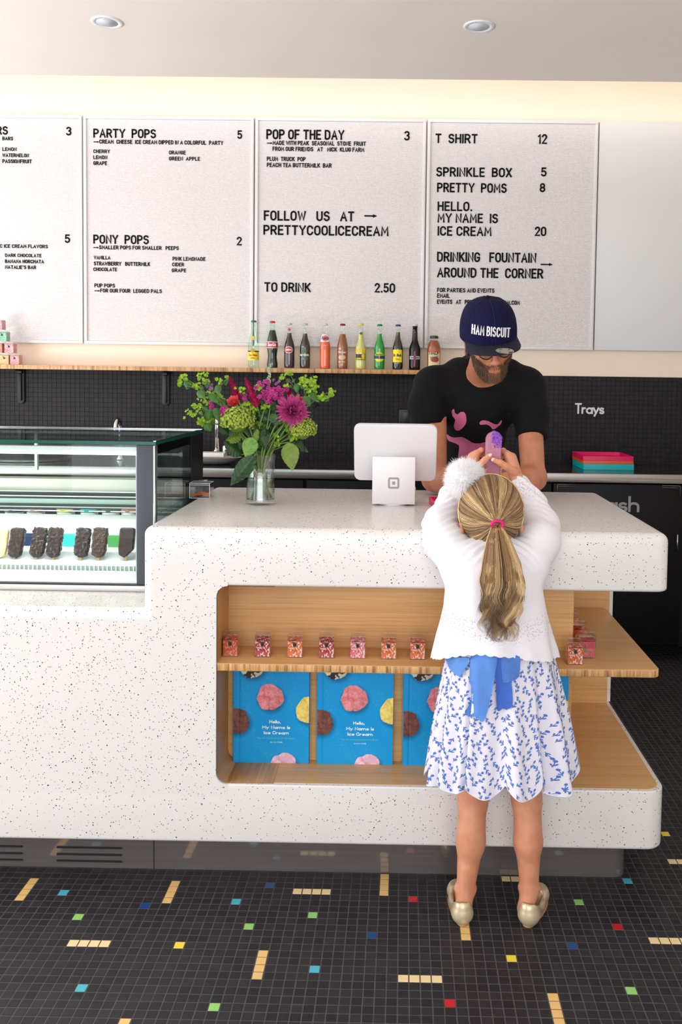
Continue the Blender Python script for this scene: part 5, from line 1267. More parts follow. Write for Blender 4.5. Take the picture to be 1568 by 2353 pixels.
# shoes
gold = mat('gold_leather', srgb(208, 190, 156), .34, .35, Coat_Weight=.2); sole = mat('shoe_sole', srgb(168, 126, 96), .6); lining = mat('shoe_lining', srgb(120, 84, 70), .7)
def shoe(hx, hy, ang, nm='shoe'):
    t = MB(); nl, nr = 26, 28; G = np.zeros((nr, nl, 3)); ca, sa = math.cos(ang), math.sin(ang)
    def ring(u):   # u along the foot 0 heel .. 1 toe
        half = .027+.0095*math.sin(min(u*1.25, 1)*PI*.5)-.004*math.exp(-((u-.4)/.15)**2); half *= math.sqrt(max(1-((u-.5)/.5)**8, .02)) if u > .5 else math.sqrt(max(1-((.5-u)/.5)**6, .02)); return half
    b = SDF((hx-.14, hy-.06, -.004), (hx+.14, hy+.24, .085), .0028)
    F_ = np.array([sa, ca, 0]); O = np.array([hx, hy, 0]); L_ = .172
    pt = lambda u, z, o=0: O+F_*u*L_+np.array([ca, -sa, 0])*o+np.array([0, 0, z])
    b.chain([pt(.155, .028), pt(.135, .048)], [.0275, .0225], .01); b.chain([pt(.14, .026), pt(.5, .024), pt(.78, .023), pt(.9, .019)], [.027, .0265, .0265, .017], .012)
    b.func(b.lo, b.lo+b.h*b.n, lambda X, Y, Z: (Z-.0035), 0.0, 'sub') if False else None
    sl, g = b.sub(b.lo, b.lo+b.h*b.n); b.F[sl] = np.maximum(b.F[sl], (.0035-g[2]+0*g[0]+0*g[1]).astype(np.float32))
    # collar cut: keep below a sloping line
    along = (g[0]-hx)*F_[0]+(g[1]-hy)*F_[1]; lim = np.interp(along, [0, .02, .055, .10, .12, .18], [.066, .060, .038, .033, .043, .046]); b.F[sl] = np.maximum(b.F[sl], (g[2]-lim).astype(np.float32))
    b.chain([pt(.17, .034), pt(.17, .09)], [.0215, .0225], 0) if False else None
    b.cone(pt(.185, .036), pt(.175, .10), .0195, .0205, .001, 'sub'); b.cone(pt(.19, .036), pt(.60, .036), .0195, .0165, .001, 'sub')
    u = smooth(b.mesh(), 2); o = obj(nm, u, gold, girl, world=True)
    s = MB(); pl = []
    for k in range(40):
        a_ = 2*PI*k/40; uu = .5-.5*math.cos(a_); hw = .0225+.0075*min(uu/.7, 1); q_ = pt(.02+uu*.975, 0, math.copysign(abs(math.sin(a_))**.7, math.sin(a_))*hw); pl.append((q_[0], q_[1]))
    ar = sum(pl[i][0]*pl[(i+1) % 40][1]-pl[(i+1) % 40][0]*pl[i][1] for i in range(40)); pl = pl if ar > 0 else pl[::-1]
    slab(s, pl, 0.0004, .0052, .001, .001, 2); s_ = obj('sole', s, sole, o, angle=40)
    m = MB(); c_ = pt(.62, .050); tube(m, [c_+np.array([-.008, 0, .004]), c_, c_+np.array([.009, .002, .004])], .0022, 6); tube(m, [c_, c_+np.array([.006, -.012, -.002])], .0015, 5); obj('bow', m, gold, o)
    rim_ = MB(); pts = []
    for k in range(33):
        a_ = 2*PI*k/32; uu = .17+.24*(1-math.cos(a_)); z = float(np.interp(uu*L_, [0, .02, .06, .11, .135, .2], [.064, .058, .036, .034, .046, .05])); pts.append(pt(uu-.055*(k in (0, 32))*0, z, math.sin(a_)*.0222))
    return o
shoe(.1775, 2.2395, -.06); shoe(.3425, 2.2405, .40)

# hair
hb = [(0.0, srgb(84, 60, 38)), (.3, srgb(128, 98, 64)), (.6, srgb(172, 138, 94)), (.8, srgb(212, 180, 132)), (1, srgb(228, 202, 160))]
hairm = tone_mat('blonde_hair', hb, .48)
TIE = A3(1142, 1203, 2.238); td = TIE-HC; td /= np.linalg.norm(td)
HR = np.array([.0845, .095, .0955])
def surf(dv, k=1.0): return HC+dv*HR*k
cap_ = SDF(HC-.125, HC+.125, .004); cap_.ell(HC, HR-.003, 0); 
cap_.cone(surf(td, .93), TIE, .016, .009, .015)
fr_cut = Vector((0, 1, -.42)).normalized()
sl, g = cap_.sub(cap_.lo, cap_.lo+cap_.h*cap_.n); pl_ = (g[0]-HC[0])*fr_cut[0]+(g[1]-HC[1])*fr_cut[1]+(g[2]-HC[2])*fr_cut[2]-.034; cap_.F[sl] = np.maximum(cap_.F[sl], pl_.astype(np.float32))
cp = smooth(cap_.mesh(), 1); Vc = cp.verts(); hroot = obj('hair', cp, noisy('hair_base', srgb(104, 78, 50), srgb(140, 108, 72), 60, .6, stretch=(1, 1, .3)), girl, world=True)
nr_ = np.random.default_rng(21)
def tan_frame(n):
    a_ = np.cross(n, [0, 0, 1.]); a_ /= np.linalg.norm(a_); return a_, np.cross(n, a_)
u0, v0 = tan_frame(td)
paths = []; tones = []; K = 12
clump = nr_.random(420)
for i in range(8000):
    a_ = nr_.random()*2*PI; th0 = R_(nr_.uniform(35, 128)) if nr_.random() < .45 else R_(nr_.uniform(95, 130))
    dirv = td*math.cos(th0)+(u0*math.cos(a_)+v0*math.sin(a_))*math.sin(th0)
    if dirv@np.array(fr_cut) > .42: continue
    j = int((a_/(2*PI))*420) % 420; lift = 1.0+.012*math.sin(a_*23)+.010*math.sin(a_*41+1)+nr_.uniform(-.006, .01)
    ts = np.linspace(0, 1, K); P_ = []
    tw = nr_.uniform(-.04, .04)
    for t in ts:
        th = th0*(1-t)+.12*t; aa = a_+tw*math.sin(t*PI); dv = td*math.cos(th)+(u0*math.cos(aa)+v0*math.sin(aa))*math.sin(th); dv = dv/np.linalg.norm(dv)
        q_ = surf(dv, lift+.0*t); k = max(0, (t-.62)/.38)**1.6
        q_ = q_*(1-k)+(TIE+(u0*math.cos(a_)+v0*math.sin(a_))*.0085+nr_.normal(0, .0006, 3))*k; P_.append(q_)
    paths.append(P_); tones.append(np.clip(.45+.40*(clump[j]-.5)*1.6+nr_.normal(0, .15)+.12*math.sin(a_*9), 0, 1))
curves('hair_strands', paths, .0005, hairm, hroot, tones, taper=False, basew=1.0, world=False)
# pony tail
paths = []; tones = []; K = 26
cl = [(nr_.uniform(-1, 1), nr_.uniform(-1, 1), nr_.uniform(0, 6.3), nr_.uniform(.75, 1.08), nr_.random()) for _ in range(90)]
wk_t = [0, .06, .16, .35, .55, .75, .9, 1.0]; wk = [.009, .016, .030, .048, .055, .050, .044, .036]
pcx = [1142, 1143, 1146, 1152, 1154, 1150, 1150, 1146]; pcy = [1206, 1214, 1240, 1293, 1345, 1400, 1440, 1475]; pY = [2.238, 2.222, 2.198, 2.168, 2.145, 2.13, 2.125, 2.122]
cen = np.array([P(x, y, Y) for x, y, Y in zip(pcx, pcy, pY)])
for i in range(5200):
    c0 = cl[nr_.integers(len(cl))]; ux = np.clip(c0[0]+nr_.normal(0, .10), -1.1, 1.1); uy = np.clip(c0[1]+nr_.normal(0, .12), -1, 1); s_ = math.hypot(ux, uy)
    if s_ > 1: ux, uy = ux/s_, uy/s_
    Lt = min(1.03, c0[3]*nr_.uniform(.9, 1.03)-.10*abs(ux)); ts = np.linspace(0, Lt, K)
    C_ = np.stack([np.interp(ts, wk_t, cen[:, j]) for j in range(3)], 1); w = np.interp(ts, wk_t, wk)
    conv = 1-.12*np.clip((ts-.6)/.4, 0, 1)
    wave = np.clip((ts-.35)/.5, 0, 1)**1.3
    X = ux*w*conv+wave*(.011*np.sin(ts*15+c0[2])+.006*np.sin(ts*31+c0[2]*2))+nr_.normal(0, .0005)
    Yy = uy*w*.5*conv-np.abs(w)*.1+wave*.006*np.cos(ts*13+c0[2])
    curl = np.clip((ts-.86)/.14, 0, 1)**2; X = X+curl*(.012*np.cos(c0[2])*(1 if ux > 0 else -1)); 
    paths.append(np.stack([C_[:, 0]+X, C_[:, 1]+Yy, C_[:, 2]+curl*.004], 1)); tones.append(np.clip(.42+.75*(c0[4]-.5)+.12*ux+nr_.normal(0, .11), 0, 1))
curves('ponytail', paths, .00058, hairm, hroot, tones, world=False)
# flyaway ends
m = MB(); a_ = np.linspace(0, 2*PI, 25); tube(m, [TIE+(u0*math.cos(q_)*.0150+v0*math.sin(q_)*.0105)+td*.012 for q_ in a_], .0042, 8, caps=False); obj('hair_tie', m, mat('magenta_band', srgb(214, 16, 110), .6), girl, world=True)
# head band with fur ball
m = MB(); nb = np.array([.05, 1.0, -.16]); nb /= np.linalg.norm(nb); ub, vb = tan_frame(nb); pts = [HC+nb*.004+(ub*math.cos(q_)+vb*math.sin(q_))*np.array([.0875, .098, .0995]) for q_ in np.linspace(0, 2*PI, 60)]
pts = [p for p in pts if p[2] > HC[2]-.055]; pts.sort(key=lambda p: math.atan2(p[2]-HC[2], p[0]-HC[0]) if math.atan2(p[2]-HC[2], p[0]-HC[0]) > -PI/2 else math.atan2(p[2]-HC[2], p[0]-HC[0])+2*PI)
tube(m, pts, .0022, 6); hbn = obj('headband', m, mat('gold_headband', srgb(214, 176, 112), .3, .7), girl, world=True)
FC = A3(1069, 1100, 2.372); fur = tone_mat('white_fur', [(0, (.96, .95, .96)), (1, (1, 1, 1))], .9)
q3 = NT(fur); tl = q3.n('ShaderNodeBsdfTranslucent'); tl.inputs[0].default_value = (1, 1, 1, 1); mx_ = q3.n('ShaderNodeMixShader'); mx_.inputs[0].default_value = .5
q3.l(q3.b.outputs[0], mx_.inputs[1]); q3.l(tl.outputs[0], mx_.inputs[2]); q3.l(mx_.outputs[0], q3.t.nodes['Material Output'].inputs[0])
m = MB(); ball(m, FC, .0395, 24, 16); pom = obj('fur_pompom', m, mat('fur_core', (1, 1, 1), .9), girl, world=True)
paths = []; tones = []
for i in range(5500):
    d = nr_.normal(0, 1, 3); d /= np.linalg.norm(d); L_ = nr_.uniform(.014, .021)*(1+.15*nr_.random()); bend = nr_.normal(0, .38, 3)+np.array([0, 0, -.16])
    t = np.linspace(0, 1, 6)[:, None]; paths.append(FC+d*.0385+(d*t+bend*t*t*.5)*L_); tones.append(nr_.random())
curves('fur', paths, .00055, fur, pom, tones, world=False)

# the ice pop
pop = thing('ice_pop', 'mauve dipped ice pop with purple sprinkles held up in the hands of the girl', 'ice pop', None, (0, 0, 0))
pb = SDF(A3(1108, 1105, 2.54)-.03, A3(1165, 985, 2.56)+.03, .0016)
a0, a1 = A3(1131, 1088, 2.544), A3(1135, 1010, 2.544); axd = (a1-a0)/np.linalg.norm(a1-a0); wd = np.cross(axd, [0, 1, 0.]); dp_ = np.cross(wd, axd)
def popf(X, Y, Z):
    p = [X-a0[0], Y-a0[1], Z-a0[2]]; dot = lambda v: p[0]*v[0]+p[1]*v[1]+p[2]*v[2]
    l, w_, d_ = dot(axd), dot(wd), dot(dp_); L_ = np.linalg.norm(a1-a0); hw = .0228; ll = np.maximum(l-L_, 0)+np.minimum(l, 0)*1.0
    r2 = np.hypot(w_, ll)-hw; r2 = np.maximum(r2, -l-.012)
    return np.where((r2 > 0) & (np.abs(d_) > .008), np.hypot(np.maximum(r2+.006, 0), np.maximum(np.abs(d_)-.008, 0))-.006, np.maximum(r2, np.abs(d_)-.0140))
sl, g = pb.sub(pb.lo, pb.lo+pb.h*pb.n); pb.F[sl] = popf(*g).astype(np.float32)
pm = smooth(pb.mesh(), 3); pop.location = tuple(a0)
obj('coated_bar', pm, noisy('mauve_coating', srgb(164, 96, 122), srgb(178, 108, 132), 40, .38), pop, world=True)
m = MB(); sb = a0-axd*.052; slab(m, rrect(-.005, .005, -.045, .0, .004, 4), -.0012, .0012, .0003, .0003, 2, axes=(0, 2, 1)); m.v = [m.verts()@np.array([wd, dp_, axd])+a0-axd*.008]; obj('stick', m, mat('birch_stick', srgb(216, 180, 130), .6), pop, world=True)
bvp = bvh_of(pm); m = MB(); rr = random.Random(3)
for i in range(420):
    t_ = rr.random(); px_, py_ = 1136+rr.gauss(9, 9), 1003+rr.gauss(4, 14)
    if px_ < 1130 or py_ > 1030 or (px_-1126)*.6 < (py_-992)*.35-6: continue
    o, d = camray(px_, py_); h_ = bvp.ray_cast(o, d)
    if h_[0] is None: continue
    p = np.array(h_[0]); a_ = rr.uniform(0, 6.3); e = (wd*math.cos(a_)+axd*math.sin(a_))*.0022; tube(m, [p-e, p+e], .0009, 5)
for i in range(90):
    a_ = rr.uniform(-.15, 1.5); cc = a1+wd*math.sin(a_)*.0235*(1 if wd[0] > 0 else -1)+axd*math.cos(a_)*.0235-dp_*rr.uniform(-.009, .009); e = np.array([rr.gauss(0, 1), rr.gauss(0, 1), rr.gauss(0, 1)])*.0011; tube(m, [cc-e, cc+e], .001, 5)
obj('purple_sprinkles', m, noisy('purple_bits', srgb(104, 42, 170), srgb(160, 96, 208), 200, .4), pop, world=True, kind='stuff')
# ------------------------------------------------------------------ the man behind the counter
mskin = skin_mat('man_skin', srgb(200, 132, 100), srgb(184, 116, 86))
man = thing('person', 'bearded man in navy cap, round glasses and black T-shirt leaning on the counter', 'person', None, (.3, 3.45, 0))
HM = A3(1124, 787, 3.07)
Rh = Matrix.Rotation(R_(-7), 3, 'Y') @ Matrix.Rotation(R_(6), 3, 'Z') @ Matrix.Rotation(R_(25), 3, 'X')      # roll, turn, bow
Rh = np.array(Rh)
toW = lambda v: np.asarray(v)@Rh.T+HM
# head in its own frame: face towards -y
hd = SDF((-.12, -.15, -.16), (.12, .14, .14), .003)
hd.ell((0, .012, .030), (.076, .096, .095), .01); hd.ell((0, -.018, -.045), (.058, .070, .070), .03); hd.ell((0, -.05, -.085), (.034, .034, .028), .03)
for s in (-1, 1):
    hd.ell((s*.040, -.060, -.022), (.024, .022, .020), .02); hd.ell((s*.033, -.078, .008), (.017, .013, .011), .012, 'sub'); hd.ell((s*.033, -.068, .006), (.0125, .012, .0125), .004)
    hd.ell((s*.076, .012, -.012), (.009, .018, .030), .006); hd.ell((s*.083, .006, -.010), (.006, .011, .019), .004, 'sub')
    hd.cone((s*.016, -.088, .020), (s*.052, -.070, .024), .007, .005, .014); hd.ell((s*.012, -.097, -.036), (.0085, .010, .008), .006)
hd.cone((0, -.084, .012), (0, -.106, -.028), .0075, .0105, .010); hd.ell((0, -.107, -.031), (.0115, .0115, .010), .007)
hd.ell((0, -.084, -.062), (.022, .010, .0045), .006); hd.ell((0, -.083, -.071), (.019, .010, .005), .005); hd.cone((-.02, -.094, -.0665), (.02, -.094, -.0665), .0016, .0016, .003, 'sub')
hm_ = smooth(hd.mesh(), 2); HV = hm_.verts(); hm_.v = [toW(HV)]
# trunk below the shirt, neck, arms in one surface with the head
bd = SDF((-.06, 2.72, .86), (.62, 3.78, 1.60), .006)
nb_ = toW([(0, .035, -.06)])[0]; ch = A3(1104, 900, 3.36)
bd.cone(nb_, A3(1108, 868, 3.30), .055, .062, .02); bd.cone(ch, A3(1088, 1070, 3.64), .12, .10, .04)
bd.cone(A3(1010, 890, 3.32), A3(1205, 895, 3.32), .06, .06, .04)
sL, sR = A3(996, 900, 3.30), A3(1214, 905, 3.30); eL, eR = A3(1000, 1100, 3.17), A3(1226, 1098, 3.15); wL, wR = A3(1092, 1118, 2.98), A3(1172, 1122, 2.95)
for s_, e_, w_ in ((sL, eL, wL), (sR, eR, wR)):
    bd.cone(s_, e_, .050, .043, .015); bd.ell(e_, (.043, .045, .042), .02); m1 = e_*.7+w_*.3; bd.chain([e_, m1, w_], [.043, .045, .028], .02)
bm = smooth(bd.mesh(), 2)
hh_ = SDF((.16, 2.80, 1.03), (.50, 3.02, 1.22), .0028)
def mhand(w, k1, k2, fingers, thumb):
    hh_.cone(w, (k1+k2)/2, .024, .023, .008); hh_.cone(w, k1, .019, .014, .01); hh_.cone(w, k2, .019, .013, .01)
    for f in fingers: hh_.chain(f, [.0098, .0092, .0078], .004)
    hh_.chain(thumb, [.015, .0118, .0095], .008)
mhand(wR, A3(1150, 1080, 2.90), A3(1166, 1096, 2.87), [pr((1150, 1080, 2.90), (1133, 1074, 2.88), (1120, 1082, 2.87)), pr((1156, 1086, 2.89), (1138, 1086, 2.866), (1124, 1093, 2.857)), pr((1161, 1092, 2.88), (1146, 1097, 2.855), (1130, 1103, 2.847)), pr((1166, 1098, 2.87), (1153, 1106, 2.85), (1140, 1112, 2.845))], pr((1158, 1104, 2.92), (1146, 1086, 2.93), (1138, 1074, 2.93)))
mhand(wL, A3(1112, 1092, 2.93), A3(1104, 1106, 2.90), [pr((1114, 1092, 2.93), (1128, 1096, 2.91), (1142, 1104, 2.90)), pr((1112, 1098, 2.92), (1126, 1106, 2.895), (1140, 1114, 2.89)), pr((1110, 1104, 2.91), (1122, 1114, 2.885), (1134, 1122, 2.88)), pr((1106, 1110, 2.90), (1116, 1122, 2.88), (1126, 1128, 2.875))], pr((1102, 1098, 2.95), (1112, 1084, 2.955), (1122, 1076, 2.955)))
hx = smooth(hh_.mesh(), 1); full = MB(); full.add(hm_.verts(), hm_.f); full.add(bm.verts(), bm.f); full.add(hx.verts(), hx.f)
obj('body', full, mskin, man, world=True)
# ring on a finger
m = MB(); c_ = A3(1140, 1096, 2.857); tube(m, [c_+np.array([.0105*math.cos(a), .003*math.cos(a), .0105*math.sin(a)]) for a in np.linspace(0, 2*PI, 20)], .0018, 6); obj('ring', m, CHROME, man, world=True)

# T-shirt
black = noisy('black_jersey', srgb(7, 7, 10), srgb(9, 9, 13), 60, .85, Specular_IOR_Level=.25)
ts = SDF((-.12, 3.02, .98), (.66, 3.86, 1.56), .006)
ts.cone(A3(1100, 915, 3.37), A3(1090, 1075, 3.62), .128, .112, .05); ts.ell(A3(1098, 925, 3.34), (.150, .115, .13), .05)
ts.cone(A3(1008, 885, 3.315), A3(1208, 890, 3.315), .068, .068, .05); ts.cone(A3(1060, 855, 3.33), A3(1165, 858, 3.33), .058, .058, .04); ts.ell(A3(1112, 852, 3.42), (.11, .07, .075), .05)
slL, slR = A3(980, 982, 3.235), A3(1223, 1006, 3.225)
ts.chain([A3(992, 885, 3.305), A3(982, 935, 3.27), slL], [.068, .064, .060], .035); ts.chain([A3(1212, 890, 3.305), A3(1220, 945, 3.27), slR], [.068, .062, .059], .035)
# hollow sleeves and the neck opening
for a_, e_ in ((A3(982, 940, 3.265), eL), (A3(1221, 950, 3.262), eR)):
    d = (e_-a_)/np.linalg.norm(e_-a_); pass
for c_, e_ in ((slL, eL), (slR, eR)):
    d = (e_-c_)/np.linalg.norm(e_-c_); sl, g = ts.sub(c_-.12, c_+.16)
    pl_ = (g[0]-c_[0])*d[0]+(g[1]-c_[1])*d[1]+(g[2]-c_[2])*d[2]; rr_ = np.sqrt((g[0]-c_[0])**2+(g[1]-c_[1])**2+(g[2]-c_[2])**2-pl_**2+1e-9)
    F = ts.F[sl]; mask = rr_ < .085; ts.F[sl] = np.where(mask, np.maximum(F, pl_), F).astype(np.float32)
nk = A3(1112, 858, 3.28); ts.cone(nk+[0, -.03, .06], nk+[0, -.01, -.006], .056, .050, .006, 'sub')
tm = smooth(ts.mesh(), 2); V = tm.verts(); N = vnorm(V, tm.f)
f = n3(V*[1, .6, .6], 13, 3); g2 = np.sin((V[:, 0]*.5-V[:, 2])*70+n3(V, 9, 4)*4)*np.clip(n3(V, 7, 9)+.3, 0, 1); tm.v = [V+N*(f*.004+g2*.002)[:, None]]
obj('t_shirt', tm, black, man, world=True)
tb_ = bvh_of(tm); zc = lambda L: [(980+x/5.227, 900+y/5.227) for x, y in L]
pinkm = mat('pink_print', srgb(206, 104, 146), .6)
for L in ([(310, 230), (325, 208), (340, 215), (345, 250), (378, 272), (410, 245), (445, 240), (470, 262), (482, 310), (480, 370), (455, 415), (410, 455), (375, 465), (345, 445), (335, 400), (350, 335), (322, 300), (310, 262)],
          [(640, 375), (655, 350), (690, 343), (740, 350), (790, 375), (830, 390), (860, 385), (885, 355), (905, 340), (900, 375), (870, 410), (800, 452), (770, 415), (720, 392), (650, 395)],
          [(245, 505), (290, 535), (340, 548), (430, 542), (500, 575), (560, 610), (640, 618), (720, 605), (740, 690), (620, 800), (500, 880), (400, 880), (385, 790), (395, 700), (392, 642), (330, 610), (275, 590), (250, 550)]):
    obj('shirt_print', project(fill2(zc(L), 3.5), tb_, .0015), pinkm, man, world=True)

# jeans seen between the shirt and the counter, standing on the floor behind it
jn = SDF((.02, 3.4, .0), (.62, 3.95, 1.16), .010); pv = A3(1092, 1100, 3.68)
jn.cone(pv+[0, 0, -.02], pv+[0, .02, -.12], .118, .122, .04)
for s in (-1, 1): jn.chain([pv+[s*.085, .02, -.12], [pv[0]+s*.10, 3.66, .52], [pv[0]+s*.11, 3.76, .10]], [.092, .066, .055], .03)
sl, g = jn.sub(jn.lo, jn.lo+jn.h*jn.n); jn.F[sl] = np.maximum(jn.F[sl], (.07-g[2]+0*g[0]+0*g[1]).astype(np.float32))
obj('trousers', smooth(jn.mesh(), 1), mat('dark_denim', srgb(26, 26, 32), .85), man, world=True)
for s in (-1, 1):
    m = MB(); slab(m, rrect(pv[0]+s*.11-.05, pv[0]+s*.11+.05, 3.60, 3.86, .045, 8), 0.0005, .075, .03, .006, 4); obj('shoe', m, BLACK, man, world=True)

# cap
navy = noisy('navy_wool', srgb(16, 14, 50), srgb(21, 19, 60), 300, .9, stretch=(1, 1, 1), Specular_IOR_Level=.2)
def crown(u, v):          # u angle, v 0 rim..1 top
    a = u; e = 2.35; ca, sa = math.cos(a), math.sin(a); front = max(0, -sa)
    rx, ry = .0985, .112; z0 = .024; H_ = .134
    t = v*PI/2; k = math.cos(t)**(.62+.0*front); zz = math.sin(t)**(.95-.12*front)
    kk = k*(1+.03*math.sin(v*PI)); k2 = 1
    return np.array([rx*kk*ca, .010+ry*kk*sa, z0+H_*zz*(.97+.03*front)])
nu, nv = 96, 30; G = np.zeros((nu, nv, 3))
for i in range(nu):
    a = 2*PI*i/nu
    for j in range(nv):
        p = crown(a, j/(nv-1)); s6 = abs(math.sin((a-PI/2)*3)); p = p*(1-.012*math.exp(-(s6/.05)**2)*(j/(nv-1))**.3); G[i, j] = p
m = MB(); grid(m, G, closed_u=True); m.v = [toW(m.verts())]; crn = m
cap = obj('cap', crn, navy, man, world=True)
m = MB(); ball(m, toW([(0, .010, .164)])[0], (.008, .008, .005), 12, 6); obj('cap_button', m, navy, cap)
m = MB()
for a in (PI/2*0-PI/2, -PI/2+PI/3, -PI/2-PI/3, PI/2, PI/2+PI/3, PI/2-PI/3):
    tube(m, [toW([crown(a, v)*1.002])[0] for v in np.linspace(.02, .97, 20)], .0011, 5)
obj('cap_seams', m, mat('seam_navy', srgb(20, 20, 46), .8), cap)
# brim
nu, nv = 40, 12; Gt = np.zeros((nu, nv, 3)); Gb = np.zeros((nu, nv, 3))
for i in range(nu):
    a = -PI/2+(i/(nu-1)*2-1)*1.18
    for j in range(nv):
        t = j/(nv-1); b0 = crown(a, .0); L_ = .060*math.cos((a+PI/2)*.95)**.55
        x = b0[0]*(1+.05*t); y = b0[1]-L_*t; z = .029-.008*t-(x/.1)**2*.016*(.3+.7*t); Gt[i, j] = (x, y, z+.0022); Gb[i, j] = (x, y, z-.0022)
m = MB(); grid(m, Gt, flip=True); grid(m, Gb); grid(m, np.stack([Gt[:, -1], Gb[:, -1]], 1), flip=True); grid(m, np.stack([Gt[0], Gb[0]], 1)); grid(m, np.stack([Gt[-1], Gb[-1]], 1), flip=True)
m.v = [toW(m.verts())]; brm = m; obj('brim', brm, noisy('brim_wool', srgb(14, 11, 34), srgb(18, 14, 40), 300, .8), cap)
cb = bvh_of(crn); thr = mat('white_embroidery', srgb(232, 228, 232), .7)
q = text('HAM BISCUIT', 0, 86, 0, 22.5, 0, .125, 1.0, .36); V = q.verts(); sh_ = 9.5/86; V2 = np.c_[1085+V[:, 0]+V[:, 2]*.06, V[:, 1]*0+V[:, 1]*1.0, -(767+V[:, 0]*sh_*.95-V[:, 2]+ .0011*(V[:, 0]-40)**2*-1+1.5)]
q.v = [V2]; obj('lettering', project(q, cb, .0010), thr, cap, False, kind='stuff')
bb = bvh_of(brm); st_ = mat('silver_sticker', srgb(176, 172, 162), .3, .4)
ov = fill2([(1160.5+21*math.cos(a), 806.5+6.2*math.sin(a)+3*math.cos(a)*.3) for a in np.linspace(0, 2*PI, 20, endpoint=False)], 2.5)
obj('sticker', project(ov, bb, .0008), st_, cap, False)
ov = MB()
for z_ in (-3.0, 3.0): ribbon(ov, [(1149, -(806.5+z_-.5)), (1172, -(806.5+z_+.5))], 1.6, .0)
obj('sticker_bars', project(ov, bb, .0013), mat('sticker_dark', srgb(40, 38, 44), .5), cap, False)

# glasses
m = MB(); frame = mat('black_glasses', srgb(16, 14, 16), .25)
for s in (-1, 1):
    tube(m, [toW([(s*.0325+.0235*math.cos(a), -.104+.010*abs(math.cos(a)*(1 if s*math.cos(a) > 0 else .3)), .004+.0205*math.sin(a))])[0] for a in np.linspace(0, 2*PI, 33)], .0021, 7)
    tube(m, toW([(s*.0555, -.098, .010), (s*.072, -.075, .012), (s*.080, -.02, .010), (s*.080, .02, .0)]), .0019, 6)
tube(m, toW([(-.010, -.105, .008), (0, -.109, .011), (.010, -.105, .008)]), .0017, 6)
obj('glasses_frame', m, frame, man, world=True)
m = MB()
for s in (-1, 1):
    k = 24; c0 = toW([(s*.0325, -.103, .004)])[0]; ring_ = [toW([(s*.0325+.0228*math.cos(a), -.1035, .004+.0198*math.sin(a))])[0] for a in np.linspace(0, 2*PI, k, endpoint=False)]; m.add(ring_, [tuple(range(k))])
obj('lenses', m, thin_glass('lens_glass', (.96, .96, .95), .8), man, world=True)
# closed eyelids' lashes and brows
m = MB()
for s in (-1, 1): tube(m, toW([(s*.020, -.0805, -.003), (s*.031, -.0835, -.0065), (s*.043, -.0775, -.003)]), .0012, 5)
obj('lashes', m, mat('lash_brown', srgb(60, 36, 26), .8), man, world=True)
# beard and hair
hbvh = BVHTree.FromPolygons([tuple(v) for v in HV], [tuple(f_) for f_ in hm_.f])
bh = tone_mat('beard_hair', [(0, srgb(50, 34, 24)), (.5, srgb(112, 74, 46)), (1, srgb(168, 122, 78))], .55)
nb2 = np.random.default_rng(9); paths = []; tones = []; HN = vnorm(HV, hm_.f); cand_ = np.arange(len(HV))
def beardmask(p):
    x, y, z = p; ax = abs(x)
    if y > .045 or z < -.125: return 0
    if z > .02: return 0
    top = -.045 if ax < .030 else (-.045+(ax-.030)/.035*.030 if ax < .065 else -.015+.0*ax)
    if ax > .066: return 1 if (z < .02 and y < .012) else 0
    if z > top: return 0
    if ax < .021 and -.0745 < z < -.060: return 0
    if ax < .010 and z > -.050: return 0
    return 1
pool = [i for i in cand_ if beardmask(HV[i])]
for i in nb2.choice(pool, 9000):
    p = HV[i]+nb2.normal(0, .0012, 3); n = HN[i]; L_ = .006+.008*min(1, max(0, (-.055-p[2])/.05)); L_ *= nb2.uniform(.75, 1.1)
    if abs(p[0]) > .06: L_ *= .6
    d = n*.55+np.array([0, -.15, -.85])+nb2.normal(0, .15, 3); d /= np.linalg.norm(d); t = np.linspace(0, 1, 5)[:, None]
    paths.append(toW(p+n*.0005+d*t*L_+np.array([0, .0, -.002])*t*t+nb2.normal(0, .0012, 3)*t*t)); tones.append(np.clip(.42-.25*(abs(p[0])/.07)+nb2.normal(0, .2)+.25*(abs(p[0]) < .02), 0, 1))
curves('beard', paths, .0006, bh, man, tones)
paths = []; tones = []
for _ in range(900):       # short hair at the temples, under the cap
    s = nb2.choice((-1, 1)); p = np.array([s*.0765, nb2.uniform(-.03, .05), nb2.uniform(-.01, .03)]); d = np.array([s*.15, .3, -.8])+nb2.normal(0, .15, 3); t = np.linspace(0, 1, 4)[:, None]; paths.append(toW(p+d*t*.012)); tones.append(nb2.uniform(.1, .5))
curves('side_hair', paths, .0005, bh, man, tones)
paths = []; tones = []
for _ in range(260):
    s = nb2.choice((-1, 1)); u = nb2.random(); p = np.array([s*(.014+.040*u), -.094+.016*u, .022+.006*math.sin(u*PI)]); t = np.linspace(0, 1, 4)[:, None]; paths.append(toW(p+np.array([s*.9, -.1, .1])*t*.008)); tones.append(nb2.uniform(.1, .5))
curves('eyebrows', paths, .0005, bh, man, tones)
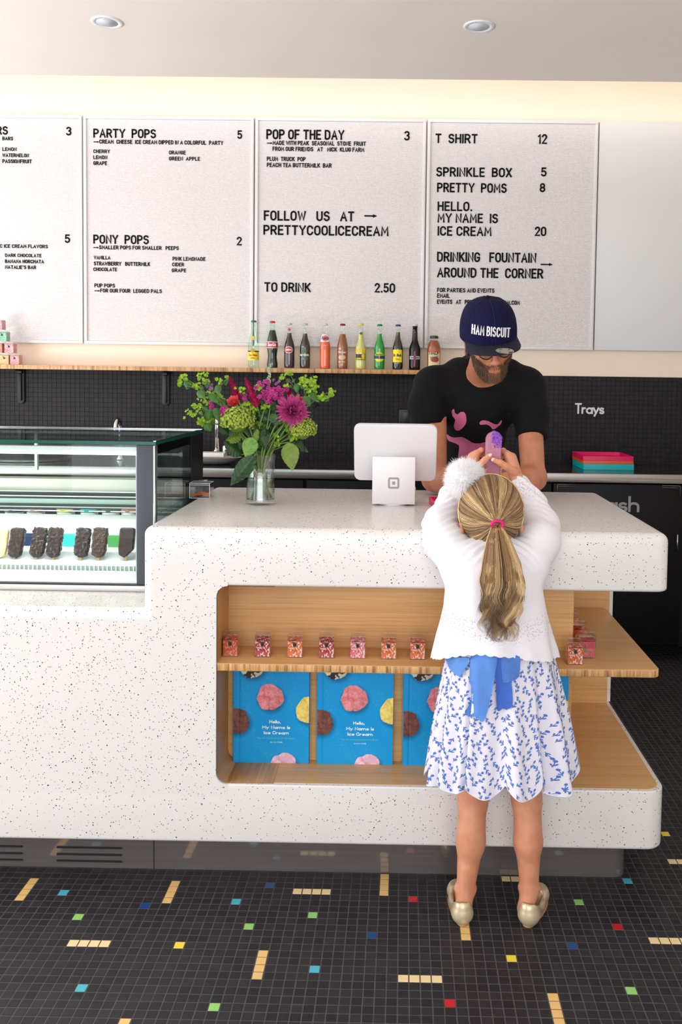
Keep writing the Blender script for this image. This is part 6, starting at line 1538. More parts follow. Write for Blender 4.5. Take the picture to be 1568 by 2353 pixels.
# ------------------------------------------------------------------ refrigerated display case
CX1 = -.7295; CY0, CY1 = 2.588, 3.20; CZ0, CZ1 = .7915, 1.2436
cs = thing('display_case', 'glass ice cream display case with grey corner post on the low end of the counter', 'display case', None, (-1.2, 2.87, CZ0))
greyp = mat('grey_powdercoat', srgb(60, 64, 73), .5); greenedge = mat('green_glass_edge', srgb(10, 84, 74), .15); whitem = mat('case_white', srgb(240, 242, 240), .5)
m = MB(); bx(m, -1.9, CX1-.012, CY0+.006, CY1, CZ0+.0003, .796); rbox(m, -1.9, CX1-.006, CY0-.003, CY1, .796, .811, .002, 2); obj('base_frame', m, mat('case_base_enamel', srgb(214, 210, 206), .3, .2), cs, angle=40, world=True)
m = MB(); bx(m, -1.9, CX1-.008, CY0-.001, CY0+.012, .8111, .8151); obj('gasket', m, BLACK, cs, False, world=True)
m = MB(); rbox(m, -.788, -.7385, CY0, CY0+.045, .8152, 1.2321, .001, 2); obj('corner_post', m, greyp, cs, angle=40, world=True)
m = MB(); rbox(m, -.7383, CX1-.0035, CY0, CY0+.016, .8152, 1.2321, .002, 2); obj('chrome_trim', m, CHROME, cs, angle=40, world=True)
fg = thin_glass('case_front_glass', (.93, .97, .96), .9); sg = thin_glass('case_side_glass', (.55, .58, .58), 1.3); tg = thin_glass('case_top_glass', (.55, .64, .61), 1.3)
m = MB(); bx(m, -1.9, -.788, CY0+.004, CY0+.009, .8152, 1.2321); obj('front_glass', m, fg, cs, False, world=True)
m = MB(); bx(m, CX1-.006, CX1-.001, CY0+.017, 3.02, 1.0235, 1.2321); bx(m, CX1-.006, CX1-.001, CY0+.017, 3.02, .8152, 1.0235); obj('side_glass', m, sg, cs, False, world=True)
m = MB(); bx(m, -1.9, CX1-.001, CY0-.004, CY1, 1.2338, 1.2431); obj('top_glass', m, tg, cs, False, world=True)
m = MB(); bx(m, -1.9, CX1-.001, CY0-.0055, CY0-.0042, 1.2338, 1.2431); bx(m, CX1-.0009, CX1+.0006, CY0-.004, CY1, 1.2338, 1.2431); obj('glass_edge', m, greenedge, cs, False, world=True)
m = MB(); bx(m, -1.9, CX1, CY1-.016, CY1+.006, 1.2436, 1.2471); bx(m, CX1-.008, CX1, CY0, CY1, 1.2432, 1.2456); obj('top_trim', m, CHROME, cs, False, world=True)
m = MB(); bx(m, CX1-.03, CX1-.0005, 3.02, CY1, .8152, 1.2331); bx(m, CX1-.012, CX1-.006, CY0+.05, 3.02, 1.203, 1.2331); obj('rear_frame', m, BLACK, cs, False, world=True)
# rear sliding doors
m = MB()
for z0, z1 in ((1.150, 1.158), (1.225, 1.2331)): bx(m, -1.9, CX1-.031, CY1-.03, CY1-.02, z0, z1)
bx(m, -1.335, -1.325, CY1-.034, CY1-.02, 1.09, 1.23); obj('rear_door_frame', m, ALU, cs, False, world=True)
m = MB(); bx(m, -1.9, CX1-.031, CY1-.018, CY1-.014, .95, 1.2331); obj('rear_glass', m, thin_glass('rear_glass', (.82, .88, .86), 1.0), cs, False, world=True)
# inner works
inx0, inx1 = -1.9, -.755
def pz(py, Y): return P(180, py, Y)[2]
m = MB(); bx(m, inx0, inx1+.02, 3.10, CY1-.035, pz(1128, 3.10), pz(1101, 3.10)); obj('steel_back_band', m, noisy('warm_steel', srgb(206, 204, 184), srgb(222, 220, 204), 4, .35, .3), cs, False, world=True)
m = MB()
for py, Y in ((1130, 3.06), (1141, 3.03), (1166, 3.0), (1174.5, 2.97)): bx(m, inx0, inx1, Y, Y+.008, pz(py+1.1, Y), pz(py-1.1, Y))
obj('shelf_rail', m, mat('rail_white', srgb(238, 240, 238), .3), cs, False, world=True)
m = MB()
for p0, p1, Y in ((1131.5, 1140, 3.055), (1142, 1147, 3.036), (1158, 1165, 3.012), (1167, 1174, 2.99)): bx(m, inx0, inx1, Y, Y+.004, pz(p1, Y), pz(p0, Y))
obj('dark_rail', m, mat('rail_dark', srgb(56, 66, 64), .25), cs, False, world=True)
m = MB(); bx(m, inx0, inx1, 3.028, 3.031, pz(1158, 3.028), pz(1147, 3.028)); obj('frosted_strip', m, mat('frosted_green', srgb(176, 200, 186), .3), cs, False, world=True)
m = MB(); bx(m, inx0, inx1, 2.93, 2.94, pz(1193, 2.93), pz(1183, 2.93)); obj('grey_band', m, mat('band_blue_grey', srgb(150, 170, 180), .3), cs, False, world=True)
m = MB(); bx(m, inx0, inx1, 2.835, 2.84, pz(1262, 2.835), pz(1193, 2.835)); bx(m, inx0, inx1, 2.84, 2.932, pz(1193, 2.84)-.003, pz(1193, 2.84)); bx(m, inx0, inx1, 2.78, 2.835, pz(1260, 2.80)-.004, pz(1260, 2.80))
# sloping tray carrying the pops
zt_, zb_ = pz(1262, 2.79), pz(1297, 2.67)
m.add([(inx0, 2.67, zb_), (inx1, 2.67, zb_), (inx1, 2.79, zt_), (inx0, 2.79, zt_), (inx0, 2.67, zb_-.004), (inx1, 2.67, zb_-.004), (inx1, 2.79, zt_-.004), (inx0, 2.79, zt_-.004)], [(0, 1, 2, 3), (7, 6, 5, 4), (4, 5, 1, 0), (5, 6, 2, 1), (6, 7, 3, 2), (7, 4, 0, 3)])
obj('white_tray', m, whitem, cs, False, world=True)
m = MB(); bx(m, inx0, inx1, 2.672, 2.676, .824, zb_-.004); obj('vent_back', m, mat('vent_pale_green', srgb(196, 206, 190), .5), cs, False, world=True)
k = 0; x = inx1-.012
while x > -1.25:
    m = MB(); bx(m, x-.0015, x+.0015, 2.664, 2.6715, .830, zb_-.003); obj('vent_slat', m, whitem, cs, False, world=True); x -= .0135; k += 1
m = MB(); bx(m, inx0, inx1, CY0+.013, 2.672, .8152, .8171); bx(m, inx0, inx1, 2.655, 2.664, .8172, .838); obj('deck', m, whitem, cs, False, world=True)
m = MB(); bx(m, -.803, -.7955, 2.63, 2.637, .8172, 1.203); obj('inner_upright', m, ALU, cs, False, world=True)
m = MB(); bx(m, -.794, -.790, 2.63, 3.0, .8172, 1.19); obj('inner_side_panel', m, thin_glass('inner_side', (.9, .95, .93), .8), cs, False, world=True)
m = MB(); bx(m, inx0, -.78, 2.606, 2.631, 1.212, 1.224); obj('lamp_housing', m, whitem, cs, False, world=True)
m = MB(); tube(m, [(inx0, 2.618, 1.205), (-.79, 2.618, 1.205)], .006, 10); obj('lamp_tube', m, emit('case_tube', (1, 1, .97), 2.2), cs, world=True)
L = bpy.data.lights.new('case_lamp', 'AREA'); L.shape = 'RECTANGLE'; L.size = 1.05; L.size_y = .02; L.energy = 3.6; L.color = (.97, 1.0, .96)
lo = bpy.data.objects.new('case_lamp', L); C.objects.link(lo); lo.location = (-1.33, 2.64, 1.196); lo.rotation_euler = Vector((0, .35, -1)).to_track_quat('-Z', 'Y').to_euler()
# name cards
for x0, x1, y0, y1, c_, lb in ((52, 76, 1228, 1256, srgb(14, 40, 96), 'navy flavour card behind the pops in the case'), (142, 172, 1229, 1257, srgb(70, 214, 208), 'turquoise flavour card between the dark pops in the case'), (248, 276, 1232, 1258, srgb(96, 176, 96), 'green flavour card left of the cut dark pop in the case')):
    a_, b_ = P(x0, y1, 2.828), P(x1, y0, 2.828); t = thing('flavour_card', lb, 'card', 'flavour cards in the case', (a_[0], 2.828, pz(1260, 2.80)+.0005))
    m = MB(); bx(m, 0, b_[0]-a_[0], 0, .003, 0, b_[2]-a_[2]); obj('card', m, mat('card_print', c_, .4), t, False)
# pops
choc = noisy('dark_chocolate', srgb(48, 32, 30), srgb(66, 46, 42), 150, .32, bump=.3); choc2 = noisy('nutty_chocolate', srgb(58, 40, 32), srgb(98, 70, 50), 260, .38, lo=.5, hi=.6, bump=.5); van = noisy('vanilla_coating', srgb(240, 214, 150), srgb(250, 232, 180), 60, .45)
def icebar(px, mm, label, seed, rough_=1.0, cut=False, rot=0.0, w=.0225, yb=1292, yt=1215):
    a_, c_ = P(px-3, yb-8, 2.712), P(px+2, yt, 2.738); L_ = math.dist(a_, c_); ti = math.atan2(c_[1]-a_[1], c_[2]-a_[2])
    t = thing('ice_cream_bar', label, 'ice cream', 'ice cream bars in the case', (a_[0], a_[1]-.006, a_[2]+.004))
    b = SDF((-.032, -.018, -.02), (.032, .02, L_+.008), .0021); sl, g = b.sub(b.lo, b.lo+b.h*b.n); X, Y, Z = g
    half = w*np.clip(.80+.2*Z/.03, .55, 1); half = np.where(Z < .008, half*np.clip(.45+Z/.018, .15, 1), half); r_ = .008
    dx_ = np.maximum(np.abs(X)-half+r_, 0); dz_ = np.maximum(np.abs(Z-L_/2)-L_/2+r_, 0); dy_ = np.maximum(np.abs(Y)-.010+.005, 0)
    F = np.sqrt(dx_**2+dz_**2)-r_; F = np.sqrt(np.maximum(F+.005, 0)**2+dy_**2)-.005; F = np.maximum(F, np.maximum(np.abs(X)-half, np.abs(Y)-.0102)*.5+F*.5)
    pts = np.stack(np.broadcast_arrays(X, Y, Z), -1).reshape(-1, 3); F = F-(.0016*rough_*(n3(pts, 160, seed)+.6*n3(pts, 330, seed+1))).reshape(F.shape)
    if cut: F = np.maximum(F, (X*.8+(.020-Z)*.75-.012))
    b.F[sl] = F.astype(np.float32); q = smooth(b.mesh(), 1); R2 = Matrix.Rotation(-ti, 4, 'X') @ Matrix.Rotation(rot, 4, 'Y'); q.xf(np.array(R2)); obj('coated_bar', q, mm, t)
    s = MB(); bx(s, -.005, .005, -.0012, .0012, -.018, .006); s.xf(np.array(R2)); obj('stick', s, mat('pop_stick', srgb(200, 160, 120), .6), t, False)
    return t
icebar(2, van, 'pale vanilla ice cream bar at the left frame edge in the case', 1, .5)
icebar(37, choc, 'dark chocolate bar beside the vanilla bar in the case', 2, rot=.06)
icebar(87, choc, 'rough dark chocolate bar, left one of a touching pair', 3, 1.6, rot=.08)
icebar(126, choc, 'rough dark chocolate bar, right one of a touching pair', 4, 1.5, rot=.03)
icebar(189, choc, 'rough dark chocolate bar left of the nut speckled bar', 5, 1.7, rot=.06)
icebar(230, choc2, 'chocolate bar speckled with chopped nuts', 6, 1.3, rot=.02)
icebar(293, choc, 'smooth dark chocolate bar with a cut corner beside the grey post', 7, .2, cut=True, w=.024)
for px, c_, lb in ((70, srgb(160, 124, 124), 'mauve tub lid'), (140, srgb(198, 196, 120), 'lime yellow tub lid'), (195, srgb(60, 160, 160), 'turquoise tub lid'), (245, srgb(70, 92, 72), 'dark green tub lid'), (290, srgb(176, 130, 110), 'tan tub lid'), (20, srgb(60, 70, 70), 'slate tub lid')):
    a_ = P(px, 1183, 2.955); t = thing('ice_cream_tub', 'round ice cream tub with '+lb.replace(' tub lid', '')+' lid at the back of the case', 'tub', 'tubs at the back of the case', (a_[0], 3.0, .88))
    m = MB(); lathe(m, [(0, 0), (.026, 0), (.030, a_[2]-.88+.004), (0, a_[2]-.88+.004)], 24); obj('cup', m, whitem, t, angle=40)
    m = MB(); lathe(m, [(.031, a_[2]-.88+.0045), (.031, a_[2]-.88+.013), (.028, a_[2]-.88+.015), (0, a_[2]-.88+.015)], 24); obj('lid', m, mat('lid_colour', c_, .4), t, angle=40)
m = MB(); bx(m, inx0, inx1, 2.95, 3.05, .872, .8798); obj('rear_shelf', m, whitem, cs, False, world=True)

# ------------------------------------------------------------------ taps and basin on the back counter
t = thing('dipper_well', 'stainless basin with white block and goose neck tap behind the display case', 'sink', None, (-.98, 4.72, ZC+.0004))
x1_ = P(524, 1060, 4.62)[0]+.98; zr = P(500, 1053, 4.62)[2]-ZC; zbm = P(500, 1068, 4.62)[2]-ZC
m = MB(); b = MB(); lathe(b, [(.02, zbm), (.075, zbm+.002), (.105, zbm+.02), (.118, zr), (.121, zr+.002), (.116, zr), (.10, zbm+.022), (.02, zbm+.006)], 40); b.v = [b.verts()*np.array([1.35, .8, 1])+np.array([x1_-.10, -.05, 0])]; obj('basin', b, mat('satin_steel', (.78, .76, .73), .32, .6), t, angle=60)
m = MB()
for x, y in ((-.10, -.09), (.05, -.09), (.07, .0), (-.1, .0)): tube(m, [(x+x1_-.1, y, 0), (x+x1_-.1, y, zbm+.006)], .008, 10)
obj('foot', m, CHROME, t)
m = MB(); rbox(m, x1_-.26, x1_-.022, -.10, .0, zr+.004, zr+.027, .003, 3); obj('white_block', m, mat('rinser_white', srgb(236, 232, 226), .35), t, angle=40)
m = MB(); lathe(m, [(0, 0), (.0155, 0), (.017, .01), (.017, .03), (.014, .036), (0, .037)], 20, (P(517, 1040, 4.65)[0]+.98, -.05, zr+.027)); obj('knob', m, CHROME, t, angle=50)
xa_ = P(493, 1030, 4.65)[0]+.98; ztap = P(493, 950, 4.65)[2]-ZC
m = MB()
for dx_ in (0, .013): tube(m, [(xa_+dx_, -.03, zr+.027), (xa_+dx_*.6, -.03, ztap-.06)] + [(xa_+dx_*.5, -.03+.03-.03*math.cos(a), ztap-.06+.05*math.sin(a)) for a in np.linspace(.1, PI, 8)], .0055, 10)
lathe(m, [(.010, 0), (.012, .006), (.008, .016)], 16, (xa_, -.03, zr+.027)); obj('goose_neck', m, CHROME, t)
t = thing('tap', 'chrome arched tap rising behind the left part of the display case', 'tap', None, (P(267, 970, 4.75)[0], 4.78, ZC+.0004))
zt2 = P(267, 961, 4.75)[2]-ZC; m = MB(); tube(m, [(0, .04, 0), (0, .04, zt2-.07)] + [(0, .0+.04*math.cos(a), zt2-.055+.045*math.sin(a)) for a in np.linspace(.1, PI-.1, 10)] + [(0, -.042, zt2-.10)], .0115, 12); lathe(m, [(.022, 0), (.024, .004), (.016, .014), (.014, .03)], 18, (0, .04, 0)); obj('spout', m, CHROME, t)
m = MB(); tube(m, [(.03, .04, .03), (.08, .04, .06)], .006, 8); obj('lever', m, CHROME, t)
t = thing('wash_sink', 'steel sink bowl with raised rim on the back counter, seen through the case glass', 'sink', None, (-2.05, 4.75, ZC+.0004))
m = MB(); lathe(m, [(.15, .0), (.17, .003), (.17, .012), (.15, .012), (.14, .004), (.02, .002)], 40); m.v = [m.verts()*np.array([1.4, 1, 1])]; obj('rim', m, STEEL, t, angle=50)
# ------------------------------------------------------------------ vase of flowers
VX, VY = P(598, 1160, 2.86)[0], 2.87
zl = lambda x, y, Y=VY: A3(400+x/4.126, 830+y/4.126, Y)
zrim = zl(820, 885)[2]-ZT; hv = zrim
vase = thing('vase', 'clear flared glass vase half filled with water, holding the bouquet', 'vase', None, (VX, VY, ZT+.0004))
prof = [(0, 0), (.046, 0), (.0505, .003), (.0505, .012), (.0455, hv*.33), (.0435, hv*.55), (.0455, hv*.8), (.0485, hv), (.0465, hv), (.0432, hv*.8), (.0413, hv*.55), (.0432, hv*.33), (.047, .016), (0, .014)]
m = MB(); lathe(m, prof, 48); obj('glass', m, thin_glass('vase_glass', (.95, .97, .96), 2.6), vase, angle=70)
wz = zl(820, 1122)[2]-ZT; wp = [(0, .0145), (.0465, .0165), (.0428, hv*.33), (.0412, wz-.001), (.0405, wz), (0, wz)]
m = MB(); lathe(m, wp, 40); obj('water', m, thin_glass('vase_water', (.90, .94, .88), 1.6), vase, angle=60)
def vmat(n, a, b, rough=.5, sc=40, tl=.25):
    m = noisy(n, a, b, sc, rough, lo=.3, hi=.7); q = NT(m); t = q.n('ShaderNodeBsdfTranslucent'); t.inputs[0].default_value = (*b, 1); x = q.n('ShaderNodeMixShader'); x.inputs[0].default_value = tl
    q.l(q.b.outputs[0], x.inputs[1]); q.l(t.outputs[0], x.inputs[2]); q.l(x.outputs[0], q.t.nodes['Material Output'].inputs[0]); return m
FM = dict(lime=vmat('lime_petal', srgb(140, 170, 44), srgb(206, 218, 104), sc=120), bup=vmat('bupleurum_green', srgb(126, 172, 30), srgb(172, 208, 52)), stem=vmat('stem_green', srgb(98, 132, 56), srgb(128, 156, 84), tl=.1),
          leafd=vmat('leaf_dark', srgb(22, 56, 18), srgb(36, 84, 28), .4, 60, .15), leafm=vmat('leaf_mid', srgb(44, 92, 28), srgb(72, 124, 44), .4, 60), leafl=vmat('leaf_light', srgb(96, 150, 48), srgb(140, 186, 84), .35, 90), leafy=vmat('leaf_olive', srgb(92, 124, 30), srgb(128, 150, 44), .4, 50),
          mag=vmat('magenta_petal', srgb(176, 30, 122), srgb(214, 70, 160)), mum=vmat('mum_petal', srgb(168, 44, 112), srgb(212, 96, 160)), cel=vmat('celosia_crimson', srgb(160, 8, 66), srgb(198, 24, 96)), cor=vmat('coral_petal', srgb(206, 58, 60), srgb(232, 100, 92)),
          lil=vmat('lilac_bud', srgb(150, 84, 130), srgb(190, 130, 170)), pale=vmat('pale_bud', srgb(150, 170, 120), srgb(200, 206, 176)))
FR = random.Random(17)
def uv_of(n):
    n = np.array(n, float); n /= max(np.linalg.norm(n), 1e-9); a = np.cross(n, [0, 0, 1.] if abs(n[2]) < .9 else [1., 0, 0]); a /= np.linalg.norm(a); return n, a, np.cross(n, a)
def petal(mb, c, d, n, L, w, cup=.2, mi=0, ns=4):
    """from c along d, facing n"""
    d = np.array(d)/np.linalg.norm(d); n = np.array(n)-d*(np.array(n)@d); n /= max(np.linalg.norm(n), 1e-9); s = np.cross(d, n); V = []; F = []
    for k in range(ns+1):
        t = k/ns; ww = w*math.sin(PI*min(.04+t*.93, .97))**.8; o = c+d*L*t+n*L*cup*(t*t); V += [o-s*ww+n*ww*.25, o, o+s*ww+n*ww*.25]
    for k in range(ns): a = 3*k; F += [(a, a+1, a+4, a+3), (a+1, a+2, a+5, a+4)]
    mb.add(V, F, mi)
def leaf(mb, base, tip, w, n=(0, -1, .3), droop=.0, mi=0, serr=0):
    base, tip = np.array(base), np.array(tip); L = np.linalg.norm(tip-base); d = (tip-base)/L; n = np.array(n, float); n -= d*(n@d); n /= np.linalg.norm(n); s = np.cross(d, n); ns, nw = (34, 8) if w > .013 else (10, 4); G = np.zeros((nw+1, ns+1, 3))
    for j in range(ns+1):
        t = j/ns; wd = w*(math.sin(PI*t**.72)**.9 if 0 < t < 1 else 0)+.0004
        for i in range(nw+1):
            u = i/nw*2-1; G[i, j] = base+d*L*t+s*u*wd*(1+(serr*.03*((j % 2)*2-1) if abs(u) == 1 else 0))+n*(-abs(u)**.8*wd*.30+droop*math.sin(PI*t)*L+.0016*math.sin((t-abs(u)*.35)*44)*min(1, abs(u)*2)*(1 if w > .012 else .3))
    grid(mb, G, mi=mi)
neck = np.array([VX, VY, ZT+hv])
def stem(mb, top, i, r=.0018, mi=0, foot=None):
    a = FR.uniform(0, 6.28); rr_ = .03*FR.random(); n_ = neck+np.array([math.cos(a)*.028*FR.random()+(top[0]-neck[0])*.12, math.sin(a)*.02, FR.uniform(-.005, .01)]); n_[0] = np.clip(n_[0], VX-.036, VX+.036)
    f = np.array([VX-(n_[0]-VX)*.9+FR.uniform(-.006, .006), VY-(n_[1]-VY)*.9, ZT+.020]); m1 = n_*.45+top*.55+np.array([(top[0]-n_[0])*.02, 0, .02*FR.random()])
    P_ = [f, n_]; t = np.linspace(0, 1, 9)[1:, None]; cv = n_*(1-t)**2+2*(n_+(n_-f)*.35+(m1-n_)*.3)*t*(1-t)+top*t**2
    tube(mb, np.concatenate([[f], [f*.5+n_*.5], [n_], cv]), [r*1.5]*3+[r]*len(cv), 7, mi=mi)
BG = 'flower stems in the glass vase'
def flower(name, label, top, r=.0018, cat='flower'):
    t = thing(name, label, cat, BG, tuple(neck)); m = MB(); stem(m, np.array(top), 0, r); obj('stem', m, FM['stem'], t, world=True); return t
def hydrangea(c, R, label):
    t = flower('hydrangea', label, c-np.array([0, -.01, R*.6]), .0028); m = MB(); N = 420
    for k in range(N):
        z = 1-2*(k+.5)/N; 
        if z < -.55: continue
        a = k*2.39996; n = np.array([math.sqrt(1-z*z)*math.cos(a), math.sqrt(1-z*z)*math.sin(a), z]); cc = c+n*np.array([R, R*.85, R*.78])*FR.uniform(.80, 1.07)*(1+.06*math.sin(a*3)+.05*math.sin(z*9)); n, u, v = uv_of(n+np.array([FR.gauss(0, .25) for _ in range(3)])); ph = FR.uniform(0, 1.6)
        for q in range(4):
            d = u*math.cos(ph+q*PI/2)+v*math.sin(ph+q*PI/2); petal(m, cc, d+n*FR.uniform(.1, .7), n, R*.115, R*.058, .3, 0, 2)
    obj('flower_head', m, FM['lime'], t, world=True); m = MB(); ball(m, c-[0, -.005, .004], R*.72, 12, 8); obj('flower_core', m, FM['leafy'], t, world=True); return t
hydrangea(zl(600, 560, 2.82), .052, 'lime green hydrangea head at the left front of the bouquet'); hydrangea(zl(1215, 640, 2.85), .044, 'lime green hydrangea head at the right side of the bouquet')
def mum(c, R, label, mt='mum', core='bup', rings=7):
    t = flower('chrysanthemum', label, c+np.array([0, .02, -R*.5]), .0026); m = MB(); ax, u, v = uv_of((.25, -.9, .35))
    for r_ in range(rings):
        el = .15+1.35*r_/rings; N = 16+int(12*math.cos(el)*2)
        for k in range(N):
            a = 2*PI*(k+.5*(r_ % 2))/N+FR.gauss(0, .06); d = (u*math.cos(a)+v*math.sin(a))*math.cos(el)+ax*math.sin(el); petal(m, c+d*R*.12, d+np.array([FR.gauss(0, .10) for _ in range(3)]), ax, R*(.98-.38*r_/rings)*FR.uniform(.82, 1.08), R*.085, FR.uniform(-.05, .35)+.2*r_/rings, 0, 4)
    obj('petals', m, FM[mt], t, world=True)
    m = MB()
    for k in range(40):
        a = FR.uniform(0, 6.28); e = FR.uniform(.9, 1.5); d = (u*math.cos(a)+v*math.sin(a))*math.cos(e)+ax*math.sin(e); petal(m, c+ax*R*.25, d, ax, R*.36, R*.05, .1, 0, 3)
    obj('flower_centre', m, FM[core], t, world=True); return t
mum(zl(1120, 478, 2.80), .053, 'big magenta chrysanthemum with green centre on the right of the bouquet')
def celosia(b_, tip, w, label):
    t = flower('celosia', label, b_, .0022); m = MB(); d = tip-b_; L = np.linalg.norm(d)
    for k in range(620):
        u = FR.random()**.8; r_ = w*(1-u)**.85*(.8+.35*math.sin(u*26))+.002; a = FR.uniform(0, 6.28); dn, s1, s2 = uv_of(d); o = b_+d*u; e = (s1*math.cos(a)+s2*math.sin(a)); petal(m, o+e*r_*.3, e*FR.uniform(.5, 1.1)+dn*.7+np.array([FR.gauss(0, .2) for _ in range(3)]), dn, r_*.6+.004, .0014, .2, 0, 2)
    tube(m, [b_, b_+d*.6, tip], [w*.42, w*.28, .0008], 8); obj('plume', m, FM['cel'], t, world=True); return t
celosia(zl(610, 370), zl(528, 158), .021, 'crimson celosia plume, leftmost of the feathery plumes'); celosia(zl(790, 430, 2.85), zl(678, 165, 2.86), .024, 'crimson celosia plume in the middle, leaning left'); celosia(zl(1085, 370, 2.9), zl(1096, 190, 2.9), .013, 'small crimson celosia plume on the right above the chrysanthemum')
def rose(c, R, label):
    t = flower('rose', label, c+np.array([0, .01, -R*.6]), .0024); m = MB(); ax, u, v = uv_of((-.15, -.75, .65))
    for r_ in range(6):
        el = .2+1.2*r_/6; N = 6
        for k in range(N):
            a = 2*PI*(k+.5*(r_ % 2))/N+FR.gauss(0, .15); d = (u*math.cos(a)+v*math.sin(a))*math.cos(el)+ax*math.sin(el); petal(m, c, d, ax, R*(1-.08*r_), R*.38*(1-.08*r_), .45, 0, 5)
    obj('petals', m, FM['cor'], t, world=True); return t
rose(zl(575, 405, 2.83), .027, 'coral red rose above the left hydrangea'); rose(zl(1185, 395, 2.86), .022, 'coral rose peeping out behind the chrysanthemum')
def stock(pts, label, mt='mag', r=.0085, name='stock_flower'):
    c = np.mean(pts, 0); t = flower(name, label, c-np.array([0, -.01, .02]), .0024); m = MB()
    for p in pts:
        n, u, v = uv_of((FR.gauss(0, .5), -1, FR.uniform(0, .9)))
        for q in range(5):
            a = q*1.2566+FR.uniform(0, .5); d = u*math.cos(a)+v*math.sin(a); petal(m, np.array(p), d+n*.35, n, r, r*.5, -.25, 0, 3); petal(m, np.array(p)+n*r*.2, d*.6+n*.7, n, r*.7, r*.35, -.1, 0, 3)
    obj('blossoms', m, FM[mt], t, world=True); return t
def cloud(cx, cy, rx, ry, n, Y=VY, dy=.02): return [zl(cx+FR.gauss(0, rx*.5), cy+FR.gauss(0, ry*.5), Y+FR.uniform(-dy, dy)) for _ in range(n)]
stock(cloud(930, 310, 120, 75, 58, 2.85), 'magenta stock blossoms at the top middle of the bouquet'); stock(cloud(655, 335, 45, 35, 12, 2.87), 'magenta stock blossoms between the two left celosia plumes', r=.007)
stock(cloud(465, 485, 30, 38, 9, 2.84), 'purple magenta blossom at the left of the green hydrangea'); stock(cloud(352, 415, 26, 34, 6, 2.86, .006), 'small magenta buds on the far left above the purple blossom', r=.006)
stock(cloud(345, 265, 34, 38, 9, 2.88), 'pale lilac buds at the upper left among green sprays', 'lil', .005); stock([zl(858, 190), zl(945, 180), zl(985, 205), zl(1000, 190), zl(970, 215), zl(850, 200)], 'pale lilac buds beside the tall white spike', 'lil', .006)
t = flower('white_spike', 'slender white green bud spike, tallest in the bouquet', zl(905, 260)); m = MB()
for k in range(30):
    u = k/30; o = zl(908+FR.gauss(0, 9*(1-u)+3), 215-185*u); n, a_, b_ = uv_of((FR.gauss(0, .6), FR.gauss(0, .6), 1)); petal(m, o, n, a_, .010*(1-.5*u), .003, .1, 0, 3)
tube(m, [zl(905, 260), zl(908, 40)], [.0015, .0008], 6); obj('buds', m, FM['pale'], t, world=True)
def spray(root, nodes, label, Y0=VY):
    """nodes: (x, y, size) clusters carried by one branching stem"""
    c = zl(*root, Y0); t = thing('bupleurum', label, 'flower', BG, tuple(neck)); m = MB(); stem(m, c, 0, .0016); L = MB(); cl_ = []
    for x, y, s in nodes:
        p = zl(x, y, Y0+FR.uniform(-.03, .03)); k = c*.5+p*.5+np.array([0, 0, .006]); tube(m, [c, k, p], [.0011, .0009, .0007], 5)
        if FR.random() < .8:
            q = c*.35+p*.65; n = np.array([FR.gauss(0, .6), -1, .3]); leaf(L, q, q+np.array([FR.uniform(-.02, .02), -.004, FR.uniform(-.012, .022)]), .0085, n)
        h_ = MB()
        for _ in range(int(11*s)):
            o = p+np.array([FR.gauss(0, 1), FR.gauss(0, .7), FR.gauss(0, .8)])*.0068*s; n, u, v = uv_of((FR.gauss(0, .6), -1, FR.uniform(-.3, 1)))
            for q in range(5): a = q*1.2566+FR.random(); petal(h_, o, u*math.cos(a)+v*math.sin(a)+n*.3, n, .0062, .0026, .1, 0, 2)
        obj('blossom', h_, FM['bup'], t, world=True)
    obj('stem', m, FM['stem'], t, world=True)
    if L.n: obj('leaf', L, FM['leafm'], t, world=True, kind='stuff')
    return t
spray((330, 330), [(85, 150, 1.1), (48, 212, 1), (112, 195, .4), (215, 235, 1)], 'yellow green bupleurum spray reaching farthest left')
spray((400, 330), [(265, 140, 1.2), (300, 185, 1), (440, 190, 1.5), (505, 158, .7)], 'yellow green bupleurum spray at the upper left')
spray((450, 420), [(395, 320, 1.2), (440, 345, 1.3), (285, 375, 1.1), (350, 300, .8)], 'yellow green bupleurum spray in the middle left')
spray((430, 560), [(215, 440, 1.4), (160, 492, 1.2), (255, 420, .8)], 'yellow green bupleurum spray at the left centre'); spray((430, 610), [(265, 545, 1.7), (300, 590, 1.6), (240, 585, 1), (345, 560, 1)], 'bright green bupleurum clump at the lower left')
spray((700, 430), [(635, 275, 1), (795, 250, 1), (740, 430, 1.4), (700, 400, 1), (760, 460, .9)], 'bupleurum spray in the middle below the celosia')
spray((1000, 430), [(870, 440, 1.2), (890, 400, 1), (840, 470, 1), (860, 370, .6)], 'bupleurum spray in front of the magenta stock'); spray((1180, 300), [(1040, 150, .9), (1095, 112, .8), (1060, 230, .4)], 'thin bupleurum spray curving to the top right')
spray((1240, 330), [(1240, 200, 1.5), (1300, 190, 1.5), (1335, 240, 1.4), (1290, 260, 1.5), (1225, 190, 1)], 'large bupleurum head at the upper right'); spray((1330, 380), [(1410, 330, 1), (1488, 290, 1.1), (1475, 330, .8), (1385, 350, .9), (1320, 320, 1.1)], 'bupleurum spray reaching farthest right')
spray((1060, 640), [(1070, 555, 1.4), (1150, 465, 1.1), (1080, 620, 1.1), (1120, 690, 1.1), (1130, 730, .9)], 'bupleurum spray hanging below the chrysanthemum'); spray((850, 700), [(825, 605, 1), (970, 775, .9), (960, 700, .8), (800, 590, .7)], 'bupleurum spray low in the middle of the bouquet')
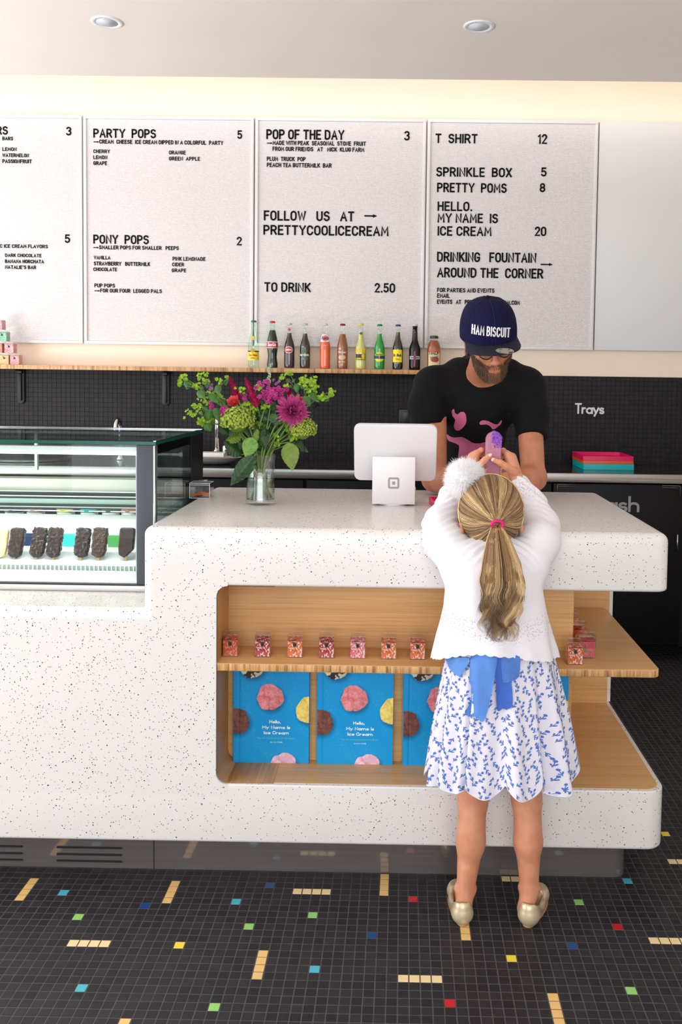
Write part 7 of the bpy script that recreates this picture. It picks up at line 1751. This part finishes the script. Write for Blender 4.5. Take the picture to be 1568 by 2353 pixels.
def leafy(name, label, L):
    t = thing(name, label, 'leaf', BG, tuple(neck)); s = MB()
    for a, b, w, mt, n in L:
        m = MB(); Yl = n[3] if len(n) > 3 else 2.82; pa, pb_ = zl(*a, Yl+.01), zl(*b, Yl); leaf(m, pa, pb_, w, n[:3], .04, serr=1); obj('leaf', m, FM[mt], t, world=True)
        stem_top = pa; tube(s, [neck+np.array([FR.uniform(-.02, .02), 0, .0]), neck*.4+pa*.6+np.array([0, 0, .01]), pa], .0014, 5)
    obj('stem', s, FM['stem'], t, world=True); return t
leafy('leafy_branch', 'pale veined heart shaped leaf at the front of the vase', [((745, 722), (680, 918), .0250, 'leafl', (.1, -1, .3, 2.80))])
leafy('leafy_branch', 'dark pointed leaves hanging left over the vase rim', [((760, 900), (535, 1180), .027, 'leafd', (.3, -1, .2, 2.79)), ((640, 890), (470, 755), .024, 'leafd', (.2, -.8, .6, 2.83)), ((640, 700), (475, 770), .018, 'leafy', (.1, -.8, .6, 2.84))])
leafy('leafy_branch', 'olive leaves hanging on the right side of the vase', [((1080, 770), (1125, 1038), .030, 'leafy', (-.2, -1, .2, 2.82)), ((1130, 760), (1230, 860), .020, 'leafd', (-.2, -1, .3, 2.85)), ((1180, 800), (1275, 862), .010, 'leafd', (0, -1, .3, 2.86))])
t = thing('foliage_branches', 'dark green leaves filling the middle of the bouquet above the vase', 'leaf', BG, tuple(neck)); m = MB(); s = MB()
for k in range(95):
    x = min(1200, max(560, FR.gauss(860, 190))); y = FR.uniform(430, 860); x = 840+(x-840)*(1-.55*max(0, (y-600)/260)); p = zl(x, y, FR.uniform(2.84, 2.95)); q = p+np.array([FR.gauss((x-840)/9000, .02), FR.gauss(0, .01), FR.uniform(.012, .045)]); leaf(m, p, q, FR.uniform(.011, .020), (FR.gauss(0, .5), -1, FR.uniform(-.2, .8)))
    if k % 3 == 0: tube(s, [neck+np.array([FR.uniform(-.03, .03), FR.uniform(-.02, .02), 0]), neck*.5+p*.5, p], .0015, 5)
obj('leaf_mass', m, FM['leafd'], t, world=True, kind='stuff'); obj('stem', s, FM['stem'], t, world=True)
for (a, b, w, mt) in (((345, 450), (330, 560), .014, 'leafm'), ((390, 440), (430, 570), .012, 'leafm'), ((300, 590), (350, 665), .014, 'leafm'), ((215, 290), (300, 345), .012, 'leafm'), ((405, 225), (425, 320), .012, 'leafm'), ((105, 180), (118, 250), .008, 'leafm'), ((330, 310), (420, 390), .012, 'leafm'), ((900, 560), (990, 510), .015, 'leafm'), ((940, 590), (1010, 545), .012, 'leafd'), ((440, 620), (520, 690), .014, 'leafd'), ((1160, 210), (1165, 300), .009, 'leafm'), ((1230, 330), (1290, 430), .012, 'leafm'), ((1300, 300), (1380, 390), .012, 'leafm'), ((790, 640), (770, 790), .010, 'leafy'), ((860, 640), (870, 700), .014, 'leafd'), ((820, 690), (870, 830), .018, 'leafd')):
    m = MB(); leaf(m, zl(*a, 2.84), zl(*b, 2.83), w, (FR.gauss(0, .4), -1, .3)); obj('leaf', m, FM[mt], t, world=True)
